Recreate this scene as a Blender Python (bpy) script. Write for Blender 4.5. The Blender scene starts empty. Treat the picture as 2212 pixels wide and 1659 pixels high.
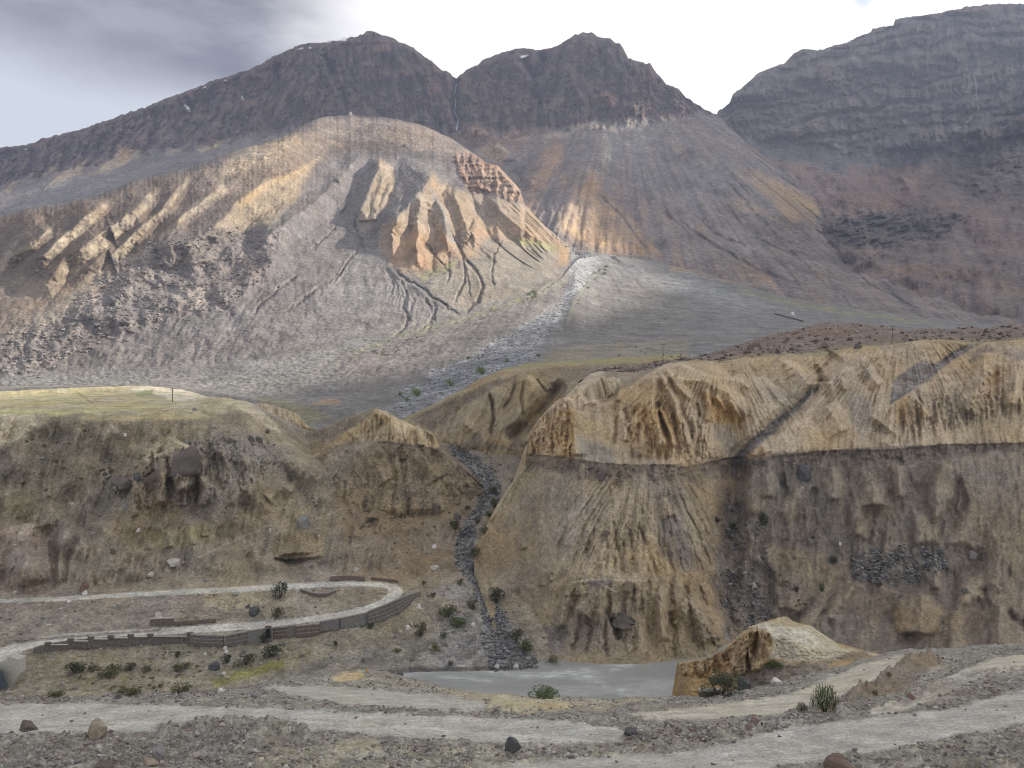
import bpy, math, random
import numpy as np
from mathutils import Vector

# ------------------------------------------------------------------ camera, sky, sun
SC = bpy.context.scene
COL = SC.collection
FPX, CX, CY, HOR = 1841.0, 1106.0, 829.5, 740.0
PITCH = math.atan((CY - HOR) / FPX)
CP, SP = math.cos(PITCH), math.sin(PITCH)
SUN_AZ, SUN_EL = math.radians(80), math.radians(25.5)      # azimuth measured from the view direction to the right
SUN_DIR = np.array([math.sin(SUN_AZ) * math.cos(SUN_EL), math.cos(SUN_AZ) * math.cos(SUN_EL), math.sin(SUN_EL)])

cam = bpy.data.cameras.new('camera')
cam.sensor_width = 36.0
cam.lens = 36.0 * FPX / 2212.0
cam.clip_start = 0.5
cam.clip_end = 40000.0
camo = bpy.data.objects.new('camera', cam)
COL.objects.link(camo)
camo.rotation_euler = (math.pi / 2 - PITCH, 0, 0)
SC.camera = camo

SC.view_settings.view_transform = 'Standard'
SC.view_settings.look = 'None'
SC.view_settings.exposure = 0.62
SC.view_settings.gamma = 1.0

sl = bpy.data.lights.new('sun', 'SUN')
sl.energy = 4.9
sl.angle = math.radians(0.55)
sl.color = (1.0, 0.92, 0.80)
so = bpy.data.objects.new('sun', sl)
COL.objects.link(so)
so.rotation_euler = Vector((-SUN_DIR[0], -SUN_DIR[1], -SUN_DIR[2])).to_track_quat('-Z', 'Y').to_euler()

world = bpy.data.worlds.new('World')
SC.world = world
world.use_nodes = True
nt = world.node_tree
nt.nodes.clear()


def N(t, kind, **kw):
    n = t.nodes.new(kind)
    for k, v in kw.items():
        if k == 'inp':
            for a, b in v.items():
                n.inputs[a].default_value = b
        else:
            setattr(n, k, v)
    return n


def MATH(t, op, a, b=None, c=None, clamp=False):
    n = t.nodes.new('ShaderNodeMath')
    n.operation = op
    n.use_clamp = clamp
    for i, v in enumerate((a, b, c)):
        if v is None:
            continue
        if isinstance(v, (int, float)):
            n.inputs[i].default_value = v
        else:
            t.links.new(v, n.inputs[i])
    return n.outputs[0]


def RANGE(t, v, a, b, c=0.0, d=1.0, smooth=True):
    n = t.nodes.new('ShaderNodeMapRange')
    n.interpolation_type = 'SMOOTHSTEP' if smooth else 'LINEAR'
    t.links.new(v, n.inputs[0])
    for i, x in enumerate((a, b, c, d)):
        n.inputs[i + 1].default_value = x
    return n.outputs[0]


def MIXC(t, f, a, b, blend='MIX'):
    n = t.nodes.new('ShaderNodeMix')
    n.data_type = 'RGBA'
    n.blend_type = blend
    for i, v in ((0, f), (6, a), (7, b)):
        if isinstance(v, (int, float)):
            n.inputs[i].default_value = v
        elif isinstance(v, tuple):
            n.inputs[i].default_value = v if len(v) == 4 else v + (1.0,)
        else:
            t.links.new(v, n.inputs[i])
    return n.outputs[2]


def build_world():
    t = nt
    L = t.links.new
    out = N(t, 'ShaderNodeOutputWorld')
    sky = N(t, 'ShaderNodeTexSky', sky_type='NISHITA', sun_disc=False)
    sky.sun_elevation = SUN_EL
    sky.sun_rotation = SUN_AZ
    sky.altitude = 3800.0
    bg0 = N(t, 'ShaderNodeBackground', inp={'Strength': 0.15})
    L(sky.outputs[0], bg0.inputs[0])
    tc = N(t, 'ShaderNodeTexCoord')
    sx = N(t, 'ShaderNodeSeparateXYZ')
    L(tc.outputs['Generated'], sx.inputs[0])
    x, y, z = sx.outputs
    az = MATH(t, 'ARCTAN2', x, y)
    el = MATH(t, 'ARCSINE', z)
    nz = N(t, 'ShaderNodeTexNoise', inp={'Scale': 3.0, 'Detail': 7.0, 'Roughness': 0.55})
    mp = N(t, 'ShaderNodeMapping')
    mp.inputs['Scale'].default_value = (1.0, 1.0, 2.6)
    L(tc.outputs['Generated'], mp.inputs[0])
    L(mp.outputs[0], nz.inputs['Vector'])
    w = MATH(t, 'SUBTRACT', nz.outputs['Fac'], 0.5)
    nz2 = N(t, 'ShaderNodeTexNoise', inp={'Scale': 9.0, 'Detail': 6.0, 'Roughness': 0.6})
    L(mp.outputs[0], nz2.inputs['Vector'])
    w2 = MATH(t, 'SUBTRACT', nz2.outputs['Fac'], 0.5)
    azw = MATH(t, 'MULTIPLY_ADD', w, 0.26, MATH(t, 'MULTIPLY_ADD', w2, 0.05, az))
    elw = MATH(t, 'MULTIPLY_ADD', w, 0.07, MATH(t, 'MULTIPLY_ADD', w2, 0.03, el))
    # dark rain cloud low in the north-west; its lower rim dips to the right
    rim = MATH(t, 'MULTIPLY_ADD', azw, -0.1875, 0.172)          # elevation of the rim as a function of azimuth
    d = MATH(t, 'SUBTRACT', elw, rim)
    m_low = RANGE(t, d, -0.012, 0.055)
    m_right = RANGE(t, azw, -0.03, -0.33)
    dark = MATH(t, 'MULTIPLY', m_low, m_right)
    tone = RANGE(t, MATH(t, 'ADD', w, MATH(t, 'MULTIPLY', w2, 0.8)), -0.20, 0.20)
    ccol = MIXC(t, tone, (0.090, 0.090, 0.107), (0.225, 0.225, 0.25))
    # paler blue-grey veil under the cloud, bright overcast elsewhere
    veil = RANGE(t, azw, -0.16, -0.42)
    back = RANGE(t, y, 0.25, -0.35)
    bright = MIXC(t, veil, (1.02, 0.99, 0.96), (0.44, 0.465, 0.50))
    bright = MIXC(t, back, bright, (0.66, 0.665, 0.67))
    ccol = MIXC(t, dark, bright, ccol)
    bg1 = N(t, 'ShaderNodeBackground', inp={'Strength': 1.0})
    L(ccol, bg1.inputs[0])
    # one small blue break in the overcast, high to the right, and more of them behind
    h1 = MATH(t, 'SUBTRACT', az, 0.383)
    h2 = MATH(t, 'SUBTRACT', el, 0.354)
    r = MATH(t, 'SQRT', MATH(t, 'ADD', MATH(t, 'MULTIPLY', h1, h1), MATH(t, 'MULTIPLY', h2, h2)))
    hole = RANGE(t, MATH(t, 'MULTIPLY_ADD', w2, 0.03, r), 0.020, 0.004)
    hole = MATH(t, 'MULTIPLY', hole, 0.55)
    gaps = MATH(t, 'MULTIPLY', RANGE(t, w, 0.02, 0.12), back)
    k = MATH(t, 'SUBTRACT', 1.0, MATH(t, 'MAXIMUM', hole, MATH(t, 'MULTIPLY', gaps, 0.7)))
    mx = N(t, 'ShaderNodeMixShader')
    L(k, mx.inputs[0])
    L(bg0.outputs[0], mx.inputs[1])
    L(bg1.outputs[0], mx.inputs[2])
    L(mx.outputs[0], out.inputs[0])


build_world()

# ------------------------------------------------------------------ noise


def _hash(ix, iy, seed):
    h = (ix.astype(np.uint32) * np.uint32(374761393)) ^ (iy.astype(np.uint32) * np.uint32(668265263)) ^ np.uint32((seed * 2246822519 + 3266489917) & 0xFFFFFFFF)
    h = (h ^ (h >> np.uint32(13))) * np.uint32(1274126177)
    h = (h ^ (h >> np.uint32(15))) * np.uint32(2246822519)
    return h ^ (h >> np.uint32(16))


_A = np.arange(256) * (2 * np.pi / 256)
_GX, _GY = np.cos(_A).astype(np.float32), np.sin(_A).astype(np.float32)


def gn(x, y, seed=0):
    """gradient noise, about -0.7..0.7"""
    x = np.asarray(x, np.float32)
    y = np.asarray(y, np.float32)
    fx, fy = np.floor(x), np.floor(y)
    ix, iy = fx.astype(np.int32), fy.astype(np.int32)
    u, v = x - fx, y - fy
    su, sv = u * u * u * (u * (u * 6 - 15) + 10), v * v * v * (v * (v * 6 - 15) + 10)

    def g(dx, dy):
        k = (_hash(ix + dx, iy + dy, seed) & np.uint32(255)).astype(np.int32)
        return _GX[k] * (u - dx) + _GY[k] * (v - dy)
    a, b, c, d = g(0, 0), g(1, 0), g(0, 1), g(1, 1)
    a = a + su * (b - a)
    c = c + su * (d - c)
    return a + sv * (c - a)


def fbm(x, y, o=4, seed=0, gain=0.5, lac=2.03):
    s, a, n = 0.0, 1.0, 0.0
    for i in range(o):
        s = s + a * gn(x, y, seed + i * 17)
        n += a
        a *= gain
        x = x * lac + 13.7
        y = y * lac - 7.1
    return s / n * 1.6


def ridged(x, y, o=4, seed=0, gain=0.55, lac=2.1):
    """0..1, sharp crests at 1"""
    s, a, n, w = 0.0, 1.0, 0.0, 1.0
    for i in range(o):
        r = 1.0 - np.abs(gn(x, y, seed + i * 17)) * 1.7
        r = np.clip(r, 0, 1) ** 1.6
        s = s + a * r * w
        w = np.clip(r * 1.6, 0, 1)
        n += a
        a *= gain
        x = x * lac + 5.3
        y = y * lac + 9.9
    return s / n


def cell(x, y, seed=0):
    """worley: distance to the nearest point and that cell's random value"""
    fx, fy = np.floor(x), np.floor(y)
    best = np.full(x.shape, 9.0, np.float32)
    val = np.zeros(x.shape, np.float32)
    for dx in (-1, 0, 1):
        for dy in (-1, 0, 1):
            cx, cy = fx + dx, fy + dy
            h = _hash(cx.astype(np.int32), cy.astype(np.int32), seed)
            qx = cx + (h & np.uint32(1023)) / 1023.0
            qy = cy + ((h >> np.uint32(10)) & np.uint32(1023)) / 1023.0
            dd = (qx - x) ** 2 + (qy - y) ** 2
            m = dd < best
            best = np.where(m, dd, best).astype(np.float32)
            val = np.where(m, ((h >> np.uint32(20)) & np.uint32(1023)) / 1023.0, val).astype(np.float32)
    return np.sqrt(best), val


def sstep(a, b, x):
    t = np.clip((x - a) / (b - a), 0, 1)
    return t * t * (3 - 2 * t)


def gauss(a, s, axis):
    if s <= 0:
        return a
    r = int(max(1, round(s * 2.5)))
    k = np.exp(-0.5 * (np.arange(-r, r + 1) / s) ** 2)
    k /= k.sum()
    pad = [(0, 0)] * a.ndim
    pad[axis] = (r, r)
    # odd reflection keeps the ends where they are
    b = np.pad(a, pad, mode='reflect', reflect_type='odd')
    o = np.zeros_like(a)
    for i, w in enumerate(k):
        sl_ = [slice(None)] * a.ndim
        sl_[axis] = slice(i, i + a.shape[axis])
        o += w * b[tuple(sl_)]
    return o


# ------------------------------------------------------------------ sight lines: where a sight line of the survey meets the ground at a known distance
VIEW = {1: (0, 0, .336), 2: (734.4, 0, .336), 3: (1468.8, 0, .336), 4: (0, 483.8, .336), 5: (734.4, 483.8, .336),
        6: (1468.8, 483.8, .336), 7: (0, 864, .336), 8: (734.4, 864, .336), 9: (1468.8, 864, .336),
        10: (0, 1209.6, .2734), 11: (518.4, 1209.6, .2734), 12: (1062.7, 1209.6, .2734), 13: (1607, 1209.6, .2734),
        14: (1123, 760.3, .168), 15: (259, 881, .168), 16: (1607, 674, .168)}


def V(k, *pts):
    ox, oy, s = VIEW[k]
    return [(ox + a * s, oy + b * s) for a, b in pts]


def unproject(px, py, d):
    xc = (np.asarray(px) - CX) / FPX
    zc = -(np.asarray(py) - CY) / FPX
    ry = CP + zc * SP
    rz = -SP + zc * CP
    return xc * d / ry, d, rz * d / ry


def d_for_z(py, z):
    zc = -(np.asarray(py, float) - CY) / FPX
    return z * (CP + zc * SP) / (-SP + zc * CP)


class Sheet:
    def __init__(s, x0, x1, lines, rows, step=2.0, smooth=(6, 3), seed=0):
        a, b = max(x0, -70), min(x1, 2282)
        cols = list(np.arange(a, b + 0.01, step))
        g, x = step, a
        left = []
        while x > x0:
            g = min(g * 1.12, 26)
            x -= g
            left.append(max(x, x0))
        g, x = step, cols[-1]
        right = []
        while x < x1:
            g = min(g * 1.12, 26)
            x += g
            right.append(min(x, x1))
        cols = np.array(left[::-1] + cols + right)
        C = len(cols)
        PYl, Dl = [], []
        for ln in lines:
            jit = None
            zmode = False
            pts = ln
            if isinstance(ln, dict):
                pts, jit, zmode = ln['p'], ln.get('jit'), ln.get('z', False)
            p = np.array(pts, float)
            py = np.interp(cols, p[:, 0], p[:, 1])
            dv = np.interp(cols, p[:, 0], p[:, 2])
            if jit is None:
                py = gauss(py, smooth[0] * .6, 0)
            dv = gauss(dv, smooth[0] * 1.5, 0)
            if zmode:
                dv = d_for_z(py, dv)
            if jit:
                for amp, sc in jit:
                    py = py + amp * 1.4 * gn(cols / sc, np.full(C, 3.3 + sc), seed + 5)
            PYl.append(py)
            Dl.append(dv)
        PY, D, RW = [], [], []
        for i in range(len(lines) - 1):
            n = rows[i]
            e = 1 if i == len(lines) - 2 else 0
            t = (np.arange(n + e) / n)[:, None]
            PY.append(PYl[i] * (1 - t) + PYl[i + 1] * t)
            D.append(Dl[i] * (1 - t) + Dl[i + 1] * t)
            RW.append(i + t[:, 0])
        s.PY = np.concatenate(PY).astype(np.float64)
        s.D = gauss(np.concatenate(D), smooth[1], 0).astype(np.float64)
        s.rw = np.concatenate(RW)[:, None] * np.ones((1, C))
        s.PX = np.ones_like(s.PY) * cols[None, :]
        s.R, s.C = s.PY.shape
        s.col = np.zeros((s.R, s.C, 3), np.float32)
        s.rock = np.zeros((s.R, s.C), np.float32)
        s.dz = np.zeros((s.R, s.C), np.float32)
        s.seed = seed
        s.nx = (fbm(s.PX / 34, s.PY / 34, 4, seed + 101) + .45 * fbm(s.PX / 9, s.PY / 9, 3, seed + 103)).astype(np.float32)
        s.ny = (fbm(s.PX / 34, s.PY / 34, 4, seed + 202) + .45 * fbm(s.PX / 9, s.PY / 9, 3, seed + 203)).astype(np.float32)
        s.masks = {}

    # --- distances
    def _box(s, poly, m):
        p = np.array(poly)
        return np.nonzero(((s.PX > p[:, 0].min() - m) & (s.PX < p[:, 0].max() + m) & (s.PY > p[:, 1].min() - m) & (s.PY < p[:, 1].max() + m)).ravel())[0]

    def _pd(s, poly, m, warp=0.0):
        idx = s._box(poly, m + warp)
        x = s.PX.ravel()[idx] + warp * s.nx.ravel()[idx]
        y = s.PY.ravel()[idx] + warp * s.ny.ravel()[idx]
        p = np.array(poly, float)
        seg = np.hypot(*(p[1:] - p[:-1]).T)
        cum = np.concatenate([[0], np.cumsum(seg)])
        best = np.full(idx.shape, 1e9)
        tt = np.zeros(idx.shape)
        sd = np.zeros(idx.shape)
        for i in range(len(p) - 1):
            e = p[i + 1] - p[i]
            l2 = max((e ** 2).sum(), 1e-9)
            u = np.clip(((x - p[i, 0]) * e[0] + (y - p[i, 1]) * e[1]) / l2, 0, 1)
            dx, dy = x - (p[i, 0] + u * e[0]), y - (p[i, 1] + u * e[1])
            dd = np.hypot(dx, dy)
            k = dd < best
            best = np.where(k, dd, best)
            tt = np.where(k, (cum[i] + u * seg[i]) / cum[-1], tt)
            nx_ = -e[1] if -e[1] >= 0 else e[1]
            ny_ = e[0] if -e[1] >= 0 else -e[0]
            sd = np.where(k, dx * nx_ + dy * ny_, sd)
        return idx, best, tt, sd

    def ridge(s, poly, amp, wl, wr=None, grow=1.0, taper=(.15, .15), pw=1.0, warp=5.0, rock=None):
        """raise (amp > 0) or cut (amp < 0) along a line, in metres towards the viewer; wl, wr widths on the two sides"""
        wr = wl if wr is None else wr
        g = max(1.0, grow)
        idx, dd, t, sd = s._pd(poly, max(wl, wr) * g + 2, warp)
        w = np.where(sd < 0, wl, wr) * (1 + (grow - 1) * t)
        f = np.clip(1 - dd / w, 0, 1)
        f = np.where(f > 0, f, 0) ** pw
        f = f * f * (2 - f) if pw < 1 else f
        tp = sstep(0, max(taper[0], 1e-3), t) * (1 - sstep(1 - max(taper[1], 1e-3), 1, t)) if taper else 1.0
        if taper:
            tp = np.where(t <= 0, 0, np.where(t >= 1, 0, tp))
        s.D.ravel()[idx] -= amp * f * tp

    def gully(s, poly, amp, w, color=None, **kw):
        s.ridge(poly, -amp, w, pw=kw.pop('pw', 1.0), **kw)
        if color is not None:
            s.stroke(poly, w * .55, color, .8)

    @staticmethod
    def widen(poly):
        """ground that runs past the surveyed width goes on to both sides"""
        for lim, sg in ((-8.0, -1), (2216.0, 1)):
            out = [(x - lim) * sg > 0 for x, y in poly]
            if not any(out) or all(out):
                continue
            k = next(i for i in range(len(poly)) if not out[i])
            poly, out = poly[k:] + poly[:k], out[k:] + out[:k]
            q = []
            for i, (x, y) in enumerate(poly):
                if not out[i]:
                    q.append((x, y))
                    continue
                first, last = not out[i - 1], i + 1 == len(poly) or not out[i + 1]
                if first:
                    q.append((x, y))
                q.append((x + 650 * sg, y))
                if last:
                    q.append((x, y))
            poly = q
        return poly

    def poly_mask(s, poly, soft=6, warp=6.0):
        poly = s.widen([tuple(a) for a in poly])
        idx = s._box(poly, soft + warp * 1.5)
        x = s.PX.ravel()[idx] + warp * s.nx.ravel()[idx]
        y = s.PY.ravel()[idx] + warp * s.ny.ravel()[idx]
        p = np.array(poly, float)
        q = np.roll(p, -1, 0)
        ins = np.zeros(idx.shape, bool)
        best = np.full(idx.shape, 1e9)
        for a, b in zip(p, q):
            e = b - a
            l2 = max((e ** 2).sum(), 1e-9)
            u = np.clip(((x - a[0]) * e[0] + (y - a[1]) * e[1]) / l2, 0, 1)
            best = np.minimum(best, np.hypot(x - a[0] - u * e[0], y - a[1] - u * e[1]))
            c = ((a[1] > y) != (b[1] > y)) & (x < e[0] * (y - a[1]) / (e[1] if e[1] else 1e-9) + a[0])
            ins ^= c
        sd = np.where(ins, best, -best)
        return idx, sstep(-soft, soft, sd)

    def mask(s, poly, soft=6, warp=6.0):
        m = np.zeros(s.R * s.C, np.float32)
        idx, f = s.poly_mask(poly, soft, warp)
        m[idx] = f
        return m.reshape(s.R, s.C)

    def _mix(s, idx, f, color, rock):
        c = s.col.reshape(-1, 3)
        c[idx] += (np.array(color, np.float32) - c[idx]) * f[:, None]
        if rock is not None:
            r = s.rock.ravel()
            r[idx] += (rock - r[idx]) * f

    def paint(s, poly, color, soft=6, warp=8.0, a=1.0, rock=None, streak=None):
        idx, f = s.poly_mask(poly, soft, warp)
        f = f * a
        if streak:
            f = f * np.clip(0.55 + 1.1 * fbm(s.PX.ravel()[idx] / streak[0], s.PY.ravel()[idx] / streak[1], 3, s.seed + 77), 0, 1)
        s._mix(idx, f, color, rock)

    def stroke(s, poly, w, color, a=1.0, soft=None, warp=4.0, rock=None):
        soft = w * .5 if soft is None else soft
        idx, dd, t, sd = s._pd(poly, w + soft, warp)
        s._mix(idx, (1 - sstep(w - soft, w + soft, dd)) * a, color, rock)

    def line_mask(s, poly, w, soft=1.5, warp=0.0):
        m = np.zeros(s.R * s.C, np.float32)
        idx, dd, t, sd = s._pd(poly, w + soft, warp)
        m[idx] = 1 - sstep(w - soft, w + soft, dd)
        return m.reshape(s.R, s.C)

    def tint(s, f, color, rock=None):
        s.col += (np.array(color, np.float32) - s.col) * f[..., None]
        if rock is not None:
            s.rock += (rock - s.rock) * f

    def rills(s, apex, a0, a1, r0, r1, freq, amp, seed=0, soft=.12, color=None, ca=.5):
        """erosion channels that fan out downhill from an apex (angles in degrees, 90 = straight down)"""
        dx, dy = s.PX - apex[0], s.PY - apex[1]
        r = np.hypot(dx, dy)
        th = np.degrees(np.arctan2(dy, dx))
        e = sstep(a0, a0 + (a1 - a0) * soft, th) * (1 - sstep(a1 - (a1 - a0) * soft, a1, th))
        e = e * sstep(r0, r0 + (r1 - r0) * .2, r) * (1 - sstep(r1 - (r1 - r0) * .2, r1, r))
        q = th / 360 * freq + 0.25 * s.nx
        n = np.abs(gn(q, r / 300.0 + 0.2 * s.ny, seed + 900)) * 1.8
        n2 = np.abs(gn(q * 2.3, r / 160.0, seed + 901)) * 1.8
        ch = (1 - np.clip(n, 0, 1)) ** 2 * .7 + (1 - np.clip(n2, 0, 1)) ** 2 * .3
        s.D += amp * e * (ch - .35)
        if color is not None:
            s.tint(np.clip(ch * 1.3 - .45, 0, 1) * e * ca, color)

    def erode(s, spec, m=None, seed=0, dark=None, da=.5, light=None, la=.3, rough=0.0):
        """running water: trace where it would gather on this slope and cut its channels there.
        spec: (grid factor, channel depth in metres, blur in grid steps)"""
        m = np.ones((s.R, s.C), np.float32) if m is None else m
        tot = np.zeros((s.R, s.C))
        for lv, (f, depth, blur) in enumerate(spec):
            r_, c_ = np.arange(0, s.R, f), np.arange(0, s.C, f)
            D = s.D[np.ix_(r_, c_)]
            PX, PY = s.PX[np.ix_(r_, c_)], s.PY[np.ix_(r_, c_)]
            mm = m[np.ix_(r_, c_)]
            D = D - rough * f * fbm(PX / (9.0 * f), PY / (9.0 * f), 3, seed + 31 * lv)
            x, y, z = unproject(PX, PY, D)
            z = z + s.dz[np.ix_(r_, c_)]
            # fill small pits a little so that channels run on
            R, C = z.shape
            best = np.zeros((R, C))
            rec = np.arange(R * C).reshape(R, C)
            idx = rec.copy()
            for dr in (-1, 0, 1):
                for dc in (-1, 0, 1):
                    if dr == 0 and dc == 0:
                        continue
                    a0, a1 = max(0, -dr), R - max(0, dr)
                    b0, b1 = max(0, -dc), C - max(0, dc)
                    A = (slice(a0, a1), slice(b0, b1))
                    B = (slice(a0 + dr, a1 + dr), slice(b0 + dc, b1 + dc))
                    dist = np.sqrt((x[B] - x[A]) ** 2 + (y[B] - y[A]) ** 2) + 1e-3
                    sl_ = (z[A] - z[B]) / dist
                    k = sl_ > best[A]
                    best[A] = np.where(k, sl_, best[A])
                    rec[A] = np.where(k, idx[B], rec[A])
            acc = (np.ones(R * C) * (mm.ravel() > .02) + .01).tolist()
            rl = rec.ravel().tolist()
            for i in np.argsort(-z.ravel(), kind='stable').tolist():
                j = rl[i]
                if j != i:
                    acc[j] += acc[i]
            a = np.log(np.array(acc).reshape(R, C) + 1)
            a = np.clip((a - 1.2) / 4.2, 0, 1.15)
            a = gauss(gauss(a, blur, 0), blur, 1)
            if f > 1:
                rr = np.clip(np.arange(s.R) / f, 0, R - 1.001)
                cc = np.clip(np.arange(s.C) / f, 0, C - 1.001)
                ri, ci = rr.astype(int), cc.astype(int)
                fr, fc = (rr - ri)[:, None], (cc - ci)[None, :]
                a = (a[ri][:, ci] * (1 - fc) + a[ri][:, ci + 1] * fc) * (1 - fr) + (a[ri + 1][:, ci] * (1 - fc) + a[ri + 1][:, ci + 1] * fc) * fr
            mean = gauss(gauss(a, 9, 0), 9, 1)
            s.D += depth * m * (a - mean * .8)
            tot += (a - mean) / len(spec)
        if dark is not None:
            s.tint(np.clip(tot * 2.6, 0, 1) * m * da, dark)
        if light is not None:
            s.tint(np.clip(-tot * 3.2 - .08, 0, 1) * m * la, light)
        return tot

    def xyz(s):
        x, y, z = unproject(s.PX, s.PY, s.D)
        return x, y, z + s.dz

    def build(s, name, mat, parts=(), label=None):
        """link the sheet as mesh objects: each (name, mask) takes its faces, the rest keeps `name`"""
        x, y, z = s.xyz()
        co = np.stack([x, y, z], -1).reshape(-1, 3).astype(np.float32)
        R, C = s.R, s.C
        i = np.arange(R * C).reshape(R, C)
        quads = np.stack([i[:-1, :-1], i[:-1, 1:], i[1:, 1:], i[1:, :-1]], -1).reshape(-1, 4)
        owner = np.zeros(len(quads), int)
        for k, (pn, pm) in enumerate(parts):
            fm = (pm[:-1, :-1] + pm[:-1, 1:] + pm[1:, 1:] + pm[1:, :-1]).ravel() / 4
            owner[fm > 0.5] = k + 1
        objs = []
        for k, pn in enumerate([name] + [p[0] for p in parts]):
            q = quads[owner == k]
            if len(q):
                objs.append(raw_mesh(pn, co, q, mat, s.col.reshape(-1, 3), s.rock.ravel()))
                objs[-1]['kind'] = 'structure'
        return objs


def raw_mesh(name, co, quads, mat, col=None, rock=None, smooth=True):
    used = np.unique(quads)
    rm = np.zeros(len(co), np.int32)
    rm[used] = np.arange(len(used))
    q = rm[quads].astype(np.int32)
    me = bpy.data.meshes.new(name)
    n = quads.shape[1]
    me.vertices.add(len(used))
    me.vertices.foreach_set('co', co[used].ravel())
    me.loops.add(q.size)
    me.loops.foreach_set('vertex_index', q.ravel())
    me.polygons.add(len(q))
    me.polygons.foreach_set('loop_start', np.arange(0, q.size, n, dtype=np.int32))
    me.polygons.foreach_set('loop_total', np.full(len(q), n, np.int32))
    me.polygons.foreach_set('use_smooth', np.full(len(q), smooth, bool))
    me.update(calc_edges=True)
    if col is not None:
        a = me.attributes.new('soil', 'FLOAT_COLOR', 'POINT')
        a.data.foreach_set('color', np.concatenate([col[used], np.ones((len(used), 1))], 1).astype(np.float32).ravel())
    if rock is not None:
        a = me.attributes.new('rock', 'FLOAT', 'POINT')
        a.data.foreach_set('value', rock[used].astype(np.float32))
    me.materials.append(mat)
    o = bpy.data.objects.new(name, me)
    COL.objects.link(o)
    return o


# ------------------------------------------------------------------ materials
def soil_mat(name, g, bump=1.0, var=0.28, rough=0.95, spk=1.0):
    """earth and rock: the mineral colour of each spot times grain, stones and small relief of size g metres"""
    m = bpy.data.materials.new(name)
    m.use_nodes = True
    t = m.node_tree
    t.nodes.clear()
    L = t.links.new
    out = N(t, 'ShaderNodeOutputMaterial')
    b = N(t, 'ShaderNodeBsdfPrincipled', inp={'Roughness': rough})
    b.inputs['Specular IOR Level'].default_value = 0.12
    L(b.outputs[0], out.inputs[0])
    at = N(t, 'ShaderNodeAttribute', attribute_name='soil')
    rk = N(t, 'ShaderNodeAttribute', attribute_name='rock')
    tc = N(t, 'ShaderNodeTexCoord')
    P = tc.outputs['Object']
    n1 = N(t, 'ShaderNodeTexNoise', inp={'Scale': 0.16 / g, 'Detail': 4.0, 'Roughness': 0.60})
    n2 = N(t, 'ShaderNodeTexNoise', inp={'Scale': 1.1 / g, 'Detail': 1.5, 'Roughness': 0.6})
    v = N(t, 'ShaderNodeTexVoronoi', inp={'Scale': 0.75 / g, 'Randomness': 1.0})
    v2 = N(t, 'ShaderNodeTexVoronoi', inp={'Scale': 0.27 / g, 'Randomness': 1.0})
    for n in (n1, n2):
        L(P, n.inputs['Vector'])
    # jittered coordinates so the stones are not round cells
    j = N(t, 'ShaderNodeTexNoise', inp={'Scale': 1.3 / g, 'Detail': 2.0})
    L(P, j.inputs['Vector'])
    jm = N(t, 'ShaderNodeVectorMath', operation='MULTIPLY_ADD')
    L(j.outputs['Color'], jm.inputs[0])
    jm.inputs[1].default_value = (g * .9,) * 3
    L(P, jm.inputs[2])
    L(jm.outputs[0], v.inputs['Vector'])
    L(jm.outputs[0], v2.inputs['Vector'])
    sc = N(t, 'ShaderNodeSeparateColor')
    L(v.outputs['Color'], sc.inputs[0])
    sc2 = N(t, 'ShaderNodeSeparateColor')
    L(v2.outputs['Color'], sc2.inputs[0])
    f1 = RANGE(t, n1.outputs['Fac'], 0.3, 0.7, 1 - var, 1 + var, False)
    f2 = RANGE(t, n2.outputs['Fac'], 0.3, 0.7, 1 - var * .75, 1 + var * .75, False)
    st = MATH(t, 'MULTIPLY', RANGE(t, sc.outputs[0], 0, 1, 0.55, 1.5, False), RANGE(t, sc2.outputs[1], 0, 1, .75, 1.3, False))
    rkf = MATH(t, 'MULTIPLY', rk.outputs['Fac'], 0.75 * spk, clamp=True)
    fs = MATH(t, 'ADD', MATH(t, 'MULTIPLY', MATH(t, 'SUBTRACT', st, 1.0), rkf), 1.0)
    n4 = N(t, 'ShaderNodeTexNoise', inp={'Scale': 2.1 / g, 'Detail': 1.0, 'Roughness': 0.5})
    L(P, n4.inputs['Vector'])
    f4 = RANGE(t, n4.outputs['Fac'], 0.3, 0.7, 1 - var * .7, 1 + var * .7, False)
    f = MATH(t, 'MULTIPLY', MATH(t, 'MULTIPLY', MATH(t, 'MULTIPLY', f1, f2), f4), fs)
    cb = N(t, 'ShaderNodeVectorMath', operation='SCALE')
    L(at.outputs['Color'], cb.inputs[0])
    L(f, cb.inputs['Scale'])
    # a little hue drift between warm and grey
    hs = N(t, 'ShaderNodeHueSaturation')
    L(cb.outputs[0], hs.inputs['Color'])
    n3 = N(t, 'ShaderNodeTexNoise', inp={'Scale': 0.05 / g, 'Detail': 6.0})
    L(P, n3.inputs['Vector'])
    L(RANGE(t, n3.outputs['Fac'], .3, .7, .75, 1.25, False), hs.inputs['Saturation'])
    L(hs.outputs[0], b.inputs['Base Color'])
    hgt = MATH(t, 'ADD', MATH(t, 'MULTIPLY', n2.outputs['Fac'], 0.5),
               MATH(t, 'ADD', MATH(t, 'MULTIPLY', n1.outputs['Fac'], 0.9),
                    MATH(t, 'MULTIPLY', MATH(t, 'MULTIPLY_ADD', v.outputs['Distance'], -0.9, MATH(t, 'MULTIPLY', v2.outputs['Distance'], -1.2)), MATH(t, 'MULTIPLY_ADD', rk.outputs['Fac'], .9, .12))))
    bp = N(t, 'ShaderNodeBump', inp={'Strength': 0.9, 'Distance': g * bump})
    L(hgt, bp.inputs['Height'])
    L(bp.outputs[0], b.inputs['Normal'])
    return m


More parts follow.
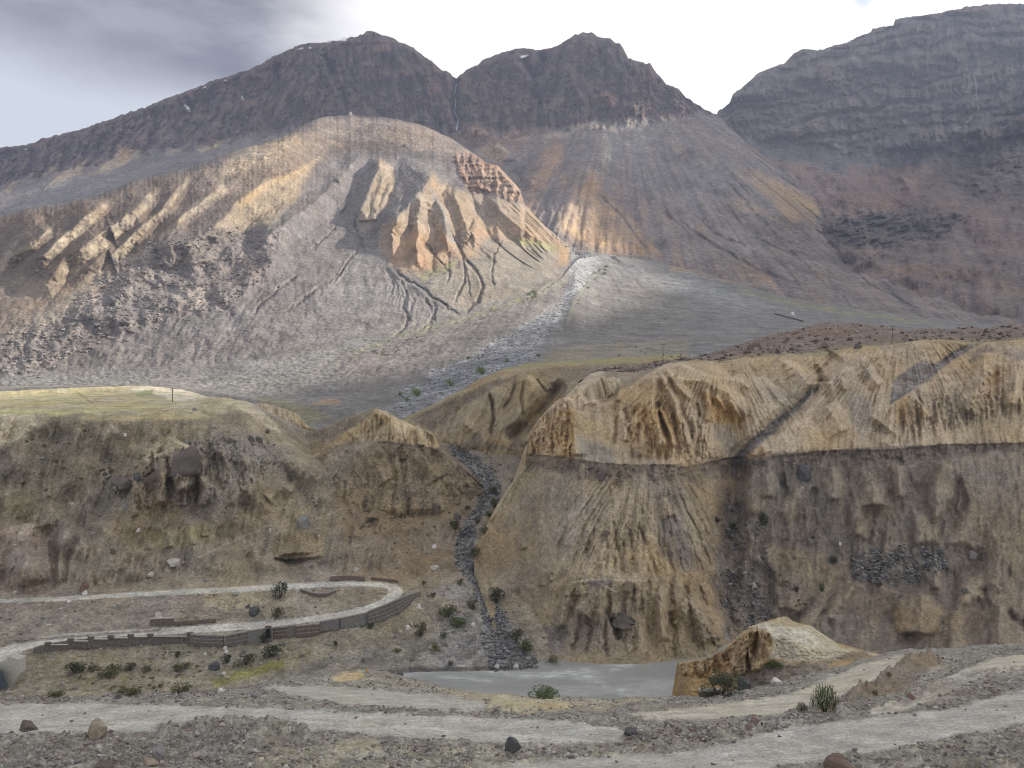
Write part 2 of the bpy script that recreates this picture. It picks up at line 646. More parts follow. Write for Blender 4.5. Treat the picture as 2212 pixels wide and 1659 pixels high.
def flat_mat(name, color, rough=.9, var=.25, g=1.0, bump=.3, spec=.15):
    m = bpy.data.materials.new(name)
    m.use_nodes = True
    t = m.node_tree
    b = t.nodes['Principled BSDF']
    L = t.links.new
    b.inputs['Roughness'].default_value = rough
    b.inputs['Specular IOR Level'].default_value = spec
    tc = N(t, 'ShaderNodeTexCoord')
    n = N(t, 'ShaderNodeTexNoise', inp={'Scale': 1 / g, 'Detail': 6.0, 'Roughness': .65})
    L(tc.outputs['Object'], n.inputs['Vector'])
    f = RANGE(t, n.outputs['Fac'], .3, .7, 1 - var, 1 + var, False)
    cb = N(t, 'ShaderNodeVectorMath', operation='SCALE')
    cb.inputs[0].default_value = color
    L(f, cb.inputs['Scale'])
    L(cb.outputs[0], b.inputs['Base Color'])
    bp = N(t, 'ShaderNodeBump', inp={'Strength': .8, 'Distance': g * bump})
    L(n.outputs['Fac'], bp.inputs['Height'])
    L(bp.outputs[0], b.inputs['Normal'])
    return m
USE_HAZE = True
# ------------------------------------------------------------------ mineral colours (real-world albedo)
SILT = (.37, .275, .16)
SILT_PALE = (.56, .47, .33)
SILT_OR = (.36, .235, .12)
SCREE = (.20, .185, .165)
SCREE_DK = (.115, .105, .095)
PURPLE = (.170, .155, .147)
ORANGE = (.36, .225, .125)
BROWN = (.185, .14, .105)
OCHRE = (.50, .38, .22)
ROCKK = (.118, .086, .075)
ROCKR = (.125, .108, .092)
GRAVEL = (.225, .215, .20)
BLUEGREY = (.25, .25, .255)
OLIVE = (.20, .19, .085)
MEADOW = (.30, .28, .11)
ROADC = (.43, .41, .36)

# ------------------------------------------------------------------ back mountain with its two peaks and the long scree slopes under the right one
def back_mountain():
    s = Sheet(-700, 2500, [
        [(-700, 640, 1900), (0, 560, 2000), (400, 460, 2100), (760, 360, 2250), (1000, 430, 2150), (1100, 500, 1950), (1180, 590, 1650), (1240, 640, 1500), (1300, 650, 1500), (1400, 660, 1520), (1600, 700, 1450), (1850, 720, 1380), (2212, 780, 1250), (2500, 800, 1200)],
        [(-700, 610, 1980), (0, 530, 2060), (400, 430, 2200), (760, 330, 2350), (1000, 390, 2270), (1100, 440, 2120), (1150, 480, 1960), (1200, 515, 1850), (1240, 545, 1800), (1300, 550, 1800), (1400, 565, 1800), (1500, 590, 1750), (1700, 650, 1570), (1850, 675, 1500), (2000, 695, 1430), (2212, 712, 1400), (2500, 730, 1300)],
        [(-700, 570, 2150), (0, 440, 2350), (400, 330, 2500), (760, 280, 2600), (985, 320, 2560), (1060, 340, 2480), (1130, 330, 2500), (1200, 310, 2560), (1300, 282, 2650), (1400, 272, 2690), (1480, 264, 2730), (1550, 266, 2790), (1650, 350, 2640), (1750, 440, 2420), (1850, 520, 2250), (2212, 650, 1850), (2500, 700, 1700)],
        [(-700, 540, 2350), (0, 370, 2600), (400, 260, 2720), (700, 180, 2780), (985, 235, 2760), (1060, 225, 2760), (1130, 220, 2760), (1250, 190, 2790), (1350, 190, 2800), (1450, 215, 2810), (1550, 256, 2840), (1650, 335, 2700), (1850, 505, 2300), (2212, 645, 1880), (2500, 695, 1720)],
        {'p': [(-700, 480, 2500), (-300, 392, 2640), (0, 319, 2740), (60, 314, 2760), (90, 300, 2770), (170, 280, 2790), (250, 253, 2810), (330, 226, 2830), (370, 208, 2840), (430, 186, 2860), (480, 168, 2880), (540, 150, 2890), (590, 122, 2910), (640, 101, 2920), (668, 93, 2930), (720, 88, 2940), (745, 82, 2950), (775, 78, 2950), (795, 66, 2950), (812, 72, 2950), (838, 77, 2950), (860, 88, 2945), (895, 105, 2940), (930, 131, 2930), (950, 148, 2920), (970, 157, 2900), (985, 169, 2880), (1010, 150, 2910), (1040, 133, 2920), (1070, 117, 2920), (1095, 109, 2920), (1130, 105, 2920), (1170, 107, 2920), (1205, 97, 2930), (1235, 78, 2940), (1262, 69, 2950), (1283, 72, 2950), (1290, 79, 2950), (1315, 84, 2950), (1340, 95, 2940), (1358, 125, 2930), (1378, 134, 2920), (1405, 138, 2910), (1420, 160, 2900), (1438, 180, 2890), (1465, 190, 2880), (1480, 208, 2880), (1520, 235, 2860), (1550, 249, 2860), (1600, 296, 2800), (1700, 385, 2590), (1850, 500, 2330), (2212, 642, 1900), (2500, 692, 1740)], 'jit': [(2.6, 14), (2.4, 5)]},
        [(-700, 520, 2900), (0, 360, 3150), (800, 110, 3350), (985, 200, 3300), (1270, 110, 3350), (1550, 285, 3260), (1700, 420, 2900), (2212, 680, 2200), (2500, 730, 2000)],
    ], [30, 130, 70, 62, 12], smooth=(6, 5), seed=11)
    X, Y = s.PX, s.PY
    s.tint(np.ones_like(X), ROCKK)
    right = sstep(1000, 1130, X)
    # scree below the cliffs
    scree_line = np.interp(s.PX[0], [-700, 0, 300, 500, 760, 985, 1060, 1130, 1200, 1300, 1400, 1480, 1550, 2500], [560, 400, 330, 300, 260, 300, 300, 285, 280, 272, 262, 250, 235, 235])[None, :]
    sc = sstep(-14, 16, Y - scree_line + 14 * s.nx + 6 * s.ny)
    s.tint(sc, (.19, .165, .15), rock=.25)
    cl = 1 - sc
    s.rock += cl * .3
    # cliffs: buttresses, chimneys, dipping beds
    strata = Y + 0.10 * X + 7 * s.nx
    bed = gn(strata / 9.0, X / 260, 5)
    bed2 = gn(strata / 24.0, X / 400, 6)
    s.D += cl * (10 * bed + 16 * bed2)
    but = ridged(X / 62 + .35 * s.ny, Y / 150, 4, 31)
    but2 = ridged(X / 21 + .2 * s.nx, Y / 60, 3, 33)
    s.D -= cl * (60 * (but - .45) + 34 * (but2 - .4))
    s.D -= 40 * fbm(X / 60, Y / 60, 3, 44) * (1 - .75 * sc)
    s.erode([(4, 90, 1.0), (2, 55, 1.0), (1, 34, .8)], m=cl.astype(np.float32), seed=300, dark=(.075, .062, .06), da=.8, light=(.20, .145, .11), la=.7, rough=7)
    s.tint(np.clip(.5 + 1.2 * bed2, 0, 1) * cl * .35, (.155, .115, .09))
    s.tint(np.clip(1.6 * fbm(X / 30, Y / 24, 4, 51), 0, 1) * cl * .9, (.20, .13, .095))
    s.tint(np.clip(1.6 * fbm(X / 44, Y / 34, 4, 52), 0, 1) * cl * .85, (.068, .062, .066))
    # named chimneys and buttress edges
    for p, a, w in [(V(2, (755, 500), (740, 600), (738, 720), (755, 830)), 70, 12), (V(2, (1290, 330), (1320, 420), (1250, 520), (1260, 600), (1310, 740)), 80, 16),
                    (V(2, (1180, 370), (1220, 460), (1250, 520)), 60, 10), (V(2, (470, 440), (530, 560), (545, 660)), 45, 9), (V(2, (1860, 560), (1880, 480), (1790, 380)), 30, 9),
                    (V(2, (10, 560), (40, 700)), 40, 10), (V(1, (1790, 400), (1795, 640)), 55, 12), (V(1, (2080, 340), (2160, 520)), 60, 14), (V(1, (1520, 500), (1560, 600)), 40, 10), (V(1, (1190, 620), (1250, 720)), 35, 10)]:
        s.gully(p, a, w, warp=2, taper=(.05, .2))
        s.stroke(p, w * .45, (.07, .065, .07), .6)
    for p, a, wl, wr in [(V(2, (1620, 210), (1480, 480), (1540, 600), (1590, 700)), 60, 30, 40), (V(2, (1100, 340), (1130, 420), (1240, 520), (1290, 640)), 40, 26, 16), (V(2, (200, 230), (330, 330), (520, 560), (560, 680)), 50, 40, 24),
                         (V(2, (1660, 240), (1850, 500), (1880, 640)), 45, 26, 34), (V(2, (1680, 590), (1720, 650), (1780, 690)), 40, 18, 18), (V(1, (2150, 260), (1980, 500), (1900, 680)), 60, 40, 34), (V(1, (1600, 430), (1540, 640), (1480, 760)), 40, 30, 26)]:
        s.ridge(p, a, wl, wr, warp=4)
    s.paint(V(2, (1640, 620), (1720, 580), (1790, 640), (1760, 690), (1650, 680)), (.26, .15, .10), 5, 5, .8)
    # scree colours under the right peak
    s.paint(V(2, (740, 880), (860, 800), (1000, 830), (1060, 930), (960, 980), (840, 950)), (.29, .19, .12), 14, 10, .75)
    s.paint(V(2, (1040, 860), (1120, 820), (1220, 900), (1120, 960)), (.27, .18, .12), 12, 10, .7)
    s.paint(V(2, (860, 960), (1020, 920), (1085, 975), (1050, 1060), (900, 1010)), (.42, .31, .21), 5, 4, .9)
    s.paint(V(2, (1290, 880), (1420, 820), (1640, 780), (1720, 800), (1500, 850), (1310, 930)), (.33, .28, .22), 6, 6, .8)
    s.paint(V(2, (1680, 830), (1850, 770), (2150, 750), (2212, 830), (2060, 850), (1930, 930), (1800, 960), (1700, 960)), (.30, .275, .235), 12, 12, .8, streak=(12, 30))
    s.paint(V(2, (1560, 1180), (1620, 1100), (1700, 1260), (1880, 1400), (2050, 1640), (1700, 1640), (1420, 1480), (1400, 1380)), (.40, .265, .15), 14, 10, .95, rock=.05)
    s.paint(V(2, (1150, 1330), (1190, 1200), (1280, 1050), (1400, 900), (1450, 960), (1350, 1150), (1260, 1330), (1300, 1480), (1240, 1500)), (.31, .205, .13), 14, 14, .8)
    s.paint(V(2, (1690, 830), (1740, 900), (1760, 980), (1720, 1080), (1690, 1040), (1700, 950)), (.34, .31, .265), 8, 10, .8, rock=.5)
    s.paint(V(3, (380, 1080), (520, 1100), (780, 1230), (950, 1320), (860, 1420), (700, 1410), (560, 1260)), (.38, .265, .145), 10, 8, .9, rock=.1)
    s.paint(V(3, (280, 1270), (420, 1280), (560, 1370), (700, 1440), (560, 1400), (400, 1370)), (.33, .24, .15), 8, 8, .7)
    s.paint(V(3, (210, 1320), (330, 1320), (520, 1420), (660, 1400), (800, 1470), (900, 1600), (700, 1620), (420, 1480)), (.16, .125, .105), 8, 10, .8, rock=.7)
    s.paint([(1180, 560), (1240, 545), (1330, 548), (1500, 575), (1700, 640), (1700, 700), (1180, 700)], (.24, .205, .18), 20, 12, .6)
    s.paint(V(3, (0, 1320), (200, 1400), (400, 1500), (700, 1640), (0, 1640)), (.24, .205, .185), 20, 12, .8, rock=.15)
    s.paint([(1840, 590), (1920, 580), (2100, 620), (2260, 680), (2260, 720), (1900, 690)], (.235, .205, .185), 12, 10, .8, rock=.15)
    # pale and ochre outcrops on the slope behind the ribs
    for q in [V(1, (500, 1050), (560, 1020), (540, 1100), (400, 1190), (290, 1210), (330, 1160)), V(1, (720, 1020), (780, 950), (830, 940), (900, 970), (900, 1010), (800, 1060), (700, 1110), (560, 1130)), V(1, (60, 1190), (230, 1110), (100, 1200), (-20, 1260)), V(1, (1080, 970), (1160, 960), (1110, 1000), (1060, 1005)), V(1, (1270, 960), (1380, 910), (1480, 880), (1400, 950), (1300, 985)), V(1, (330, 1080), (360, 1070), (300, 1130), (250, 1120))]:
        s.paint(q, (.36, .29, .205), 4, 9, .9, rock=.6)
    s.paint(V(1, (760, 1000), (830, 930), (860, 1000), (780, 1060)), (.36, .24, .13), 5, 8, .7)
    s.paint(V(1, (300, 1200), (480, 1130), (420, 1190), (310, 1215)), (.30, .28, .26), 4, 6, .8)
    # scree relief
    fan = sc * right
    flow = (X - 1330) / np.maximum(Y - 120, 40)
    ch = ridged(flow * 9, Y / 260, 3, 61)
    s.D += fan * (30 * (ch - .4)) * sstep(280, 420, Y)
    s.D -= fan * 9 * fbm(X / 16, Y / 26, 4, 62)
    s.tint(fan * np.clip(1.6 * fbm(flow * 14, Y / 90, 3, 63), 0, 1) * .7, (.31, .225, .155))
    s.tint(fan * np.clip(1.6 * fbm(flow * 20, Y / 110, 3, 64), 0, 1) * .55, (.125, .112, .108))
    for p, wl, wr, a in [(V(2, (1720, 800), (1640, 960), (1570, 1150), (1400, 1480), (1330, 1600)), 55, 70, 70), (V(2, (1430, 830), (1330, 1000), (1200, 1230)), 45, 40, 45), (V(2, (2100, 830), (2212, 1000)), 40, 40, 30),
                         (V(3, (0, 840), (300, 1080), (700, 1400)), 50, 50, 40), (V(2, (960, 930), (1060, 960), (1060, 1040)), 20, 26, 30)]:
        s.ridge(p, a, wl, wr, warp=8)
    for p in [V(2, (1650, 1230), (1800, 1380), (1960, 1590)), V(3, (0, 1420), (150, 1530), (350, 1640)), V(3, (90, 1370), (220, 1500), (420, 1580)), V(6, (40, 20), (200, 130), (420, 250), (620, 340), (780, 400)), V(2, (2090, 1360), (2212, 1480)),
              V(6, (1130, 310), (1220, 390), (1400, 480), (1530, 540)), V(3, (450, 1520), (640, 1600), (760, 1640))]:
        s.gully(p, 14, 6, warp=2)
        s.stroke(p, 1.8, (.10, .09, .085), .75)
    s.gully(V(2, (750, 830), (880, 960), (1050, 1060), (1150, 1130), (1180, 1270)), 50, 24, warp=6)
    s.erode([(4, 14, 1.2), (2, 7, 1.0), (1, 4, .8)], m=(sc * np.clip(.45 + 1.1 * fbm(X / 90, Y / 70, 3, 321), .1, 1)).astype(np.float32), seed=320, dark=(.12, .105, .095), da=.55, light=(.27, .215, .165), la=.35, rough=2.2)
    # snow and the thin waterfall in the notch
    snow = s.mask(V(1, (1185, 670), (1215, 690), (1224, 718), (1212, 715)), .8, 0)
    for p in [V(1, (1990, 272), (2130, 258), (2130, 270), (2010, 278)), V(1, (1985, 300), (2008, 306), (1990, 316)), V(1, (2150, 250), (2230, 240), (2225, 262), (2150, 262)), V(2, (-10, 246), (40, 236), (50, 243), (0, 262)), V(1, (1910, 316), (1950, 306), (1948, 312), (1912, 320)), V(1, (1435, 518), (1455, 512), (1452, 520)), V(1, (1300, 562), (1325, 556), (1322, 564)), V(1, (155, 960), (175, 954), (174, 962)), V(2, (1160, 360), (1215, 352), (1200, 368), (1165, 374)), V(1, (1553, 620), (1562, 620), (1566, 642), (1556, 640))]:
        snow = np.maximum(snow, s.mask(p, .8, 0))
    s.tint(snow, (.82, .84, .88))
    fall = s.line_mask(V(2, (748, 540), (738, 600), (742, 660), (738, 720), (762, 770), (748, 835)), 1.1, .8)
    fall *= (gn(Y / 7.0, X / 50, 8) > -.22)
    s.tint(fall * .9, (.55, .60, .66))
    return s, [('snow', (snow > .5).astype(np.float32))]


def right_mountain():
    s = Sheet(1380, 2950, [
        [(1380, 400, 3000), (1550, 430, 2800), (1700, 560, 2150), (1850, 660, 1800), (2000, 740, 1500), (2212, 800, 1250), (2950, 820, 1200)],
        [(1380, 340, 3100), (1550, 340, 2850), (1700, 450, 2420), (1800, 520, 2150), (1850, 550, 2040), (1900, 575, 1960), (2000, 610, 1800), (2212, 668, 1600), (2950, 700, 1500)],
        [(1380, 310, 3150), (1550, 300, 2950), (1650, 360, 2700), (1750, 420, 2480), (1850, 450, 2380), (2000, 440, 2350), (2212, 440, 2350), (2950, 460, 2300)],
        [(1380, 290, 3200), (1550, 262, 2990), (1650, 300, 2860), (1750, 330, 2790), (1850, 350, 2740), (2000, 365, 2680), (2212, 350, 2680), (2950, 380, 2600)],
        [(1380, 280, 3220), (1550, 255, 3010), (1650, 235, 2960), (1750, 225, 2940), (1850, 220, 2940), (2000, 220, 2940), (2212, 210, 2950), (2950, 240, 2900)],
        {'p': [(1380, 270, 3250), (1500, 262, 3060), (1548, 247, 3030), (1552, 238, 3030), (1575, 225, 3040), (1584, 203, 3050), (1600, 192, 3060), (1622, 172, 3070), (1640, 155, 3080), (1660, 148, 3090), (1695, 137, 3100), (1715, 114, 3110), (1735, 106, 3120), (1752, 107, 3120), (1776, 108, 3130), (1800, 98, 3140), (1828, 92, 3150), (1850, 80, 3160), (1880, 70, 3170), (1885, 62, 3170), (1930, 54, 3190), (1934, 42, 3190), (1960, 38, 3200), (2000, 32, 3210), (2050, 24, 3220), (2090, 14, 3230), (2130, 9, 3240), (2212, 9, 3260), (2500, 20, 3280), (2950, 70, 3250)], 'jit': [(2.0, 16), (2.0, 5)]},
        [(1380, 330, 3700), (1550, 300, 3450), (1800, 150, 3550), (2130, 60, 3650), (2950, 120, 3650)],
    ], [14, 70, 60, 74, 84, 12], smooth=(6, 5), seed=23)
    X, Y = s.PX, s.PY
    s.tint(np.ones_like(X), ROCKR)
    base = np.interp(s.PX[0], [1380, 1550, 1650, 1750, 1850, 2000, 2100, 2212, 2950], [270, 262, 300, 318, 318, 322, 340, 300, 320])[None, :]
    sc = sstep(-14, 14, Y - base + 18 * s.nx)
    cl = 1 - sc
    s.rock += .25
    # beds stepping down to the left: cliff bands with scree ledges between
    wy = Y + 0.17 * (X - 1550) + 26 * fbm(X / 120, Y / 90, 3, 70) + 7 * s.nx
    edges = np.array([-60, 6, 62, 82, 128, 150, 176, 236, 252, 292, 330, 352, 420])
    k = np.clip(np.searchsorted(edges, wy.ravel()) - 1, 0, len(edges) - 2)
    fr = ((wy.ravel() - edges[k]) / (edges[k + 1] - edges[k])).reshape(wy.shape)
    big = (edges[k + 1] - edges[k]).reshape(wy.shape) / 50.0
    ledge = sstep(.02, .30, fr) * (1 - sstep(.70, 1.0, fr)) * np.clip(.55 + 1.1 * fbm(X / 70, Y / 50, 3, 72), 0, 1)
    s.D -= cl * (95 * big * ledge)
    but = ridged(X / 34 + .5 * s.ny, Y / 110, 4, 71)
    but2 = ridged(X / 13 + .5 * s.nx, Y / 44, 3, 73)
    s.D -= cl * (.35 + .65 * ledge) * (60 * (but - .4) + 34 * (but2 - .4))
    s.D -= cl * (30 * fbm(X / 50, Y / 36, 4, 74) + 9 * gn(wy / 8, X / 90, 77))
    s.tint(cl * ledge * np.clip(.35 + 1.3 * fbm(X / 24, Y / 40, 3, 75), 0, 1) * .85, (.205, .138, .105))
    s.tint(cl * (1 - ledge) * .75, (.165, .155, .138))
    s.tint(cl * np.clip(fbm(X / 16, Y / 50, 3, 76), 0, 1) * .6, (.08, .075, .075))
    # scree apron and the brown benches below
    s.tint(sc, (.135, .13, .125), rock=.25)
    s.paint(V(3, (840, 900), (1100, 860), (1300, 870), (1700, 900), (2150, 920), (2100, 1010), (1800, 990), (1400, 1060), (1050, 1060), (900, 980)), (.155, .15, .142), 12, 10, .9, rock=.15)
    s.paint(V(3, (900, 840), (1000, 830), (1070, 900), (1020, 960), (900, 900)), (.26, .25, .235), 6, 8, .5, rock=.8)
    for p in [V(3, (1770, 830), (1830, 800), (1920, 700), (1890, 470)), V(3, (2060, 830), (2130, 790)), V(3, (850, 805), (880, 800)), V(3, (1390, 790), (1430, 800))]:
        s.stroke(p, 1.6, (.36, .34, .31), .6)
    s.paint([(1660, 345), (1760, 350), (1800, 400), (1900, 390), (2020, 340), (2060, 345), (2050, 400), (2140, 420), (2290, 400), (2290, 700), (1700, 700), (1640, 420)], (.185, .145, .122), 14, 18, .95, rock=.25)
    s.paint(V(3, (650, 1040), (760, 1040), (900, 1130), (1000, 1100), (1200, 1090), (1500, 1060), (1700, 1100), (1560, 1180), (1400, 1350), (1200, 1400), (1050, 1380), (900, 1290)), (.225, .158, .122), 14, 16, .85, rock=.08)
    s.paint(V(3, (1540, 1130), (1800, 1060), (2240, 980), (2240, 1300), (1850, 1290), (1700, 1180)), (.15, .118, .10), 12, 10, .9, rock=.6)
    s.paint(V(3, (1900, 830), (2240, 870), (2240, 1010), (2050, 1000), (1950, 950)), (.12, .098, .09), 10, 10, .8, rock=.7)
    s.paint(V(3, (740, 1420), (950, 1430), (1300, 1370), (1600, 1360), (1830, 1390), (1700, 1540), (1300, 1600), (950, 1620), (820, 1530)), (.125, .105, .088), 10, 10, .85, rock=.9)
    s.paint(V(3, (1860, 1360), (2050, 1400), (2240, 1540), (2240, 1640), (1950, 1640), (1840, 1500)), (.21, .152, .122), 10, 14, .8, rock=.15)
    s.paint(V(6, (1230, 300), (1500, 260), (1800, 300), (2240, 420), (2240, 480), (1700, 330), (1300, 330)), (.22, .155, .11), 10, 8, .8, rock=.2)
    s.paint([(1700, 640), (1860, 590), (1900, 560), (1780, 520), (1700, 560)], (.16, .125, .10), 10, 10, .8, rock=.8)
    s.D -= sc * (55 * fbm(X / 90, Y / 60, 3, 78) + 22 * fbm(X / 22, Y / 18, 4, 79))
    for p, a, w in [(V(3, (1240, 1190), (1200, 1100), (1050, 1000)), -30, 30), (V(3, (1000, 1090), (1180, 1250), (1240, 1400)), 26, 60), (V(3, (1680, 1000), (1550, 1080), (1400, 1160)), 40, 26), (V(3, (2240, 960), (2060, 1030), (1900, 1060)), 50, 30), (V(3, (1750, 1090), (1900, 1240), (2000, 1340)), -30, 30), (V(3, (1840, 1350), (1830, 1450), (1900, 1600)), -20, 16), (V(6, (1960, 20), (2060, 130), (2200, 240)), 22, 30)]:
        s.ridge(p, a, w, w, warp=10)
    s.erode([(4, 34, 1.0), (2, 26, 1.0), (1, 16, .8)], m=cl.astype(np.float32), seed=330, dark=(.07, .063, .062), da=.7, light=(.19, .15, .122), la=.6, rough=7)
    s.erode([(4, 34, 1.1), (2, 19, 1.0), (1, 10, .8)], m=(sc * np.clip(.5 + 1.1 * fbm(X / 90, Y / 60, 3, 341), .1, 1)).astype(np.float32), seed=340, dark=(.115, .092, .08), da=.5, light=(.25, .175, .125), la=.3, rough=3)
    crg = sc * np.clip((s.rock - .35) * 2, 0, 1)
    s.D -= crg * (46 * (ridged(X / 30 + .3 * s.nx, Y / 16 + .02 * X, 4, 82) - .4) + 18 * gn(Y / 5 + .1 * X / 5, X / 60, 83))
    s.tint(crg * np.clip(1.4 * fbm(X / 18, Y / 7, 3, 84), 0, 1) * .6, (.085, .072, .064))
    hum = cell(X / 7, Y / 4.5, 80)
    s.D -= s.rock * sc * 6 * np.clip(.5 - hum[0], 0, 1) * (hum[1] > .5)
    return s, []


# ------------------------------------------------------------------ ribbed mountain in the middle and the debris fan at its foot
def middle_mountain():
    s = Sheet(-700, 2950, [
        [(-700, 1040, 450), (0, 1010, 470), (500, 1010, 460), (880, 990, 470), (1100, 985, 480), (1500, 860, 600), (2212, 840, 620), (2950, 850, 600)],
        [(-700, 850, 700), (0, 838, 720), (300, 832, 720), (450, 845, 700), (600, 870, 630), (880, 885, 560), (950, 850, 610), (1050, 805, 670), (1150, 785, 710), (1430, 770, 720), (1700, 745, 740), (1900, 730, 760), (2212, 740, 780), (2950, 760, 780)],
        [(-700, 835, 730), (0, 822, 750), (200, 818, 760), (450, 815, 770), (600, 796, 800), (760, 750, 880), (900, 712, 970), (1000, 688, 1050), (1100, 650, 1160), (1180, 625, 1260), (1215, 600, 1360), (1245, 560, 1560), (1300, 550, 1790), (1400, 563, 1790), (1500, 585, 1740), (1700, 645, 1560), (1850, 670, 1500), (2000, 690, 1440), (2212, 708, 1390), (2950, 728, 1300)],
        [(-700, 660, 960), (0, 640, 1010), (200, 620, 1030), (400, 590, 1080), (600, 545, 1180), (760, 510, 1320), (900, 510, 1330), (1000, 510, 1360), (1100, 540, 1370), (1180, 570, 1380), (1215, 575, 1440), (1245, 556, 1580), (1300, 540, 1950), (1400, 555, 1960), (1700, 640, 1700), (2212, 705, 1500), (2950, 725, 1400)],
        {'p': [(-700, 560, 1120), (-300, 500, 1150), (0, 466, 1180), (60, 450, 1190), (124, 440, 1210), (200, 426, 1230), (289, 390, 1310), (403, 364, 1380), (504, 327, 1470), (605, 297, 1570), (670, 262, 1700), (700, 252, 1760), (758, 248, 1800), (820, 252, 1800), (860, 258, 1800), (905, 267, 1800), (940, 282, 1790), (980, 303, 1780), (1010, 322, 1760), (1032, 338, 1740), (1048, 350, 1720), (1075, 358, 1680), (1092, 375, 1650), (1110, 395, 1620), (1124, 410, 1600), (1133, 440, 1570), (1150, 462, 1530), (1180, 490, 1500), (1200, 508, 1490), (1222, 524, 1500), (1236, 540, 1540), (1250, 552, 1600), (1300, 530, 2050), (1400, 550, 2060), (1700, 638, 1780), (2212, 703, 1560), (2950, 723, 1450)], 'jit': [(1.2, 22), (1.1, 6)]},
        [(-700, 640, 1350), (0, 540, 1450), (400, 440, 1650), (760, 320, 2050), (1000, 380, 2000), (1130, 500, 1780), (1222, 575, 1620), (1250, 580, 1650), (1300, 560, 2200), (1700, 660, 1900), (2950, 760, 1600)],
    ], [34, 110, 120, 150, 10], smooth=(6, 6), seed=37)
    X, Y = s.PX, s.PY
    s.tint(np.ones_like(X), PURPLE, rock=.35)
    mtn = sstep(2.02, 2.16, s.rw) * (1 - sstep(1225, 1262, X))
    fanm = 1 - mtn
    # upper slopes: brown caps
    s.paint([(-80, 520), (0, 470), (124, 440), (289, 388), (400, 362), (505, 326), (605, 296), (670, 260), (760, 246), (860, 256), (940, 280), (1040, 340), (980, 350), (900, 330), (780, 320), (700, 350), (600, 400), (480, 440), (330, 520), (150, 620), (-80, 720)], (.13, .102, .085), 22, 14, .95, rock=.4)
    s.paint([(-80, 480), (120, 445), (420, 380), (640, 330), (720, 340), (640, 420), (520, 520), (420, 560), (260, 620), (120, 660), (-80, 700)], (.150, .118, .095), 16, 16, .85, rock=.2)
    s.paint([(430, 380), (560, 320), (680, 285), (740, 300), (690, 350), (560, 400), (430, 440)], (.255, .20, .148), 16, 18, .7, rock=.4)
    s.paint([(-80, 620), (60, 600), (160, 610), (260, 590), (180, 660), (40, 720), (-80, 760)], (.235, .19, .148), 12, 12, .7, rock=.1)
    s.paint([(680, 252), (760, 248), (860, 256), (940, 282), (1040, 345), (960, 340), (860, 310), (760, 300), (690, 290)], (.25, .20, .16), 10, 12, .7, rock=.6)
    s.paint(V(1, (1500, 960), (1800, 900), (1900, 850), (1930, 900), (1850, 1000), (1600, 1090), (1400, 1120)), (.30, .24, .17), 10, 10, .8, rock=.7)
    # left ribs: long gentle flanks, short steep silt scarps painted pale to strengthen the sun on them
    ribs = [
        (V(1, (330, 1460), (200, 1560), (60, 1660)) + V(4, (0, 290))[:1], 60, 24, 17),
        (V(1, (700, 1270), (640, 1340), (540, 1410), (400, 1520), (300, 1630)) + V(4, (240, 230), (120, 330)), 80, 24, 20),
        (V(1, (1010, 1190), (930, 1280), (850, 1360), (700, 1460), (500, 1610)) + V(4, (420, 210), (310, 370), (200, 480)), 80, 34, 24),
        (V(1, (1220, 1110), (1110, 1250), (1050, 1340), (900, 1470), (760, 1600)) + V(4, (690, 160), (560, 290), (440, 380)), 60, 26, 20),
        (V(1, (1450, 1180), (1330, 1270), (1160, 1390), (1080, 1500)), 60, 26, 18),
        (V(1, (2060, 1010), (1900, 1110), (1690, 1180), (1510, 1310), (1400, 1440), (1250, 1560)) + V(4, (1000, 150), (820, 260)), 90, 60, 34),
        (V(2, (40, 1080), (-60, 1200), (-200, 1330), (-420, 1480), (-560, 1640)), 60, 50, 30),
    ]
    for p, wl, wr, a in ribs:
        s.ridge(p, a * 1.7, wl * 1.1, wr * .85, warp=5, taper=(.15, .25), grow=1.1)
    s.erode([(3, 3.5, 1.2), (1, 1.6, 1.0)], m=s.mask([(-80, 520), (200, 400), (560, 350), (720, 330), (540, 520), (300, 640), (-80, 700)], 30, 10), seed=356, dark=(.11, .09, .075), da=.4, rough=1.5)
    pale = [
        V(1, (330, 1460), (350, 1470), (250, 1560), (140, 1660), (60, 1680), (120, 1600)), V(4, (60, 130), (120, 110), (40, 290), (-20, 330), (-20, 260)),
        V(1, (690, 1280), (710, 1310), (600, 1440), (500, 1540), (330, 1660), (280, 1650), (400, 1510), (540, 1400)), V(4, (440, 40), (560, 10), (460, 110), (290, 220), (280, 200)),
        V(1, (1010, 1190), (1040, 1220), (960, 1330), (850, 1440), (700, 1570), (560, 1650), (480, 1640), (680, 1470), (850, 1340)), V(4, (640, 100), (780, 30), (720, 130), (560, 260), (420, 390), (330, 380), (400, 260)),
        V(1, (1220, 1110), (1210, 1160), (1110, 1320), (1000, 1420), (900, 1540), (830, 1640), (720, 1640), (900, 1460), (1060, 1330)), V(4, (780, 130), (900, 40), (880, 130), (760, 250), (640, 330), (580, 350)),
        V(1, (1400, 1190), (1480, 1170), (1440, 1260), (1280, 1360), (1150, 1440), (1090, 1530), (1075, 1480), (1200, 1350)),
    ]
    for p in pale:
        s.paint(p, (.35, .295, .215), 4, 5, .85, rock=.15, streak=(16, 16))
    s.paint(V(1, (2060, 1020), (1950, 1160), (1900, 1300), (1750, 1440), (1500, 1500), (1380, 1460), (1500, 1330), (1680, 1190), (1900, 1110)), (.31, .255, .19), 9, 10, .85, rock=.25)
    s.paint(V(1, (2060, 1010), (1900, 1100), (1700, 1170), (1560, 1250), (1600, 1290), (1760, 1190), (1960, 1110)), (.37, .28, .18), 5, 8, .7)
    s.paint(V(1, (1690, 1190), (1520, 1310), (1540, 1350), (1660, 1260)), (.42, .30, .16), 4, 5, .5)
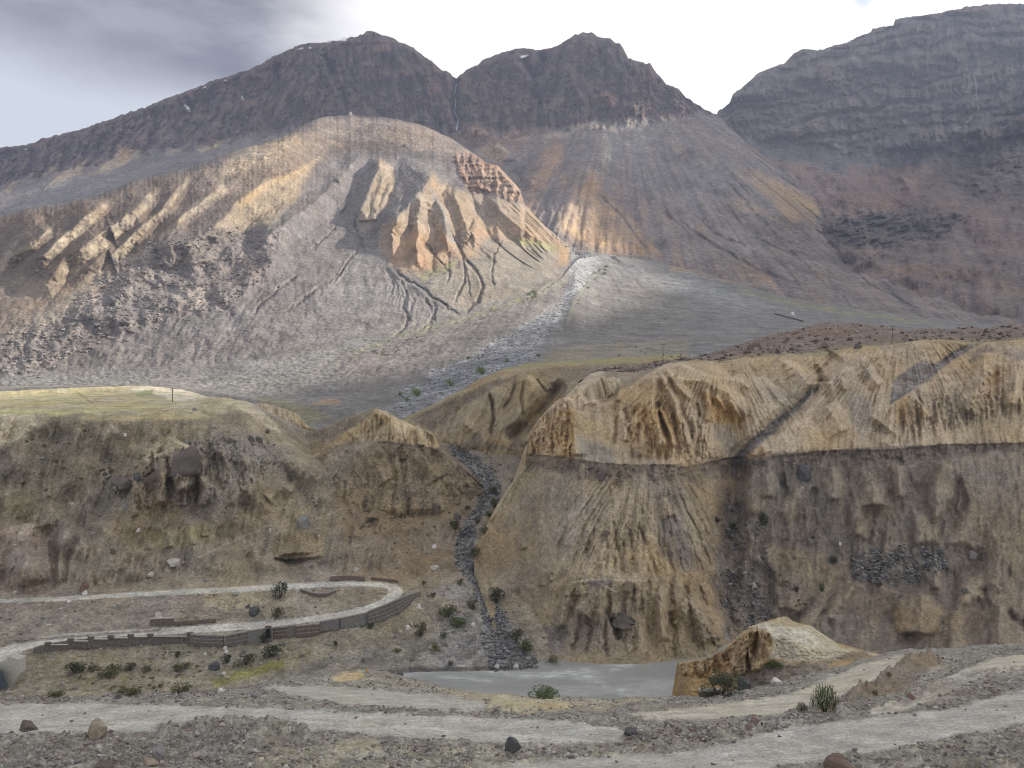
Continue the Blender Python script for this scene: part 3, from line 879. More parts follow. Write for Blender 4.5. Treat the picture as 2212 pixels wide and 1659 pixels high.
    s.paint(V(1, (150, 1340), (700, 1150), (1100, 1000), (1500, 880), (1700, 860), (1300, 1010), (800, 1170), (200, 1330), (100, 1370)), (.125, .108, .10), 8, 8, .9, rock=.1)  # trough behind the ribs, its shade put into the colour
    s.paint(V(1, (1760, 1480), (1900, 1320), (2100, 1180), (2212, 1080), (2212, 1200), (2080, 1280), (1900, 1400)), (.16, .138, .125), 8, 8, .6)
    # centre ribs
    cribs = [
        (V(2, (-30, 1180), (20, 1130), (160, 960)), 14, 26, 22, False),
        (V(2, (260, 1000), (250, 1090), (200, 1170), (140, 1330), (110, 1420), (150, 1500)), 34, 26, 46, True),
        (V(2, (610, 1080), (550, 1190), (480, 1280), (390, 1370), (290, 1450), (240, 1540)), 60, 75, 40, True),
        (V(2, (400, 1370), (345, 1450), (330, 1560)) + V(5, (330, 60), (340, 240)), 26, 18, 30, True),
        (V(2, (530, 1230), (500, 1400), (500, 1520)) + V(5, (490, 100), (500, 310)), 28, 18, 30, True),
        (V(2, (610, 1240), (660, 1380), (690, 1480)) + V(5, (690, 60), (690, 220)), 30, 26, 26, True),
        (V(2, (720, 1200), (780, 1380), (830, 1500)) + V(5, (840, 30), (890, 180)), 30, 26, 34, True),
        (V(2, (950, 1250), (1050, 1370), (1180, 1480), (1330, 1580)), 26, 30, 40, False),
    ]
    for p, a, wl, wr, _ in cribs:
        s.ridge(p, a * 1.6, wl, wr, warp=5, taper=(.12, .34))
    for q, a in [(V(5, (300, 10), (345, 110), (345, 235)), 13), (V(5, (400, 0), (440, 120), (455, 200)), 9), (V(5, (455, 60), (500, 180), (505, 300)), 13), (V(5, (560, 10), (590, 120), (600, 190)), 9), (V(5, (640, 0), (680, 100), (690, 205)), 13), (V(5, (760, 10), (790, 90), (800, 160)), 9), (V(5, (850, 10), (880, 100), (890, 170)), 12), (V(5, (940, 10), (1000, 70), (1060, 100)), 9), (V(2, (600, 1300), (580, 1440), (590, 1540)), 9), (V(2, (780, 1240), (860, 1400), (930, 1560)), 12), (V(2, (860, 1260), (980, 1420), (1060, 1560)), 10), (V(2, (300, 1100), (240, 1230), (190, 1400)), 8), (V(2, (330, 1170), (270, 1300), (200, 1440)), 7)]:
        s.ridge(q, a, 13, 13, warp=4, taper=(.2, .3))
    om = s.mask(V(2, (250, 1010), (350, 1090), (600, 1100), (720, 1200), (960, 1240), (1180, 1320), (1500, 1560), (1380, 1760), (1000, 1700), (500, 1760), (240, 1640), (140, 1480)), 10, 10)
    s.erode([(2, 9, .9), (1, 5, .8)], m=om, seed=355, dark=(.26, .18, .115), da=.35, rough=1.6)
    s.paint(V(2, (250, 1010), (350, 1090), (340, 1220), (280, 1330), (160, 1500), (110, 1430), (180, 1250), (230, 1120)), (.33, .265, .195), 5, 5, .9, rock=.05)
    s.paint(V(2, (600, 1100), (640, 1180), (720, 1200), (830, 1250), (960, 1240), (1180, 1320), (1500, 1560), (1490, 1650), (880, 1650), (240, 1650), (280, 1460), (420, 1350), (530, 1230)), (.315, .24, .165), 8, 8, .9, rock=.08)
    s.paint(V(5, (240, 0), (1250, 0), (1480, 130), (1460, 260), (1370, 280), (1400, 130), (1100, 120), (900, 200), (700, 240), (520, 340), (300, 260)), (.325, .235, .155), 10, 8, .85, rock=.08)
    for p in [V(5, (290, 60), (360, 90), (430, 240), (330, 250)), V(5, (450, 60), (540, 90), (590, 280), (510, 320)), V(5, (640, 60), (730, 100), (740, 200), (660, 200)), V(5, (860, 30), (960, 60), (930, 170), (890, 170))]:
        s.paint(p, (.33, .21, .135), 8, 6, .6)
    s.paint(V(2, (560, 1180), (620, 1230), (690, 1400), (760, 1580), (700, 1560), (640, 1400), (590, 1280)), (.27, .24, .21), 4, 4, .9)
    s.paint(V(5, (900, 90), (1100, 110), (1390, 150), (1380, 280), (1470, 340), (1250, 420), (1000, 520), (700, 590), (550, 420), (700, 280), (900, 210)), (.25, .22, .18), 8, 8, .85, rock=.2)
    s.paint(V(5, (1140, 90), (1250, 100), (1400, 140), (1390, 180), (1250, 150), (1120, 120)), (.30, .29, .13), 6, 6, .7)
    s.paint(V(5, (500, 330), (600, 300), (700, 250), (760, 230), (720, 290), (600, 350), (540, 370)), (.28, .26, .13), 6, 6, .55)
    # broken cliff on the right shoulder
    cliff = V(2, (720, 1000), (830, 985), (920, 1010), (1040, 1060), (1110, 1120), (1160, 1200), (1180, 1300), (1100, 1290), (980, 1240), (880, 1250), (820, 1230), (760, 1100))
    cm = s.mask(cliff, 5, 5)
    s.tint(cm, (.25, .165, .12), rock=.8)
    s.D -= cm * (26 * (ridged(X / 17, Y / 42, 3, 81) - .4) + 14 * (gn(Y / 7 + .4 * s.nx, X / 90, 82)))
    s.paint(V(2, (900, 1070), (1040, 1060), (1110, 1130), (1170, 1290), (1060, 1230), (930, 1230)), (.36, .25, .17), 5, 6, .7, rock=.7)
    s.ridge(V(2, (900, 1060), (920, 1150), (900, 1230)), 26, 20, 30, warp=3)
    # plain talus relief
    s.D -= mtn * (9 * fbm(X / 70, Y / 60, 4, 83) + 3.6 * fbm(X / 17, Y / 15, 3, 84) * (.3 + s.rock))
    diag = (X + .9 * Y)
    s.D -= mtn * 3 * (ridged(diag / 26 + .3 * s.nx, (X - Y) / 160, 3, 85) - .4) * sstep(760, 500, X) * sstep(.1, .5, s.rock + .2)
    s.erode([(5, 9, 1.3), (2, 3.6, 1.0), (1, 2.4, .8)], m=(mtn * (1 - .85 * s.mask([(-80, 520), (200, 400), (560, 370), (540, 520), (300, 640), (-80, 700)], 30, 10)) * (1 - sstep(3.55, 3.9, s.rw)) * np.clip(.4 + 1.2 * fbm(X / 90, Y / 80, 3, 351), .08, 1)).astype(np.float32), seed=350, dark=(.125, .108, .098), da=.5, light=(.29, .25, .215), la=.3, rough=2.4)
    # block field lower left
    blk = [V(4, (700, 220), (1000, 120), (1400, 40), (1560, 40), (1800, 60), (1700, 380), (1400, 560), (1250, 600), (1000, 640), (700, 760), (200, 960), (-60, 960), (-60, 800), (250, 640), (600, 400))]
    bm = s.mask(blk[0], 16, 12)
    s.tint(bm * .45, (.205, .172, .152), rock=.7)
    s.D -= bm * 20 * fbm(X / 44, Y / 34, 4, 86)
    for p in [V(4, (0, 900), (250, 780), (400, 640), (600, 600), (720, 640), (700, 730), (500, 780), (200, 860)), V(4, (740, 640), (850, 620), (840, 690), (760, 730)), V(4, (1320, 260), (1500, 180), (1480, 240), (1340, 320)), V(4, (1490, 340), (1560, 300), (1720, 210), (1790, 140), (1800, 180), (1650, 300), (1540, 390))]:
        s.paint(p, (.135, .118, .11), 10, 14, .38, rock=.6)
    for p, a, wl, wr in [(V(4, (720, 640), (900, 600), (980, 590)), 12, 26, 40), (V(4, (1800, 150), (1620, 320), (1500, 420), (1420, 560)), 22, 40, 40), (V(4, (380, 620), (650, 590), (900, 600)), 14, 22, 22), (V(4, (1000, 290), (840, 380), (700, 520)), 14, 30, 30), (V(4, (1560, 60), (1340, 210), (1180, 280)), 14, 26, 26)]:
        s.ridge(p, a, wl, wr, warp=8)
    s.paint(V(4, (1090, 420), (1330, 400), (1320, 500), (1220, 540), (1120, 480)), (.33, .285, .24), 6, 6, .8, rock=.05)
    s.paint(V(4, (0, 740), (250, 560), (700, 300), (950, 130), (980, 190), (700, 430), (350, 620), (0, 800)), (.25, .215, .18), 8, 6, .8, rock=.15)
    # grey runout cone between the ribs
    s.paint(V(5, (205, 95), (330, 280), (540, 400), (800, 580), (300, 740), (0, 830), (-300, 760), (-100, 400)), (.215, .20, .19), 8, 8, .8, rock=.3)
    for k in range(26):
        rr = random.Random(k)
        x0, y0 = 250 + 330 * rr.random(), 240
        y0 = 250 + (x0 - 250) * .72
        p = V(5, (x0 - 20, y0 - 20), (x0 + 20 + 30 * rr.random(), y0 + 110), (x0 + 60 * (rr.random() - .5), y0 + 190 + 90 * rr.random()))
        s.gully(p, 3.2, 3.5, warp=6, taper=(.2, .3))
    # stream channels with levees
    for p, w, a in [(V(5, (690, 0), (740, 110), (790, 180), (805, 280), (800, 370), (760, 440), (735, 540)), 4, 13), (V(5, (800, 200), (850, 270), (890, 340), (912, 420), (890, 500), (780, 580)), 5, 15), (V(5, (810, 290), (835, 400), (842, 480)), 3, 8),
                 (V(5, (530, 100), (600, 180), (650, 250), (705, 310), (680, 400)), 3, 9), (V(5, (1050, 90), (990, 200), (975, 300), (1000, 440)), 3, 8), (V(5, (150, 110), (0, 310), (-60, 400)), 3, 9), (V(2, (70, 1200), (50, 1300), (0, 1420)), 4, 10), (V(2, (90, 1400), (120, 1520), (170, 1640)), 3, 8),
                 (V(5, (430, 430), (420, 540), (440, 610), (390, 690), (310, 750)), 4, 9), (V(5, (600, 480), (610, 560), (590, 630), (480, 700)), 4, 9), (V(5, (320, 270), (450, 370), (600, 470), (700, 540), (800, 600)), 4, 10),
                 (V(4, (2170, 10), (2000, 180)), 4, 9), (V(4, (1930, 310), (1700, 500), (1620, 590)), 4, 9), (V(4, (2212, 290), (2000, 450), (1800, 580)), 4, 9)]:
        s.ridge(p, a * .25, w * 3, warp=6, grow=1.3)
        s.ridge(p, -a * .7, w * .8, warp=7, grow=1.5)
        s.ridge(p, -a * .5, w * 1.6, warp=9, grow=.6)
        s.stroke(p, w * .22, (.12, .11, .10), .28, warp=7, soft=w * .3)
    # ---- debris fan
    fan_rock = .3
    s.tint(fanm, (.215, .205, .19), rock=fan_rock)
    s.paint(V(5, (0, 850), (500, 680), (800, 590), (1200, 440), (1450, 330), (1480, 400), (1300, 560), (1000, 740), (600, 960), (300, 1080), (0, 1100)), (.195, .175, .16), 16, 14, .8, rock=.3)
    s.paint(V(5, (1480, 60), (1560, 120), (1700, 250), (1560, 420), (1480, 560), (1400, 640), (1350, 700), (1250, 880), (900, 1000), (600, 1180), (420, 1260), (330, 1180), (420, 1060), (700, 920), (980, 760), (1200, 640), (1400, 520), (1480, 380), (1490, 200)), (.265, .265, .27), 8, 12, .9, rock=.85)
    s.paint(V(5, (1330, 0), (1480, 90), (1800, 250), (2240, 360), (2240, 440), (1900, 350), (1700, 250), (1500, 170)), (.24, .238, .232), 10, 14, .6, rock=.5)
    s.paint(V(6, (-60, 300), (200, 380), (500, 500), (700, 560), (500, 560), (200, 500), (-60, 430)), (.28, .28, .27), 10, 12, .8, rock=.6)
    s.paint(V(5, (1570, 430), (1700, 400), (1900, 380), (2240, 500), (2240, 760), (1800, 800), (1430, 690), (1420, 620)), (.205, .192, .175), 14, 12, .85, rock=.4)
    s.paint(V(5, (1560, 430), (1500, 540), (1420, 630), (1440, 700), (1560, 640), (1600, 520)), (.15, .138, .125), 6, 6, .75)
    s.paint(V(5, (1250, 880), (1500, 780), (2240, 760), (2240, 860), (1700, 880), (1300, 940)), (.27, .24, .175), 12, 10, .8, rock=.15)
    s.paint(V(5, (1500, 880), (1900, 860), (1900, 890), (1400, 930)), (.34, .31, .12), 5, 6, .75)
    s.paint(V(6, (-60, 270), (200, 290), (560, 400), (500, 410), (100, 320), (-60, 300)), (.36, .27, .17), 6, 6, .8)
    s.paint(V(6, (350, 410), (600, 470), (800, 510), (1200, 570), (1700, 640), (1500, 640), (1000, 570), (600, 500)), (.30, .285, .13), 5, 7, .75, streak=(40, 6))
    s.paint([(560, 860), (650, 870), (720, 905), (640, 920), (560, 905)], (.27, .25, .14), 8, 8, .7)
    s.paint(V(5, (560, 1160), (700, 1110), (1100, 950), (1250, 900), (1000, 1040), (700, 1190)), BLUEGREY, 8, 8, .4, rock=.8)
    s.paint(V(4, (1980, 1160), (2080, 1130), (2190, 1130), (2180, 1160), (2060, 1170)), (.38, .27, .18), 3, 4, .85)
    gl = s.line_mask(V(5, (100, 830), (300, 740), (560, 680), (820, 600), (1080, 520), (1300, 430), (1460, 370)), 7, 7, 10)
    s.tint(gl * np.clip(.2 + 1.6 * fbm(X / 9, Y / 5, 3, 94), 0, 1) * .8, (.235, .25, .105))
    gl = s.line_mask(V(5, (1440, 640), (1500, 500), (1560, 410), (1640, 320), (1760, 260)), 6, 5, 8)
    s.tint(gl * np.clip(.1 + 1.6 * fbm(X / 8, Y / 5, 3, 95), 0, 1) * .8, (.20, .225, .09))
    # fan relief: old channels run down and out from the mouth
    fl = np.degrees(np.arctan2(Y - 470, (X - 1250) * .45))
    s.dz += fanm * (1.5 * fbm(fl / 3.2, np.hypot(X - 1250, Y - 470) / 160, 4, 91) + .9 * fbm(X / 13, Y / 5, 3, 92)) * sstep(1.05, 1.3, s.rw)
    for p, a, w in [(V(5, (1300, 10), (1440, 110), (1520, 180), (1480, 330), (1380, 520), (1200, 660), (900, 830), (600, 1000), (300, 1180)), 14, 22), (V(5, (1560, 420), (1480, 560), (1430, 660)), -10, 12)]:
        s.ridge(p, -a, w, warp=6, taper=(.05, .05))
    s.ridge(V(5, (1600, 180), (1700, 160), (1850, 260), (2100, 300)), 18, 10, warp=3)
    s.ridge(V(5, (1240, 460), (1340, 370), (1450, 350)), 14, 12, warp=3)
    s.paint(V(5, (1240, 470), (1280, 390), (1390, 345), (1370, 370), (1270, 430)), (.17, .15, .13), 3, 3, .7)
    hum = cell(X / 6, Y / 4, 93)
    s.D -= s.rock * mtn * 4.0 * np.clip(.55 - hum[0], 0, 1) * (hum[1] > .45)
    bed = s.mask(V(5, (1330, 10), (1480, 90), (1560, 120), (1660, 220), (1560, 420), (1480, 540), (1400, 640), (1350, 700), (1250, 870), (900, 1000), (600, 1180), (420, 1260), (330, 1180), (420, 1060), (700, 920), (980, 760), (1200, 640), (1400, 520), (1470, 380), (1460, 200)), 6, 10)
    s.bedmask, s.blockmask = bed, bm
    return s, [('stream_bed', bed), ('ground', (1 - mtn) * (bed < .5))]
# ------------------------------------------------------------------ far river bank: valley floor, switchback road, hillside and meadow terrace, side stream
ROAD_LOW = [(-60, 1440), (0, 1428), (30, 1416), (62, 1402), (110, 1390), (150, 1383), (200, 1379), (330, 1372), (480, 1364), (560, 1357), (640, 1348), (720, 1336), (770, 1326), (819, 1313), (850, 1299), (868, 1285), (871, 1275), (862, 1266), (838, 1259), (780, 1256), (700, 1257), (600, 1262), (500, 1268), (400, 1273), (273, 1280), (200, 1285), (100, 1291), (0, 1295), (-80, 1299)]


def road_edges():
    up = [(-60, 1412), (0, 1399), (40, 1388), (80, 1378), (137, 1369), (250, 1362), (400, 1354), (465, 1348), (560, 1342), (655, 1334), (737, 1321), (790, 1308), (822, 1295), (837, 1283), (838, 1273), (826, 1269), (790, 1266), (740, 1266), (655, 1271), (560, 1277), (460, 1282), (330, 1287), (200, 1294), (80, 1300), (0, 1302), (-80, 1306)]
    return ROAD_LOW[:], up


def left_bank():
    s = Sheet(-700, 1280, [
        {'z': True, 'p': [(-700, 1600, -98), (0, 1600, -98), (500, 1580, -98), (870, 1490, -98), (1100, 1480, -98), (1280, 1476, -98)]},
        {'z': True, 'p': [(-700, 1530, -94.5), (0, 1520, -94.5), (300, 1510, -94.6), (500, 1496, -94.8), (700, 1472, -95.2), (870, 1451, -95.8), (1100, 1444, -95.7), (1150, 1441, -95.9), (1200, 1439, -97.5), (1280, 1436, -99.5)]},
        [(-700, 1450, 238), (-100, 1440, 241), (0, 1425, 245), (60, 1404, 251), (150, 1392, 256), (300, 1381, 260), (500, 1373, 264), (700, 1353, 270), (800, 1333, 276), (850, 1318, 281), (880, 1300, 287), (905, 1290, 291), (1000, 1330, 278), (1100, 1345, 274), (1280, 1350, 272)],
        [(-700, 1430, 240), (-100, 1412, 247), (0, 1400, 252), (60, 1388, 256), (150, 1375, 262), (300, 1366, 266), (500, 1357, 270), (650, 1342, 275), (750, 1325, 281), (800, 1310, 286), (835, 1292, 292), (870, 1283, 295), (905, 1278, 296), (1000, 1315, 285), (1100, 1335, 278), (1280, 1340, 276)],
        [(-700, 1330, 284), (0, 1303, 286), (300, 1283, 291), (500, 1273, 295), (700, 1264, 299), (790, 1264, 300), (838, 1281, 297), (870, 1278, 298), (905, 1270, 300), (1000, 1262, 305), (1050, 1290, 295), (1280, 1330, 280)],
        [(-700, 1318, 290), (0, 1296, 291), (300, 1277, 296), (500, 1266, 300), (700, 1257, 304), (830, 1257, 305), (900, 1262, 304), (1000, 1250, 309), (1050, 1285, 297), (1280, 1320, 284)],
        [(-700, 1150, 320), (0, 1130, 328), (150, 1130, 326), (300, 1130, 330), (450, 1130, 332), (600, 1130, 342), (800, 1130, 352), (940, 1130, 359), (990, 1132, 357), (1060, 1130, 360), (1280, 1130, 372)],
        [(-700, 1010, 345), (0, 1000, 352), (150, 995, 356), (300, 990, 358), (420, 985, 356), (550, 990, 366), (650, 1000, 386), (800, 1000, 408), (950, 1000, 426), (1000, 1000, 431), (1280, 1000, 446)],
        [(-700, 915, 362), (0, 903, 368), (150, 899, 370), (190, 907, 366), (300, 909, 368), (350, 903, 372), (420, 905, 378), (500, 925, 385), (600, 950, 405), (700, 960, 430), (800, 962, 440), (900, 962, 448), (1000, 962, 455), (1280, 960, 470)],
        [(-700, 880, 430), (0, 866, 440), (200, 872, 430), (350, 876, 422), (440, 866, 422), (480, 859, 424), (520, 864, 428), (545, 871, 430), (580, 889, 434), (620, 908, 440), (660, 928, 450), (700, 938, 458), (900, 950, 470), (1280, 950, 490)],
        {'p': [(-700, 855, 560), (0, 846, 565), (100, 841, 570), (200, 836, 572), (290, 833, 575), (350, 836, 570), (390, 841, 565), (420, 848, 560), (446, 856, 550), (480, 862, 540), (560, 900, 500), (700, 950, 500), (1280, 960, 510)], 'jit': [(.8, 30), (.6, 8)]},
        [(-700, 930, 640), (0, 915, 640), (400, 910, 620), (560, 960, 560), (700, 1000, 560), (1280, 1010, 570)],
    ], [14, 50, 18, 44, 12, 72, 76, 56, 30, 22, 8], smooth=(5, 3), seed=41)
    X, Y = s.PX, s.PY
    G = (.235, .20, .15)
    s.tint(np.ones_like(X), G, rock=.15)
    hill = sstep(5.0, 5.3, s.rw) * (1 - sstep(8.6, 9.0, s.rw))
    floor = 1 - sstep(4.2, 5.0, s.rw)
    mead = sstep(8.6, 9.0, s.rw)
    # colours
    s.paint([(-90, 1380), (300, 1360), (900, 1290), (1120, 1320), (1180, 1500), (-90, 1540)], (.205, .185, .145), 14, 12, .8, rock=.35)
    s.paint([(380, 1400), (560, 1390), (760, 1385), (800, 1400), (520, 1480), (300, 1500)], (.215, .195, .15), 10, 12, .5)
    s.paint([(500, 1490), (700, 1420), (900, 1370), (1060, 1380), (1060, 1450), (860, 1460), (600, 1490)], (.185, .172, .15), 14, 14, .8, rock=.5)
    s.paint([(-90, 1310), (300, 1290), (480, 1280), (600, 1290), (480, 1350), (200, 1360), (-90, 1390)], (.205, .18, .15), 10, 10, .7, rock=.45)
    s.paint([(440, 1280), (560, 1275), (600, 1300), (500, 1320), (440, 1310)], (.31, .265, .18), 6, 8, .7)
    s.paint([(620, 1290), (740, 1285), (800, 1290), (700, 1330), (560, 1340)], (.27, .235, .175), 8, 8, .6)
    s.paint(V(7, (0, 250), (500, 120), (900, 350), (800, 560), (640, 760), (520, 900), (380, 760), (0, 560)), (.19, .162, .122), 18, 14, .85, rock=.15)
    s.paint(V(7, (-60, 560), (200, 560), (260, 720), (0, 740)), (.24, .22, .14), 10, 10, .5, rock=.5)
    s.paint(V(7, (-80, 860), (180, 790), (330, 860), (370, 1000), (330, 1240), (-80, 1250)), (.275, .215, .165), 8, 8, .9, rock=.45)
    s.paint(V(7, (60, 850), (180, 790), (250, 830), (160, 870)), (.40, .325, .24), 6, 6, .8)
    s.paint(V(7, (-60, 1090), (120, 1080), (330, 1180), (300, 1240), (-60, 1240)), (.195, .145, .105), 8, 10, .7, rock=.6)
    s.paint(V(7, (640, 760), (820, 720), (1100, 960), (900, 1190), (560, 1230), (520, 950)), (.255, .21, .15), 12, 12, .8, rock=.2)
    s.paint(V(7, (850, 420), (1000, 250), (1300, 200), (1350, 560), (1320, 760), (1100, 800), (900, 720), (780, 560)), (.225, .175, .115), 14, 12, .75, rock=.35)
    s.paint(V(7, (920, 330), (1000, 270), (1100, 230), (1200, 260), (1270, 340), (1170, 310), (1060, 350), (950, 400), (905, 400)), (.42, .355, .24), 5, 5, .95, rock=.05)
    s.paint(V(7, (1170, 270), (1240, 250), (1310, 350), (1280, 350), (1220, 295)), (.50, .44, .36), 3, 3, .9)
    s.paint(V(7, (1200, 260), (1360, 180), (1600, 180), (1740, 300), (1640, 480), (1600, 620), (1480, 760), (1330, 700), (1320, 380)), (.255, .225, .18), 10, 10, .85, rock=.35)
    s.paint(V(7, (1480, 400), (1600, 420), (1620, 520), (1500, 540)), (.21, .185, .17), 8, 8, .7, rock=.3)
    s.paint(V(7, (1130, 640), (1320, 560), (1350, 760), (1200, 800)), (.26, .23, .20), 8, 8, .6)
    s.paint(V(7, (930, 880), (1100, 830), (1340, 780), (1340, 900), (1220, 950), (960, 950)), (.29, .25, .15), 8, 8, .7)
    s.paint(V(7, (1600, 700), (1720, 560), (1900, 560), (2000, 700), (1900, 880), (1700, 820)), (.265, .215, .145), 10, 10, .7, rock=.15)
    s.paint(V(7, (1710, 640), (1740, 600), (1850, 570), (1900, 590), (1860, 700), (1710, 710)), (.33, .28, .185), 4, 4, .8, rock=.05)
    s.paint(V(7, (1720, 900), (1850, 850), (2080, 870), (2080, 1050), (1900, 1060), (1780, 1040)), (.275, .22, .14), 6, 8, .8, rock=.1)
    s.paint(V(7, (1760, 1010), (1900, 1020), (2080, 1000), (2090, 1050), (1840, 1060)), (.11, .09, .07), 4, 5, .8)
    s.paint(V(8, (0, 560), (300, 560), (700, 500), (900, 580), (760, 900), (700, 1140), (400, 1170), (0, 1130)), (.225, .175, .122), 16, 14, .8, rock=.2)
    s.paint(V(7, (1500, 30), (1650, 60), (1830, 190), (2000, 400), (1900, 480), (1750, 280), (1560, 130)), (.31, .265, .19), 8, 8, .8, rock=.1)
    # meadow and terrace top
    s.paint([(-90, 830), (300, 830), (450, 850), (490, 858), (560, 880), (430, 905), (330, 908), (190, 908), (150, 898), (-90, 905)], (.42, .365, .235), 6, 6, .95, rock=.05)
    s.paint(V(7, (520, 80), (800, 20), (1090, 60), (1060, 125), (760, 140), (560, 130)), (.38, .32, .185), 5, 6, .7)
    s.paint([(-90, 888), (120, 884), (300, 880), (360, 878), (240, 888), (100, 896), (-90, 897)], (.46, .44, .22), 4, 4, .8)
    s.paint(V(4, (800, 1050), (1060, 1040), (1180, 1045), (1360, 1110), (1280, 1130), (1100, 1130), (990, 1090), (880, 1080)), (.62, .55, .42), 4, 6, .95, rock=.05)
    s.paint(V(4, (0, 1080), (350, 1060), (600, 1060), (800, 1090), (500, 1150), (0, 1160)), (.36, .33, .19), 8, 8, .7)
    s.paint(V(4, (340, 1060), (440, 1065), (420, 1085), (350, 1080)), (.55, .50, .37), 3, 4, .8)
    s.paint(V(4, (640, 1090), (780, 1090), (740, 1140), (690, 1130)), (.45, .39, .27), 4, 4, .7)
    s.paint(V(4, (850, 1075), (980, 1065), (990, 1100), (900, 1110)), (.21, .24, .11), 4, 4, .7)
    s.stroke(V(4, (490, 1080), (540, 1110), (600, 1150)), 1.3, (.17, .14, .09), .8)
    s.paint(V(4, (1460, 1115), (1640, 1160), (1760, 1270), (1830, 1370), (1740, 1330), (1600, 1220)), (.46, .39, .27), 5, 6, .9, rock=.05)
    s.paint(V(4, (-60, 1225), (270, 1220), (360, 1260), (200, 1330), (120, 1400), (-60, 1460)), (.44, .385, .30), 7, 8, .9, rock=.2)
    s.paint(V(4, (230, 1225), (560, 1220), (460, 1290), (340, 1340), (260, 1310)), (.21, .18, .135), 8, 8, .7)
    s.paint(V(4, (460, 1330), (520, 1270), (600, 1260), (570, 1320), (490, 1360)), (.33, .28, .20), 5, 6, .7, rock=.4)
    s.paint(V(4, (650, 1380), (700, 1290), (780, 1290), (760, 1340), (680, 1390)), (.33, .29, .23), 4, 5, .8, rock=.3)
    s.stroke(V(4, (1300, 1210), (1460, 1250)), 3, (.17, .14, .11), .5, rock=.9)
    # relief of the hillside
    sc_ = hill
    s.D -= sc_ * (8.5 * fbm(X / 80, Y / 80, 2, 141) + 1.5 * fbm(X / 20, Y / 24, 3, 142))
    down = ridged((X + .25 * (Y - 900)) / 26 + .25 * s.nx, Y / 170, 3, 143)
    s.D -= sc_ * 3.4 * (down - .4)
    crag = s.mask(V(7, (690, 560), (900, 370), (1000, 260), (1300, 240), (1720, 230), (1760, 420), (1620, 560), (1350, 640), (1090, 700), (820, 690)), 10, 12)
    s.D -= crag * (5.0 * (ridged(X / 19 + .3 * s.nx, Y / 60, 3, 144) - .4) + 1.6 * fbm(X / 9, Y / 11, 3, 145))
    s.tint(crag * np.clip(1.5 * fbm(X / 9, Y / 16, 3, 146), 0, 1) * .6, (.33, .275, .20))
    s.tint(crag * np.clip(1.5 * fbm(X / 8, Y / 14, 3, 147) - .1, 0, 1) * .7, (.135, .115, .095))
    s.rock *= 1 - .55 * hill
    s.rock += crag * .25
    for p, a, wl, wr in [
        (V(7, (1180, 270), (1120, 420), (1200, 600)), 13, 34, 40), (V(7, (1030, 340), (1050, 500), (1040, 690)), 10, 18, 14), (V(7, (1300, 380), (1310, 560), (1290, 700)), 9, 12, 14),
        (V(7, (870, 500), (860, 700), (880, 760)), 6, 12, 12), (V(7, (770, 530), (720, 590)), 7, 18, 12), (V(7, (160, 790), (170, 950), (200, 1200)), 12, 55, 50),
        (V(7, (1720, 640), (1810, 560), (1900, 590)), 5, 20, 26), (V(7, (1900, 840), (1910, 1000)), 7, 45, 40), (V(7, (1480, 20), (1700, 160), (1900, 330), (2060, 560)), 8, 40, 40), (V(7, (1420, 300), (1480, 480), (1500, 700)), 4, 14, 14), (V(7, (1560, 330), (1600, 500), (1600, 640)), 4, 12, 12),
        (V(7, (1220, 780), (1240, 940)), 4, 12, 16), (V(7, (1080, 840), (1090, 950)), 3.5, 14, 12), (V(7, (960, 880), (950, 960)), 3, 12, 12), (V(7, (1320, 780), (1310, 880)), 3, 10, 10), (V(7, (660, 780), (700, 1000), (760, 1200)), 5, 30, 36), (V(7, (420, 760), (400, 900), (370, 1200)), 4, 16, 16)]:
        s.ridge(p, a, wl, wr, warp=4, taper=(.06, .12))
    for p, a, w, c in [(V(7, (310, 860), (350, 1000), (340, 1220)), 5, 8, None), (V(7, (520, 760), (440, 1000), (400, 1220)), 5, 8, None), (V(7, (650, 1040), (600, 1120), (620, 1220)), 4, 7, (.20, .13, .09)), (V(7, (1470, 380), (1480, 700)), 3.5, 4, None), (V(7, (1590, 380), (1620, 560)), 3.5, 4, None), (V(7, (1080, 360), (1090, 460), (1120, 620)), 8, 9, None), (V(7, (990, 420), (960, 560), (930, 720)), 6, 9, None), (V(7, (550, 620), (520, 800), (470, 960)), 4, 12, None)]:
        s.gully(p, a * .4, w, warp=6)
        s.stroke(p, w * .4, c or (.18, .15, .12), .22)
    s.gully(V(7, (1740, 1020), (1840, 1040), (1950, 1030), (2090, 1010)), 3.5, 6, warp=2)
    s.erode([(5, 4.5, 1.3), (2, 1.6, 1.0), (1, .8, .8)], m=(hill * np.clip(.5 + 1.2 * fbm(X / 80, Y / 60, 3, 381), .12, 1)).astype(np.float32), seed=380, dark=(.145, .122, .095), da=.55, light=(.31, .262, .19), la=.4, rough=.9)
    # side stream bed
    st = [(1120, 1446), (1098, 1418), (1078, 1384), (1072, 1352), (1062, 1322), (1052, 1290), (1046, 1262), (1030, 1240), (1012, 1222), (1004, 1196), (1004, 1170), (1012, 1146), (1026, 1116), (1046, 1086), (1058, 1062), (1058, 1042), (1046, 1022), (1024, 1000), (1002, 985), (984, 968)]
    s.gully(st, 5.0, 52, warp=4, taper=(.3, .02))
    s.gully(st, 1.6, 20, warp=4, taper=(.2, .02))
    bedw = np.interp(Y, [960, 1000, 1060, 1100, 1200, 1260, 1320, 1380, 1450], [8, 16, 20, 12, 20, 22, 22, 30, 48])
    idx, dd, tt, sd = s._pd(st, 100, 10)
    bed = np.zeros(X.size)
    bed[idx] = 1 - sstep(-4, 5, dd - bedw.ravel()[idx])
    bed = bed.reshape(X.shape)
    s.tint(bed, (.215, .21, .205), rock=1.0)
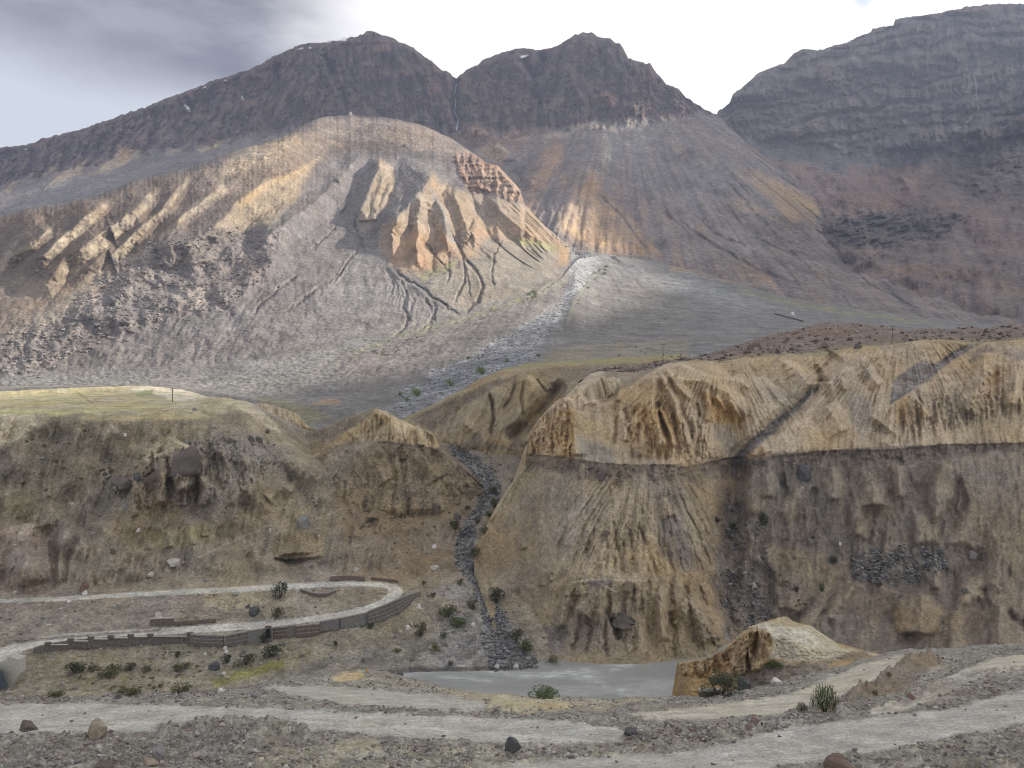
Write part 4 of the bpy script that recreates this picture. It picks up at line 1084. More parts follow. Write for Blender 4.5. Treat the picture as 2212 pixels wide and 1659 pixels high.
    s.paint(V(11, (1560, 480), (1700, 380), (1900, 400), (2200, 560), (2400, 880), (1500, 900), (1600, 700)), (.20, .195, .19), 12, 10, .6, rock=.8)
    s.paint(V(11, (1500, 220), (1800, 180), (1900, 330), (1700, 350)), (.215, .205, .195), 10, 8, .7, rock=.4)
    hum = cell(X / 5.0, Y / 4.0, 148)
    s.D -= bed * 1.3 * np.clip(.6 - hum[0], 0, 1) * hum[1] * 2
    # foot paths on the hillside
    for p in [V(7, (880, 1190), (1060, 1110), (1300, 1000), (1560, 880), (1720, 810), (1900, 750), (2060, 650), (2150, 570)), V(7, (1560, 960), (1800, 850), (2000, 780), (2200, 700))]:
        s.stroke(p, 1.5, (.33, .28, .21), .75, soft=1.0, warp=2)
    # olive ground plants on the valley floor
    pl = np.clip(2.2 * fbm(X / 26, Y / 9, 4, 151) - .15, 0, 1) * floor * sstep(1.0, 1.2, s.rw) * sstep(1.95, 1.8, s.rw) * sstep(900, 600, X)
    s.tint(pl * .7, (.13, .125, .06))
    s.paint(V(10, (1650, 950), (1900, 880), (2100, 820), (2240, 790), (2240, 860), (1900, 940), (1700, 1000)), (.185, .185, .06), 7, 8, .75)
    tus = cell(X / 9, Y / 4.5, 153)
    s.tint(np.clip((.30 - tus[0]) * 6, 0, 1) * (tus[1] > .62) * (hill * .55 + floor * .5) * (1 - bed) * (1 - crag * .6) * .7, (.10, .095, .055))
    wet = sstep(.9, .96, s.rw) * (1 - sstep(1.03, 1.09, s.rw))
    s.tint(wet * .85, (.06, .055, .05), rock=.8)
    # the road: cut smooth, pale and dusty
    lo, up = road_edges()
    road = s.mask(lo + up[::-1], 1.6, .8)
    s.tint(road, (.41, .39, .345), rock=.0)
    s.stroke([(0, 1413), (70, 1391), (200, 1376), (400, 1367), (560, 1355), (700, 1340), (800, 1318), (850, 1292), (850, 1272), (780, 1260), (600, 1267), (300, 1281), (-60, 1300)], 1.4, (.46, .44, .385), .6, soft=2, warp=.8)
    sh = s.mask([(-70, 1450)] + lo[1:16] + up[16:0:-1] + [(-70, 1395)], 10, 4) * (1 - road)
    s.tint(sh * .45, (.27, .245, .20), rock=.35)
    s.D -= (1 - sstep(.0, .6, road)) * floor * (1 - bed) * (1.2 * fbm(X / 22, Y / 9, 4, 155)) * sstep(0.9, 1.3, s.rw)
    s.dz += (1 - road) * floor * (0.5 * fbm(X / 11, Y / 5, 3, 156)).astype(np.float32) * sstep(1.1, 1.4, s.rw)
    # cut bank above the lower leg
    cut = s.line_mask([(40, 1386), (130, 1377), (230, 1370), (345, 1361)], 3, 2.5)
    s.tint(cut * .8, (.14, .125, .105), rock=1)
    s.dz += (mead * .5 * fbm(X / 40, Y / 8, 3, 158)).astype(np.float32)
    g = np.clip(1.6 * fbm(X / 22, Y / 5, 3, 159), 0, 1) * mead
    s.tint(g * .45, (.29, .24, .135))
    s.col *= np.array([1.12, 1.12, 1.10])
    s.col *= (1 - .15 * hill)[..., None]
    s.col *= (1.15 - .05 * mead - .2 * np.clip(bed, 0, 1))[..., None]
    s.bedmask = bed * sstep(.9, 1.1, s.rw)
    s.hillmask = (hill + .6 * floor * sstep(1.1, 1.3, s.rw)) * (1 - road)
    return s, [('road', road), ('stream_bed', bed), ('meadow', mead * (Y < 912) * (X < 520))]


def tan_wall_behind():
    """short silt cliff at the right end of the meadow"""
    s = Sheet(520, 700, [
        [(520, 960, 500), (700, 960, 500)],
        [(520, 905, 492), (560, 893, 494), (600, 908, 494), (640, 918, 494), (700, 930, 500)],
        {'p': [(520, 885, 500), (545, 876, 502), (556, 871, 503), (575, 872, 505), (600, 879, 506), (625, 887, 507), (645, 895, 506), (653, 907, 503), (662, 918, 500), (700, 940, 500)], 'jit': [(.9, 6)]},
        [(520, 905, 560), (700, 960, 560)],
    ], [20, 18, 22, 6], step=1.5, smooth=(3, 2), seed=47)
    X, Y = s.PX, s.PY
    s.tint(np.ones_like(X), (.46, .36, .215), rock=.05)
    s.D -= 7 * (ridged(X / 14 + .2 * s.nx, Y / 70, 3, 161) - .4)
    s.tint(np.clip(gn(X / 7, Y / 60, 162), 0, 1), (.30, .22, .12))
    return s, []


def pyramid_hill():
    s = Sheet(600, 1045, [
        [(600, 1160, 368), (700, 1150, 366), (850, 1140, 368), (960, 1130, 372), (1000, 1100, 384), (1045, 1080, 398)],
        [(600, 1120, 366), (700, 1110, 362), (850, 1105, 360), (950, 1100, 366), (1000, 1085, 380), (1045, 1065, 394)],
        [(600, 990, 415), (690, 985, 396), (760, 975, 388), (830, 962, 383), (900, 968, 381), (950, 972, 384), (1000, 1020, 392), (1045, 1055, 396)],
        {'p': [(600, 960, 450), (650, 938, 446), (690, 926, 440), (735, 908, 432), (757, 898, 428), (790, 890, 424), (806, 882, 422), (812, 880, 422), (822, 886, 421), (845, 892, 419), (860, 904, 417), (880, 912, 414), (896, 923, 411), (903, 916, 410), (912, 926, 409), (930, 932, 407), (940, 942, 406), (947, 960, 404), (956, 972, 402), (970, 982, 400), (1000, 1008, 398), (1045, 1050, 398)], 'jit': [(1.5, 5), (1.2, 12)]},
        [(600, 1010, 500), (800, 950, 480), (1045, 1090, 450)],
    ], [10, 76, 46, 10], step=1.6, smooth=(4, 3), seed=53)
    X, Y = s.PX, s.PY
    s.tint(np.ones_like(X), (.265, .215, .15), rock=.2)
    upper = s.mask(V(8, (0, 230), (160, 130), (230, 50), (330, 90), (490, 160), (600, 210), (655, 290), (600, 315), (480, 290), (380, 280), (250, 262), (100, 270), (-100, 290)), 3, 4)
    s.tint(upper, (.44, .35, .215), rock=.05)
    s.paint(V(8, (220, 60), (280, 60), (340, 100), (480, 160), (650, 280), (560, 230), (440, 190), (400, 230), (330, 120)), (.56, .47, .33), 3, 4, .8)
    s.paint(V(8, (-320, 260), (-120, 150), (60, 90), (160, 70), (130, 150), (-60, 240)), (.21, .175, .13), 6, 8, .8, rock=.2)
    s.stroke(V(8, (250, 268), (400, 285), (520, 300), (640, 320)), 3, (.13, .11, .09), .8, rock=.6)
    for p, a, wl, wr in [(V(8, (230, 50), (330, 130), (330, 210), (420, 280)), 9, 26, 20), (V(8, (500, 170), (510, 230), (530, 300)), 8, 9, 8), (V(8, (590, 200), (630, 290), (610, 330)), 8, 10, 9), (V(8, (230, 60), (120, 140), (40, 210)), 5, 24, 24), (V(8, (440, 260), (560, 400), (640, 520)), 5, 26, 26), (V(8, (270, 300), (200, 360), (300, 540)), 5, 26, 30)]:
        s.ridge(p, a, wl, wr, warp=3, taper=(.03, .08))
    s.D -= upper * 5 * (ridged(X / 9 + .3 * s.nx, Y / 36, 3, 171) - .45)
    s.erode([(4, 5.0, 1.1), (2, 3.0, 1.0), (1, 1.8, .8)], seed=390, dark=(.20, .165, .12), da=.5, light=(.38, .31, .21), la=.4, rough=.8)
    s.D -= 1.5 * fbm(X / 14, Y / 14, 4, 172) + 3.5 * fbm(X / 60, Y / 60, 3, 173)
    tus = cell(X / 9, Y / 5, 174)
    s.tint(np.clip((.30 - tus[0]) * 6, 0, 1) * (tus[1] > .6) * (1 - upper) * .7, (.10, .095, .055))
    for p in [V(8, (0, 350), (80, 430), (150, 510), (230, 560), (340, 590)), V(7, (2050, 210), (2100, 260), (2160, 330), (2180, 400)), V(8, (230, 540), (215, 610))]:
        s.stroke(p, 1.3, (.36, .31, .24), .8, soft=.9, warp=2)
    return s, []


def tan_spur():
    s = Sheet(870, 1480, [
        [(870, 1010, 470), (1000, 1000, 455), (1140, 1000, 440), (1480, 1000, 420)],
        [(870, 930, 482), (895, 912, 484), (920, 925, 478), (950, 948, 462), (1000, 962, 452), (1040, 958, 450), (1100, 955, 448), (1150, 962, 440), (1250, 960, 434), (1480, 960, 430)],
        [(870, 910, 500), (890, 905, 500), (930, 880, 498), (980, 855, 494), (1040, 830, 486), (1090, 812, 482), (1150, 806, 484), (1200, 815, 484), (1300, 808, 474), (1480, 800, 452)],
        {'p': [(870, 908, 515), (890, 902, 514), (915, 886, 512), (960, 860, 510), (1000, 842, 508), (1030, 822, 508), (1050, 812, 506), (1080, 802, 506), (1100, 798, 506), (1140, 795, 508), (1200, 789, 508), (1260, 787, 505), (1340, 784, 500), (1420, 776, 490), (1480, 772, 486)], 'jit': [(.8, 9)]},
        [(870, 905, 540), (960, 862, 555), (1080, 800, 580), (1140, 785, 600), (1300, 775, 600), (1480, 765, 590)],
        [(870, 980, 640), (1100, 900, 700), (1480, 850, 720)],
    ], [20, 66, 14, 10, 8], smooth=(5, 3), seed=59)
    X, Y = s.PX, s.PY
    s.tint(np.ones_like(X), (.35, .275, .165), rock=.05)
    s.paint(V(5, (440, 1250), (600, 1180), (900, 1050), (1130, 950), (1260, 940), (1100, 1000), (900, 1110), (700, 1240), (600, 1330), (520, 1300)), (.20, .16, .115), 5, 6, .9, rock=.4)
    s.paint(V(5, (860, 1010), (960, 970), (1250, 930), (1260, 950), (1150, 975), (960, 1010)), (.33, .26, .17), 4, 4, .7)
    s.paint(V(5, (1260, 935), (1600, 905), (2240, 880), (2240, 960), (1500, 990), (1300, 980)), (.225, .17, .115), 5, 7, .9, rock=.2)
    s.paint(V(5, (1270, 980), (1500, 985), (1450, 1080), (1340, 1150), (1340, 1040)), (.24, .20, .145), 8, 8, .75)
    s.paint(V(5, (1190, 970), (1300, 990), (1360, 1110), (1300, 1150), (1250, 1080)), (.42, .345, .225), 5, 5, .75)
    s.paint(V(5, (800, 1400), (870, 1340), (930, 1400), (1050, 1430), (1200, 1380), (1220, 1450), (700, 1450)), (.18, .16, .13), 6, 8, .8, rock=.6)
    for p, a, w in [(V(5, (950, 1070), (980, 1150), (985, 1260), (960, 1380)), 6, 5), (V(5, (1185, 1000), (1165, 1130), (1180, 1250)), 5, 5), (V(5, (1340, 1010), (1390, 1060), (1340, 1150), (1200, 1290), (1060, 1400)), 14, 24), (V(5, (1260, 990), (1320, 1070)), 5, 4), (V(5, (1130, 1010), (1100, 1120), (1040, 1200)), 4, 5)]:
        s.gully(p, a, w, warp=2)
        s.stroke(p, 1.0, (.23, .18, .12), .45)
    s.ridge(V(5, (1230, 960), (1170, 1150), (1160, 1320)), 8, 30, 40, warp=4)
    s.ridge(V(5, (1000, 1030), (900, 1200), (800, 1360)), 7, 36, 36, warp=4)
    s.ridge(V(5, (800, 1240), (810, 1310)), 4, 8, 8)
    s.D -= 2.8 * (ridged((X + .5 * Y) / 22 + .2 * s.nx, Y / 120, 3, 181) - .4) + 1.0 * fbm(X / 10, Y / 12, 3, 182)
    s.erode([(4, 5.0, 1.1), (2, 3.0, 1.0), (1, 1.8, .8)], m=(s.rw < 2.6).astype(np.float32), seed=395, dark=(.25, .19, .125), da=.5, light=(.44, .36, .235), la=.4, rough=.9)
    pth = np.clip(1.8 * fbm(X / 30, Y / 30, 3, 183), 0, 1)
    s.tint(pth * .35, (.25, .215, .16))
    tus = cell(X / 10, Y / 4, 184)
    s.tint(np.clip((.28 - tus[0]) * 6, 0, 1) * (tus[1] > .6) * (Y < np.interp(X, [870, 1100, 1480], [960, 815, 800])) * .7, (.12, .105, .065))
    mead = sstep(2.9, 3.1, s.rw)
    s.tint(mead * .8, (.30, .275, .13))
    return s, []


def badlands():
    s = Sheet(1024, 2950, [
        [(1024, 1240, 318), (1060, 1340, 278), (1110, 1450, 250), (1150, 1480, 246), (1465, 1480, 247), (2212, 1470, 240), (2950, 1460, 240)],
        [(1024, 1205, 326), (1040, 1222, 320), (1060, 1275, 301), (1080, 1335, 285), (1110, 1402, 265), (1150, 1429, 257), (1230, 1432, 252), (1300, 1433, 250.5), (1400, 1430, 251), (1465, 1427, 254), (1560, 1422, 257), (1620, 1425, 256), (1700, 1430, 254), (2212, 1410, 250), (2950, 1390, 250)],
        [(1024, 1198, 328), (1040, 1202, 323), (1060, 1222, 314), (1080, 1260, 303), (1110, 1290, 295), (1150, 1310, 286), (1200, 1290, 278), (1260, 1256, 274), (1330, 1250, 271), (1400, 1252, 272), (1470, 1280, 274), (1530, 1330, 274), (1570, 1372, 274), (1620, 1340, 287), (1700, 1290, 298), (1800, 1260, 296), (2000, 1245, 296), (2212, 1250, 292), (2950, 1250, 290)],
        [(1024, 1194, 331), (1040, 1172, 330), (1060, 1135, 334), (1080, 1100, 340), (1100, 1070, 345), (1130, 1022, 350), (1140, 1005, 348), (1200, 1000, 335), (1300, 1006, 324), (1400, 1006, 322), (1450, 1004, 325), (1530, 1000, 336), (1575, 995, 354), (1600, 992, 352), (1620, 988, 338), (1700, 978, 340), (1800, 972, 342), (1900, 966, 344), (2000, 962, 344), (2212, 957, 342), (2950, 950, 340)],
        [(1024, 1193, 331.5), (1040, 1166, 331), (1060, 1126, 336), (1080, 1090, 342), (1100, 1060, 347), (1130, 1012, 352), (1141, 985, 349), (1200, 983, 336), (1300, 985, 330), (1450, 985, 330), (1530, 982, 336), (1575, 980, 355), (1600, 972, 356), (1620, 966, 342), (1700, 960, 343), (1800, 955, 345), (1900, 950, 347), (2000, 945, 347), (2212, 940, 345), (2950, 935, 343)],
        {'p': [(1024, 1191, 332), (1040, 1158, 333), (1060, 1116, 338), (1080, 1080, 345), (1100, 1050, 350), (1120, 1024, 353), (1136, 998, 353), (1141, 940, 352), (1148, 928, 353), (1165, 905, 354), (1180, 888, 354), (1200, 868, 354), (1208, 862, 354), (1218, 860, 354), (1230, 864, 354), (1244, 877, 353), (1268, 880, 353), (1300, 879, 353), (1330, 867, 354), (1338, 846, 356), (1350, 842, 357), (1366, 834, 359), (1390, 813, 362), (1410, 803, 364), (1440, 795, 366), (1470, 790, 368), (1500, 805, 368), (1560, 820, 372), (1620, 830, 374), (1700, 850, 372), (1760, 840, 372), (1850, 830, 374), (1920, 840, 372), (2000, 850, 370), (2100, 850, 366), (2212, 830, 366), (2950, 820, 366)], 'jit': [(.5, 5)]},
        [(1024, 1200, 345), (1060, 1130, 352), (1100, 1060, 365), (1141, 950, 372), (1173, 899, 378), (1200, 875, 386), (1240, 839, 396), (1274, 807, 404), (1300, 802, 406), (1345, 806, 404), (1380, 806, 402), (1410, 798, 400), (1440, 786, 400), (1500, 778, 400), (1560, 782, 402), (1600, 776, 402), (1650, 772, 402), (1700, 769, 402), (1760, 766, 402), (1820, 757, 404), (1860, 750, 406), (1900, 752, 406), (1950, 742, 408), (2010, 734, 410), (2060, 738, 408), (2100, 742, 404), (2140, 740, 402), (2212, 735, 402), (2950, 720, 402)],
        {'p': [(1024, 1210, 360), (1141, 985, 400), (1200, 900, 420), (1256, 826, 430), (1300, 796, 435), (1345, 790, 438), (1400, 786, 440), (1432, 779, 440), (1480, 773, 440), (1530, 764, 445), (1570, 752, 452), (1620, 736, 462), (1680, 719, 474), (1720, 711, 480), (1760, 703, 486), (1790, 698, 488), (1830, 697, 490), (1870, 700, 490), (1920, 705, 488), (1960, 711, 486), (2000, 709, 484), (2050, 713, 484), (2090, 707, 482), (2130, 708, 478), (2160, 704, 474), (2190, 700, 470), (2230, 703, 470), (2950, 690, 460)], 'jit': [(1.1, 7), (1.0, 20)]},
        [(1024, 1260, 420), (1200, 960, 500), (1432, 850, 520), (1800, 770, 580), (2212, 770, 560), (2950, 760, 560)],
    ], [16, 80, 125, 10, 88, 50, 30, 8], step=1.7, smooth=(4, 3), seed=67)
    X, Y, r = s.PX, s.PY, s.rw
    s.tint(np.ones_like(X), SILT, rock=.08)
    top = sstep(6.0, 6.12, r)
    upper = sstep(3.95, 4.1, r) * (1 - top)
    lower = 1 - sstep(3.0, 4.0, r)
    band = sstep(2.93, 3.06, r) * (1 - sstep(3.95, 4.05, r))
    # --- colours, lower slopes: grey debris between silt cones
    s.tint(lower * sstep(1540, 1620, X), (.178, .148, .112), rock=.3)
    s.paint(V(9, (-60, 300), (300, 380), (300, 700), (220, 900), (200, 1300), (-60, 1300)), (.255, .20, .13), 16, 12, .7, rock=.25)
    silt_patches = [V(9, (920, 520), (975, 430), (1060, 480), (1060, 640), (960, 660)), V(9, (1100, 690), (1180, 570), (1240, 510), (1330, 580), (1355, 690), (1240, 690)), V(9, (1100, 700), (1160, 700), (1210, 880), (1110, 890)),
                    V(9, (1360, 430), (1440, 430), (1460, 620), (1380, 640)), V(9, (1600, 520), (1700, 390), (1760, 440), (1750, 620), (1640, 800), (1600, 680)), V(9, (1500, 700), (1660, 780), (1640, 900), (1520, 920)),
                    V(9, (1720, 380), (2260, 310), (2260, 900), (1980, 980), (1850, 940), (1720, 920), (1880, 640)), V(9, (2260, 640), (2100, 720), (1960, 1060), (1960, 1270), (2040, 1300), (2180, 1400), (2260, 1420)),
                    V(9, (1580, 1110), (1640, 1040), (1690, 1120), (1660, 1230), (1600, 1160)), V(9, (1340, 1370), (1400, 1290), (1560, 1245), (1640, 1290), (1690, 1380), (1660, 1480), (1540, 1530), (1400, 1470)),
                    V(9, (510, 1010), (560, 940), (800, 960), (960, 1000), (930, 1100), (900, 1180), (760, 1390), (600, 1390), (620, 1120)), V(9, (880, 1200), (960, 1060), (1010, 1110), (900, 1380), (800, 1500), (760, 1440)),
                    V(9, (980, 1300), (1100, 1180), (1160, 1190), (1040, 1320), (880, 1500)), V(9, (380, 640), (440, 460), (600, 400), (640, 560), (560, 700), (420, 730)), V(9, (640, 700), (790, 540), (790, 640), (700, 780)),
                    V(9, (1740, 1380), (1800, 1340), (1840, 1600), (1740, 1600)), V(9, (1990, 1600), (2060, 1310), (2200, 1480), (2200, 1600)), V(9, (1960, 1100), (1830, 1180), (1780, 1300), (1960, 1280)), V(9, (-40, 1250), (120, 1330), (270, 1560), (180, 1640), (-40, 1640))]
    pm = np.zeros_like(X, dtype=np.float32)
    for p in silt_patches:
        pm = np.maximum(pm, s.mask(p, 9, 9))
    butt = ridged((X + .12 * Y) / 58 + .3 * s.nx, Y / 230 + .2 * s.ny, 3, 189)
    bf = sstep(.34, .62, .62 * butt + .42 * pm + .10 * fbm(X / 12, Y / 30, 3, 190)) * lower * sstep(1560, 1640, X)
    s.D -= gauss(gauss(1.9 * bf + 1.7 * pm * lower, 1.8, 0), 1.8, 1)
    s.tint(bf * .5, (.235, .19, .135), rock=.12)
    for i, p in enumerate(silt_patches):
        s.paint(p, [(.275, .222, .15), (.26, .212, .145), (.30, .245, .165)][i % 3], 9, 11, .8, rock=.08, streak=(9, 40) if i in (2, 6, 7, 10, 11, 12) else None)
    s.paint(V(9, (1340, 1330), (1560, 1330), (1690, 1380), (1660, 1500), (1400, 1500)), (.235, .175, .105), 6, 7, .75)
    s.paint(V(9, (1110, 700), (1360, 690), (1370, 780), (1300, 800), (1200, 830), (1120, 800)), (.195, .155, .11), 5, 5, .75)
    s.paint(V(9, (1130, 950), (1400, 960), (1700, 970), (1740, 1100), (1500, 1180), (1280, 1190), (1100, 1150)), (.14, .125, .108), 14, 16, .75, rock=.9)
    s.paint(V(9, (300, 600), (380, 660), (520, 800), (600, 1100), (600, 1400), (300, 1500), (200, 1200), (240, 900)), (.15, .132, .112), 14, 14, .75, rock=.7)
    s.paint(V(9, (520, 760), (1100, 840), (1060, 960), (700, 960), (480, 900)), (.15, .128, .105), 14, 14, .7, rock=.35)
    # main buttress foot: fluted cone
    s.paint([(1024, 1250), (1045, 1150), (1140, 1010), (1560, 1005), (1540, 1120), (1480, 1240), (1560, 1380), (1540, 1440), (1100, 1440)], (.31, .245, .15), 8, 8, .9, rock=.12)
    s.paint(V(8, (1000, 820), (1200, 620), (1400, 420), (1500, 440), (1420, 640), (1260, 850), (1060, 1060), (900, 900)), (.215, .175, .125), 12, 12, .8, rock=.2, streak=(14, 60))
    s.paint(V(8, (880, 920), (1060, 940), (1200, 1000), (1300, 1160), (1180, 1400), (1100, 1420), (980, 1130)), (.245, .19, .12), 12, 12, .75, rock=.15)
    s.paint(V(8, (1040, 540), (1200, 390), (1270, 430), (1140, 600), (980, 790), (1020, 640)), (.38, .31, .19), 4, 5, .85)
    s.paint(V(8, (1430, 760), (1650, 560), (1900, 560), (1980, 800), (2060, 1040), (1900, 1170), (1560, 1150), (1400, 1060)), (.395, .32, .205), 12, 10, .9, rock=.03)
    s.paint(V(8, (1900, 500), (2212, 560), (2212, 900), (2060, 760)), (.29, .23, .16), 12, 10, .6, rock=.15)
    s.paint(V(8, (2040, 700), (2090, 620), (2160, 720), (2080, 740)), (.40, .29, .17), 4, 4, .8)
    s.paint(V(8, (2000, 800), (2212, 760), (2300, 1100), (2200, 1100), (2080, 1000)), (.185, .165, .15), 10, 10, .75, rock=.3)
    s.paint(V(8, (1400, 1500), (1600, 1400), (1900, 1450), (1850, 1600), (1300, 1640)), (.23, .185, .13), 12, 12, .7, rock=.2)
    s.paint(V(8, (1300, 1440), (1480, 1480), (1400, 1650), (1250, 1650)), (.175, .16, .14), 12, 10, .8, rock=.4)
    s.paint(V(8, (1610, 1160), (1780, 1150), (1740, 1190), (1600, 1200)), (.17, .145, .14), 2, 2, .85)
    s.paint(V(8, (1480, 1165), (1620, 1148), (1790, 1150), (1980, 1160), (1980, 1168), (1790, 1162), (1620, 1160), (1490, 1178)), (.52, .44, .31), 1.5, 2, .9)
    # dark gravel band under the tan cliff
    bandp = np.array(V(8, (1190, 345), (1320, 360), (1500, 375), (1620, 400), (1800, 415), (2100, 420), (2212, 430)) + V(9, (200, 400), (290, 380), (340, 370), (440, 360), (620, 365), (850, 335), (1200, 322), (1420, 318), (1660, 290), (2240, 278)) + [(2950, 950)])
    by = np.interp(s.PX[0], bandp[:, 0], bandp[:, 1])[None, :]
    bt = Y - by + 3 * s.ny
    bw = np.interp(s.PX[0], [1140, 1300, 1500, 1600, 1700, 1900, 2050, 2212], [36, 44, 40, 46, 40, 34, 22, 14])[None, :]
    bm = sstep(-1.5, 1.0, bt) * (1 - sstep(.55, 1.25, bt / bw + .5 * s.nx)) * (X > 1135)
    bm *= np.clip(.9 + .7 * fbm(X / 22, Y / 12, 3, 188), .3, 1)
    s.tint(bm * .8, (.145, .118, .092), rock=.55)
    s.D += bm * 1.5
    s.D -= bm * 1.8 * fbm(X / 9, Y / 9, 3, 191)
    # --- tan cliffs above the band
    up2 = sstep(1, -3, bt) * (1 - top) * sstep(2.9, 3.1, r)
    s.tint(up2 * .9, (.40, .315, .205), rock=.05)
    s.paint(V(8, (1200, 340), (1200, 240), (1290, 120), (1400, 60), (1520, 60), (1510, 230), (1500, 370), (1300, 355)), (.40, .275, .135), 5, 6, .9)
    s.paint(V(8, (1520, 80), (1760, 60), (1800, 260), (1780, 410), (1520, 380), (1510, 220)), (.345, .28, .18), 8, 8, .85)
    s.paint(V(8, (1530, 230), (1770, 320), (1760, 410), (1540, 380)), (.26, .235, .19), 8, 8, .8)
    for p in [V(14, (1480, 700), (1720, 700), (1900, 900), (2000, 1260), (1900, 1380), (1500, 1380), (1380, 1100)), V(14, (1800, 700), (2050, 800), (2060, 1280), (1880, 1000)), V(6, (150, 1080), (260, 1120), (420, 1250), (410, 1300), (260, 1280), (170, 1280)), V(6, (1490, 1200), (1600, 1190), (1620, 1250), (1500, 1240)), V(6, (1850, 1130), (1950, 980), (2060, 950), (2010, 1180), (1870, 1250)), V(6, (1390, 1100), (1480, 1100), (1460, 1280), (1380, 1290)), V(16, (520, 870), (640, 860), (660, 960), (540, 980)), V(16, (1480, 820), (1600, 860), (1770, 960), (1640, 1020), (1500, 900)), V(16, (1230, 900), (1280, 860), (1310, 1020), (1210, 1010)), V(9, (440, 340), (520, 275), (580, 340), (590, 370), (440, 375))]:
        s.paint(p, (.40, .275, .14), 4, 5, .75)
    s.paint(V(14, (700, 470), (1000, 320), (1280, 330), (1190, 560), (900, 690), (760, 600)), (.45, .365, .235), 5, 5, .9)
    s.paint(V(16, (0, 800), (450, 580), (650, 720), (980, 930), (850, 1030), (300, 1300), (0, 1300)), (.36, .285, .18), 8, 8, .7)
    s.paint(V(6, (1060, 1130), (1180, 1110), (1240, 1200), (1180, 1420), (1100, 1260)), (.255, .225, .175), 8, 8, .7)
    s.paint(V(6, (210, 1280), (330, 1300), (400, 1480), (300, 1480)), (.265, .235, .185), 8, 6, .7)
    s.paint(V(6, (1600, 1100), (2240, 1150), (2240, 1400), (1800, 1400)), (.295, .24, .155), 14, 10, .6)
    # grey scree tongues
    for p in [V(6, (440, 1400), (600, 1270), (760, 1160), (830, 1060), (900, 1030), (860, 1100), (730, 1220), (560, 1380), (440, 1490), (340, 1560), (360, 1490)), V(6, (1350, 1150), (1380, 1000), (1460, 930), (1560, 880), (1640, 900), (1740, 830), (1880, 760), (1960, 760), (1760, 870), (1600, 1000), (1420, 1120))]:
        s.paint(p, (.17, .155, .14), 3, 4, .95, rock=.8)
    s.paint(V(6, (1340, 1145), (1430, 1090), (1440, 1110), (1360, 1160)), (.10, .10, .085), 3, 2, .9)
    # --- relief of the cliffs
    fl = ridged(X / 15 + .25 * s.nx, Y / 95, 4, 193)
    fl2 = ridged(X / 34 + .3 * s.ny, Y / 120, 3, 194)
    rough = s.mask([(1141, 1000), (1141, 930), (1230, 830), (1250, 870), (1236, 1000)], 8, 8) + s.mask([(1370, 990), (1330, 880), (1420, 860), (1440, 800), (1480, 860), (1560, 990)], 8, 8) + .5 * s.mask([(1500, 880), (1540, 850), (1620, 900), (1600, 930), (1520, 930)], 6, 6) + .7 * s.mask(V(6, (1380, 1290), (1480, 1100), (1620, 1150), (1900, 950), (2240, 850), (2240, 1200), (1900, 1260), (1400, 1400)), 14, 12)
    rough = np.clip(rough, 0, 1)
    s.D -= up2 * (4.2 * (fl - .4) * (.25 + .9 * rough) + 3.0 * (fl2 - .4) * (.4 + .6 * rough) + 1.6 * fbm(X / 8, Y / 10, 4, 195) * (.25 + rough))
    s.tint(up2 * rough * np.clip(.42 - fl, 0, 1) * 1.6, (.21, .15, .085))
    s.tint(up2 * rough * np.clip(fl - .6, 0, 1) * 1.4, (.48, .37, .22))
    R = [(V(14, (1700, 280), (1720, 500), (1700, 720), (1760, 950), (1880, 1250)), 9, 24, 14), (V(14, (1780, 700), (1900, 950), (2000, 1240)), 8, 8, 8), (V(14, (1800, 280), (1960, 600), (2090, 980), (2180, 1250)), 8, 10, 14), (V(14, (1400, 900), (1360, 1150)), 6, 8, 10), (V(14, (1600, 900), (1560, 1100), (1540, 1350)), 6, 9, 9), (V(14, (1880, 220), (2060, 480), (2212, 620)), 6, 8, 16),
         (V(14, (720, 500), (860, 680)), 6, 14, 10), (V(14, (870, 420), (960, 680)), 6, 12, 10), (V(14, (1020, 340), (1180, 560)), 6, 14, 14), (V(14, (740, 740), (700, 1000), (720, 1360)), 7, 14, 30), (V(14, (1290, 480), (1260, 640)), 5, 12, 10),
         (V(16, (0, 930), (60, 980)), 4, 8, 8), (V(16, (430, 570), (640, 720), (760, 840), (970, 930)), 12, 50, 26), (V(16, (1780, 520), (1500, 640), (1290, 780), (1000, 900)), 12, 60, 40), (V(16, (1560, 720), (1660, 850), (1740, 960)), 8, 22, 16), (V(16, (1250, 850), (1290, 1000)), 5, 8, 7), (V(16, (2212, 1030), (1850, 1230), (1700, 1450)), 9, 30, 60), (V(16, (1050, 1190), (1200, 1400), (1280, 1560)), 8, 40, 26),
         (V(6, (1960, 820), (1960, 950), (1850, 1230)), 9, 30, 26), (V(6, (2200, 850), (2160, 1000), (2140, 1180)), 7, 20, 20), (V(6, (1530, 1040), (1560, 1130), (1600, 1260)), 6, 18, 16), (V(6, (450, 1480), (520, 1410), (560, 1480)), 6, 14, 14), (V(6, (160, 1060), (190, 1170), (180, 1280)), 6, 9, 9), (V(6, (230, 1100), (300, 1210)), 5, 8, 7), (V(6, (320, 1130), (400, 1260)), 4, 8, 6), (V(6, (-40, 1000), (160, 1010), (300, 1080), (440, 1240)), 8, 30, 24), (V(6, (1700, 900), (1560, 990), (1400, 1110), (1200, 1400)), 9, 30, 40)]
    for p, a, wl, wr in R:
        s.ridge(p, a, wl, wr, warp=2.5, taper=(.06, .1))
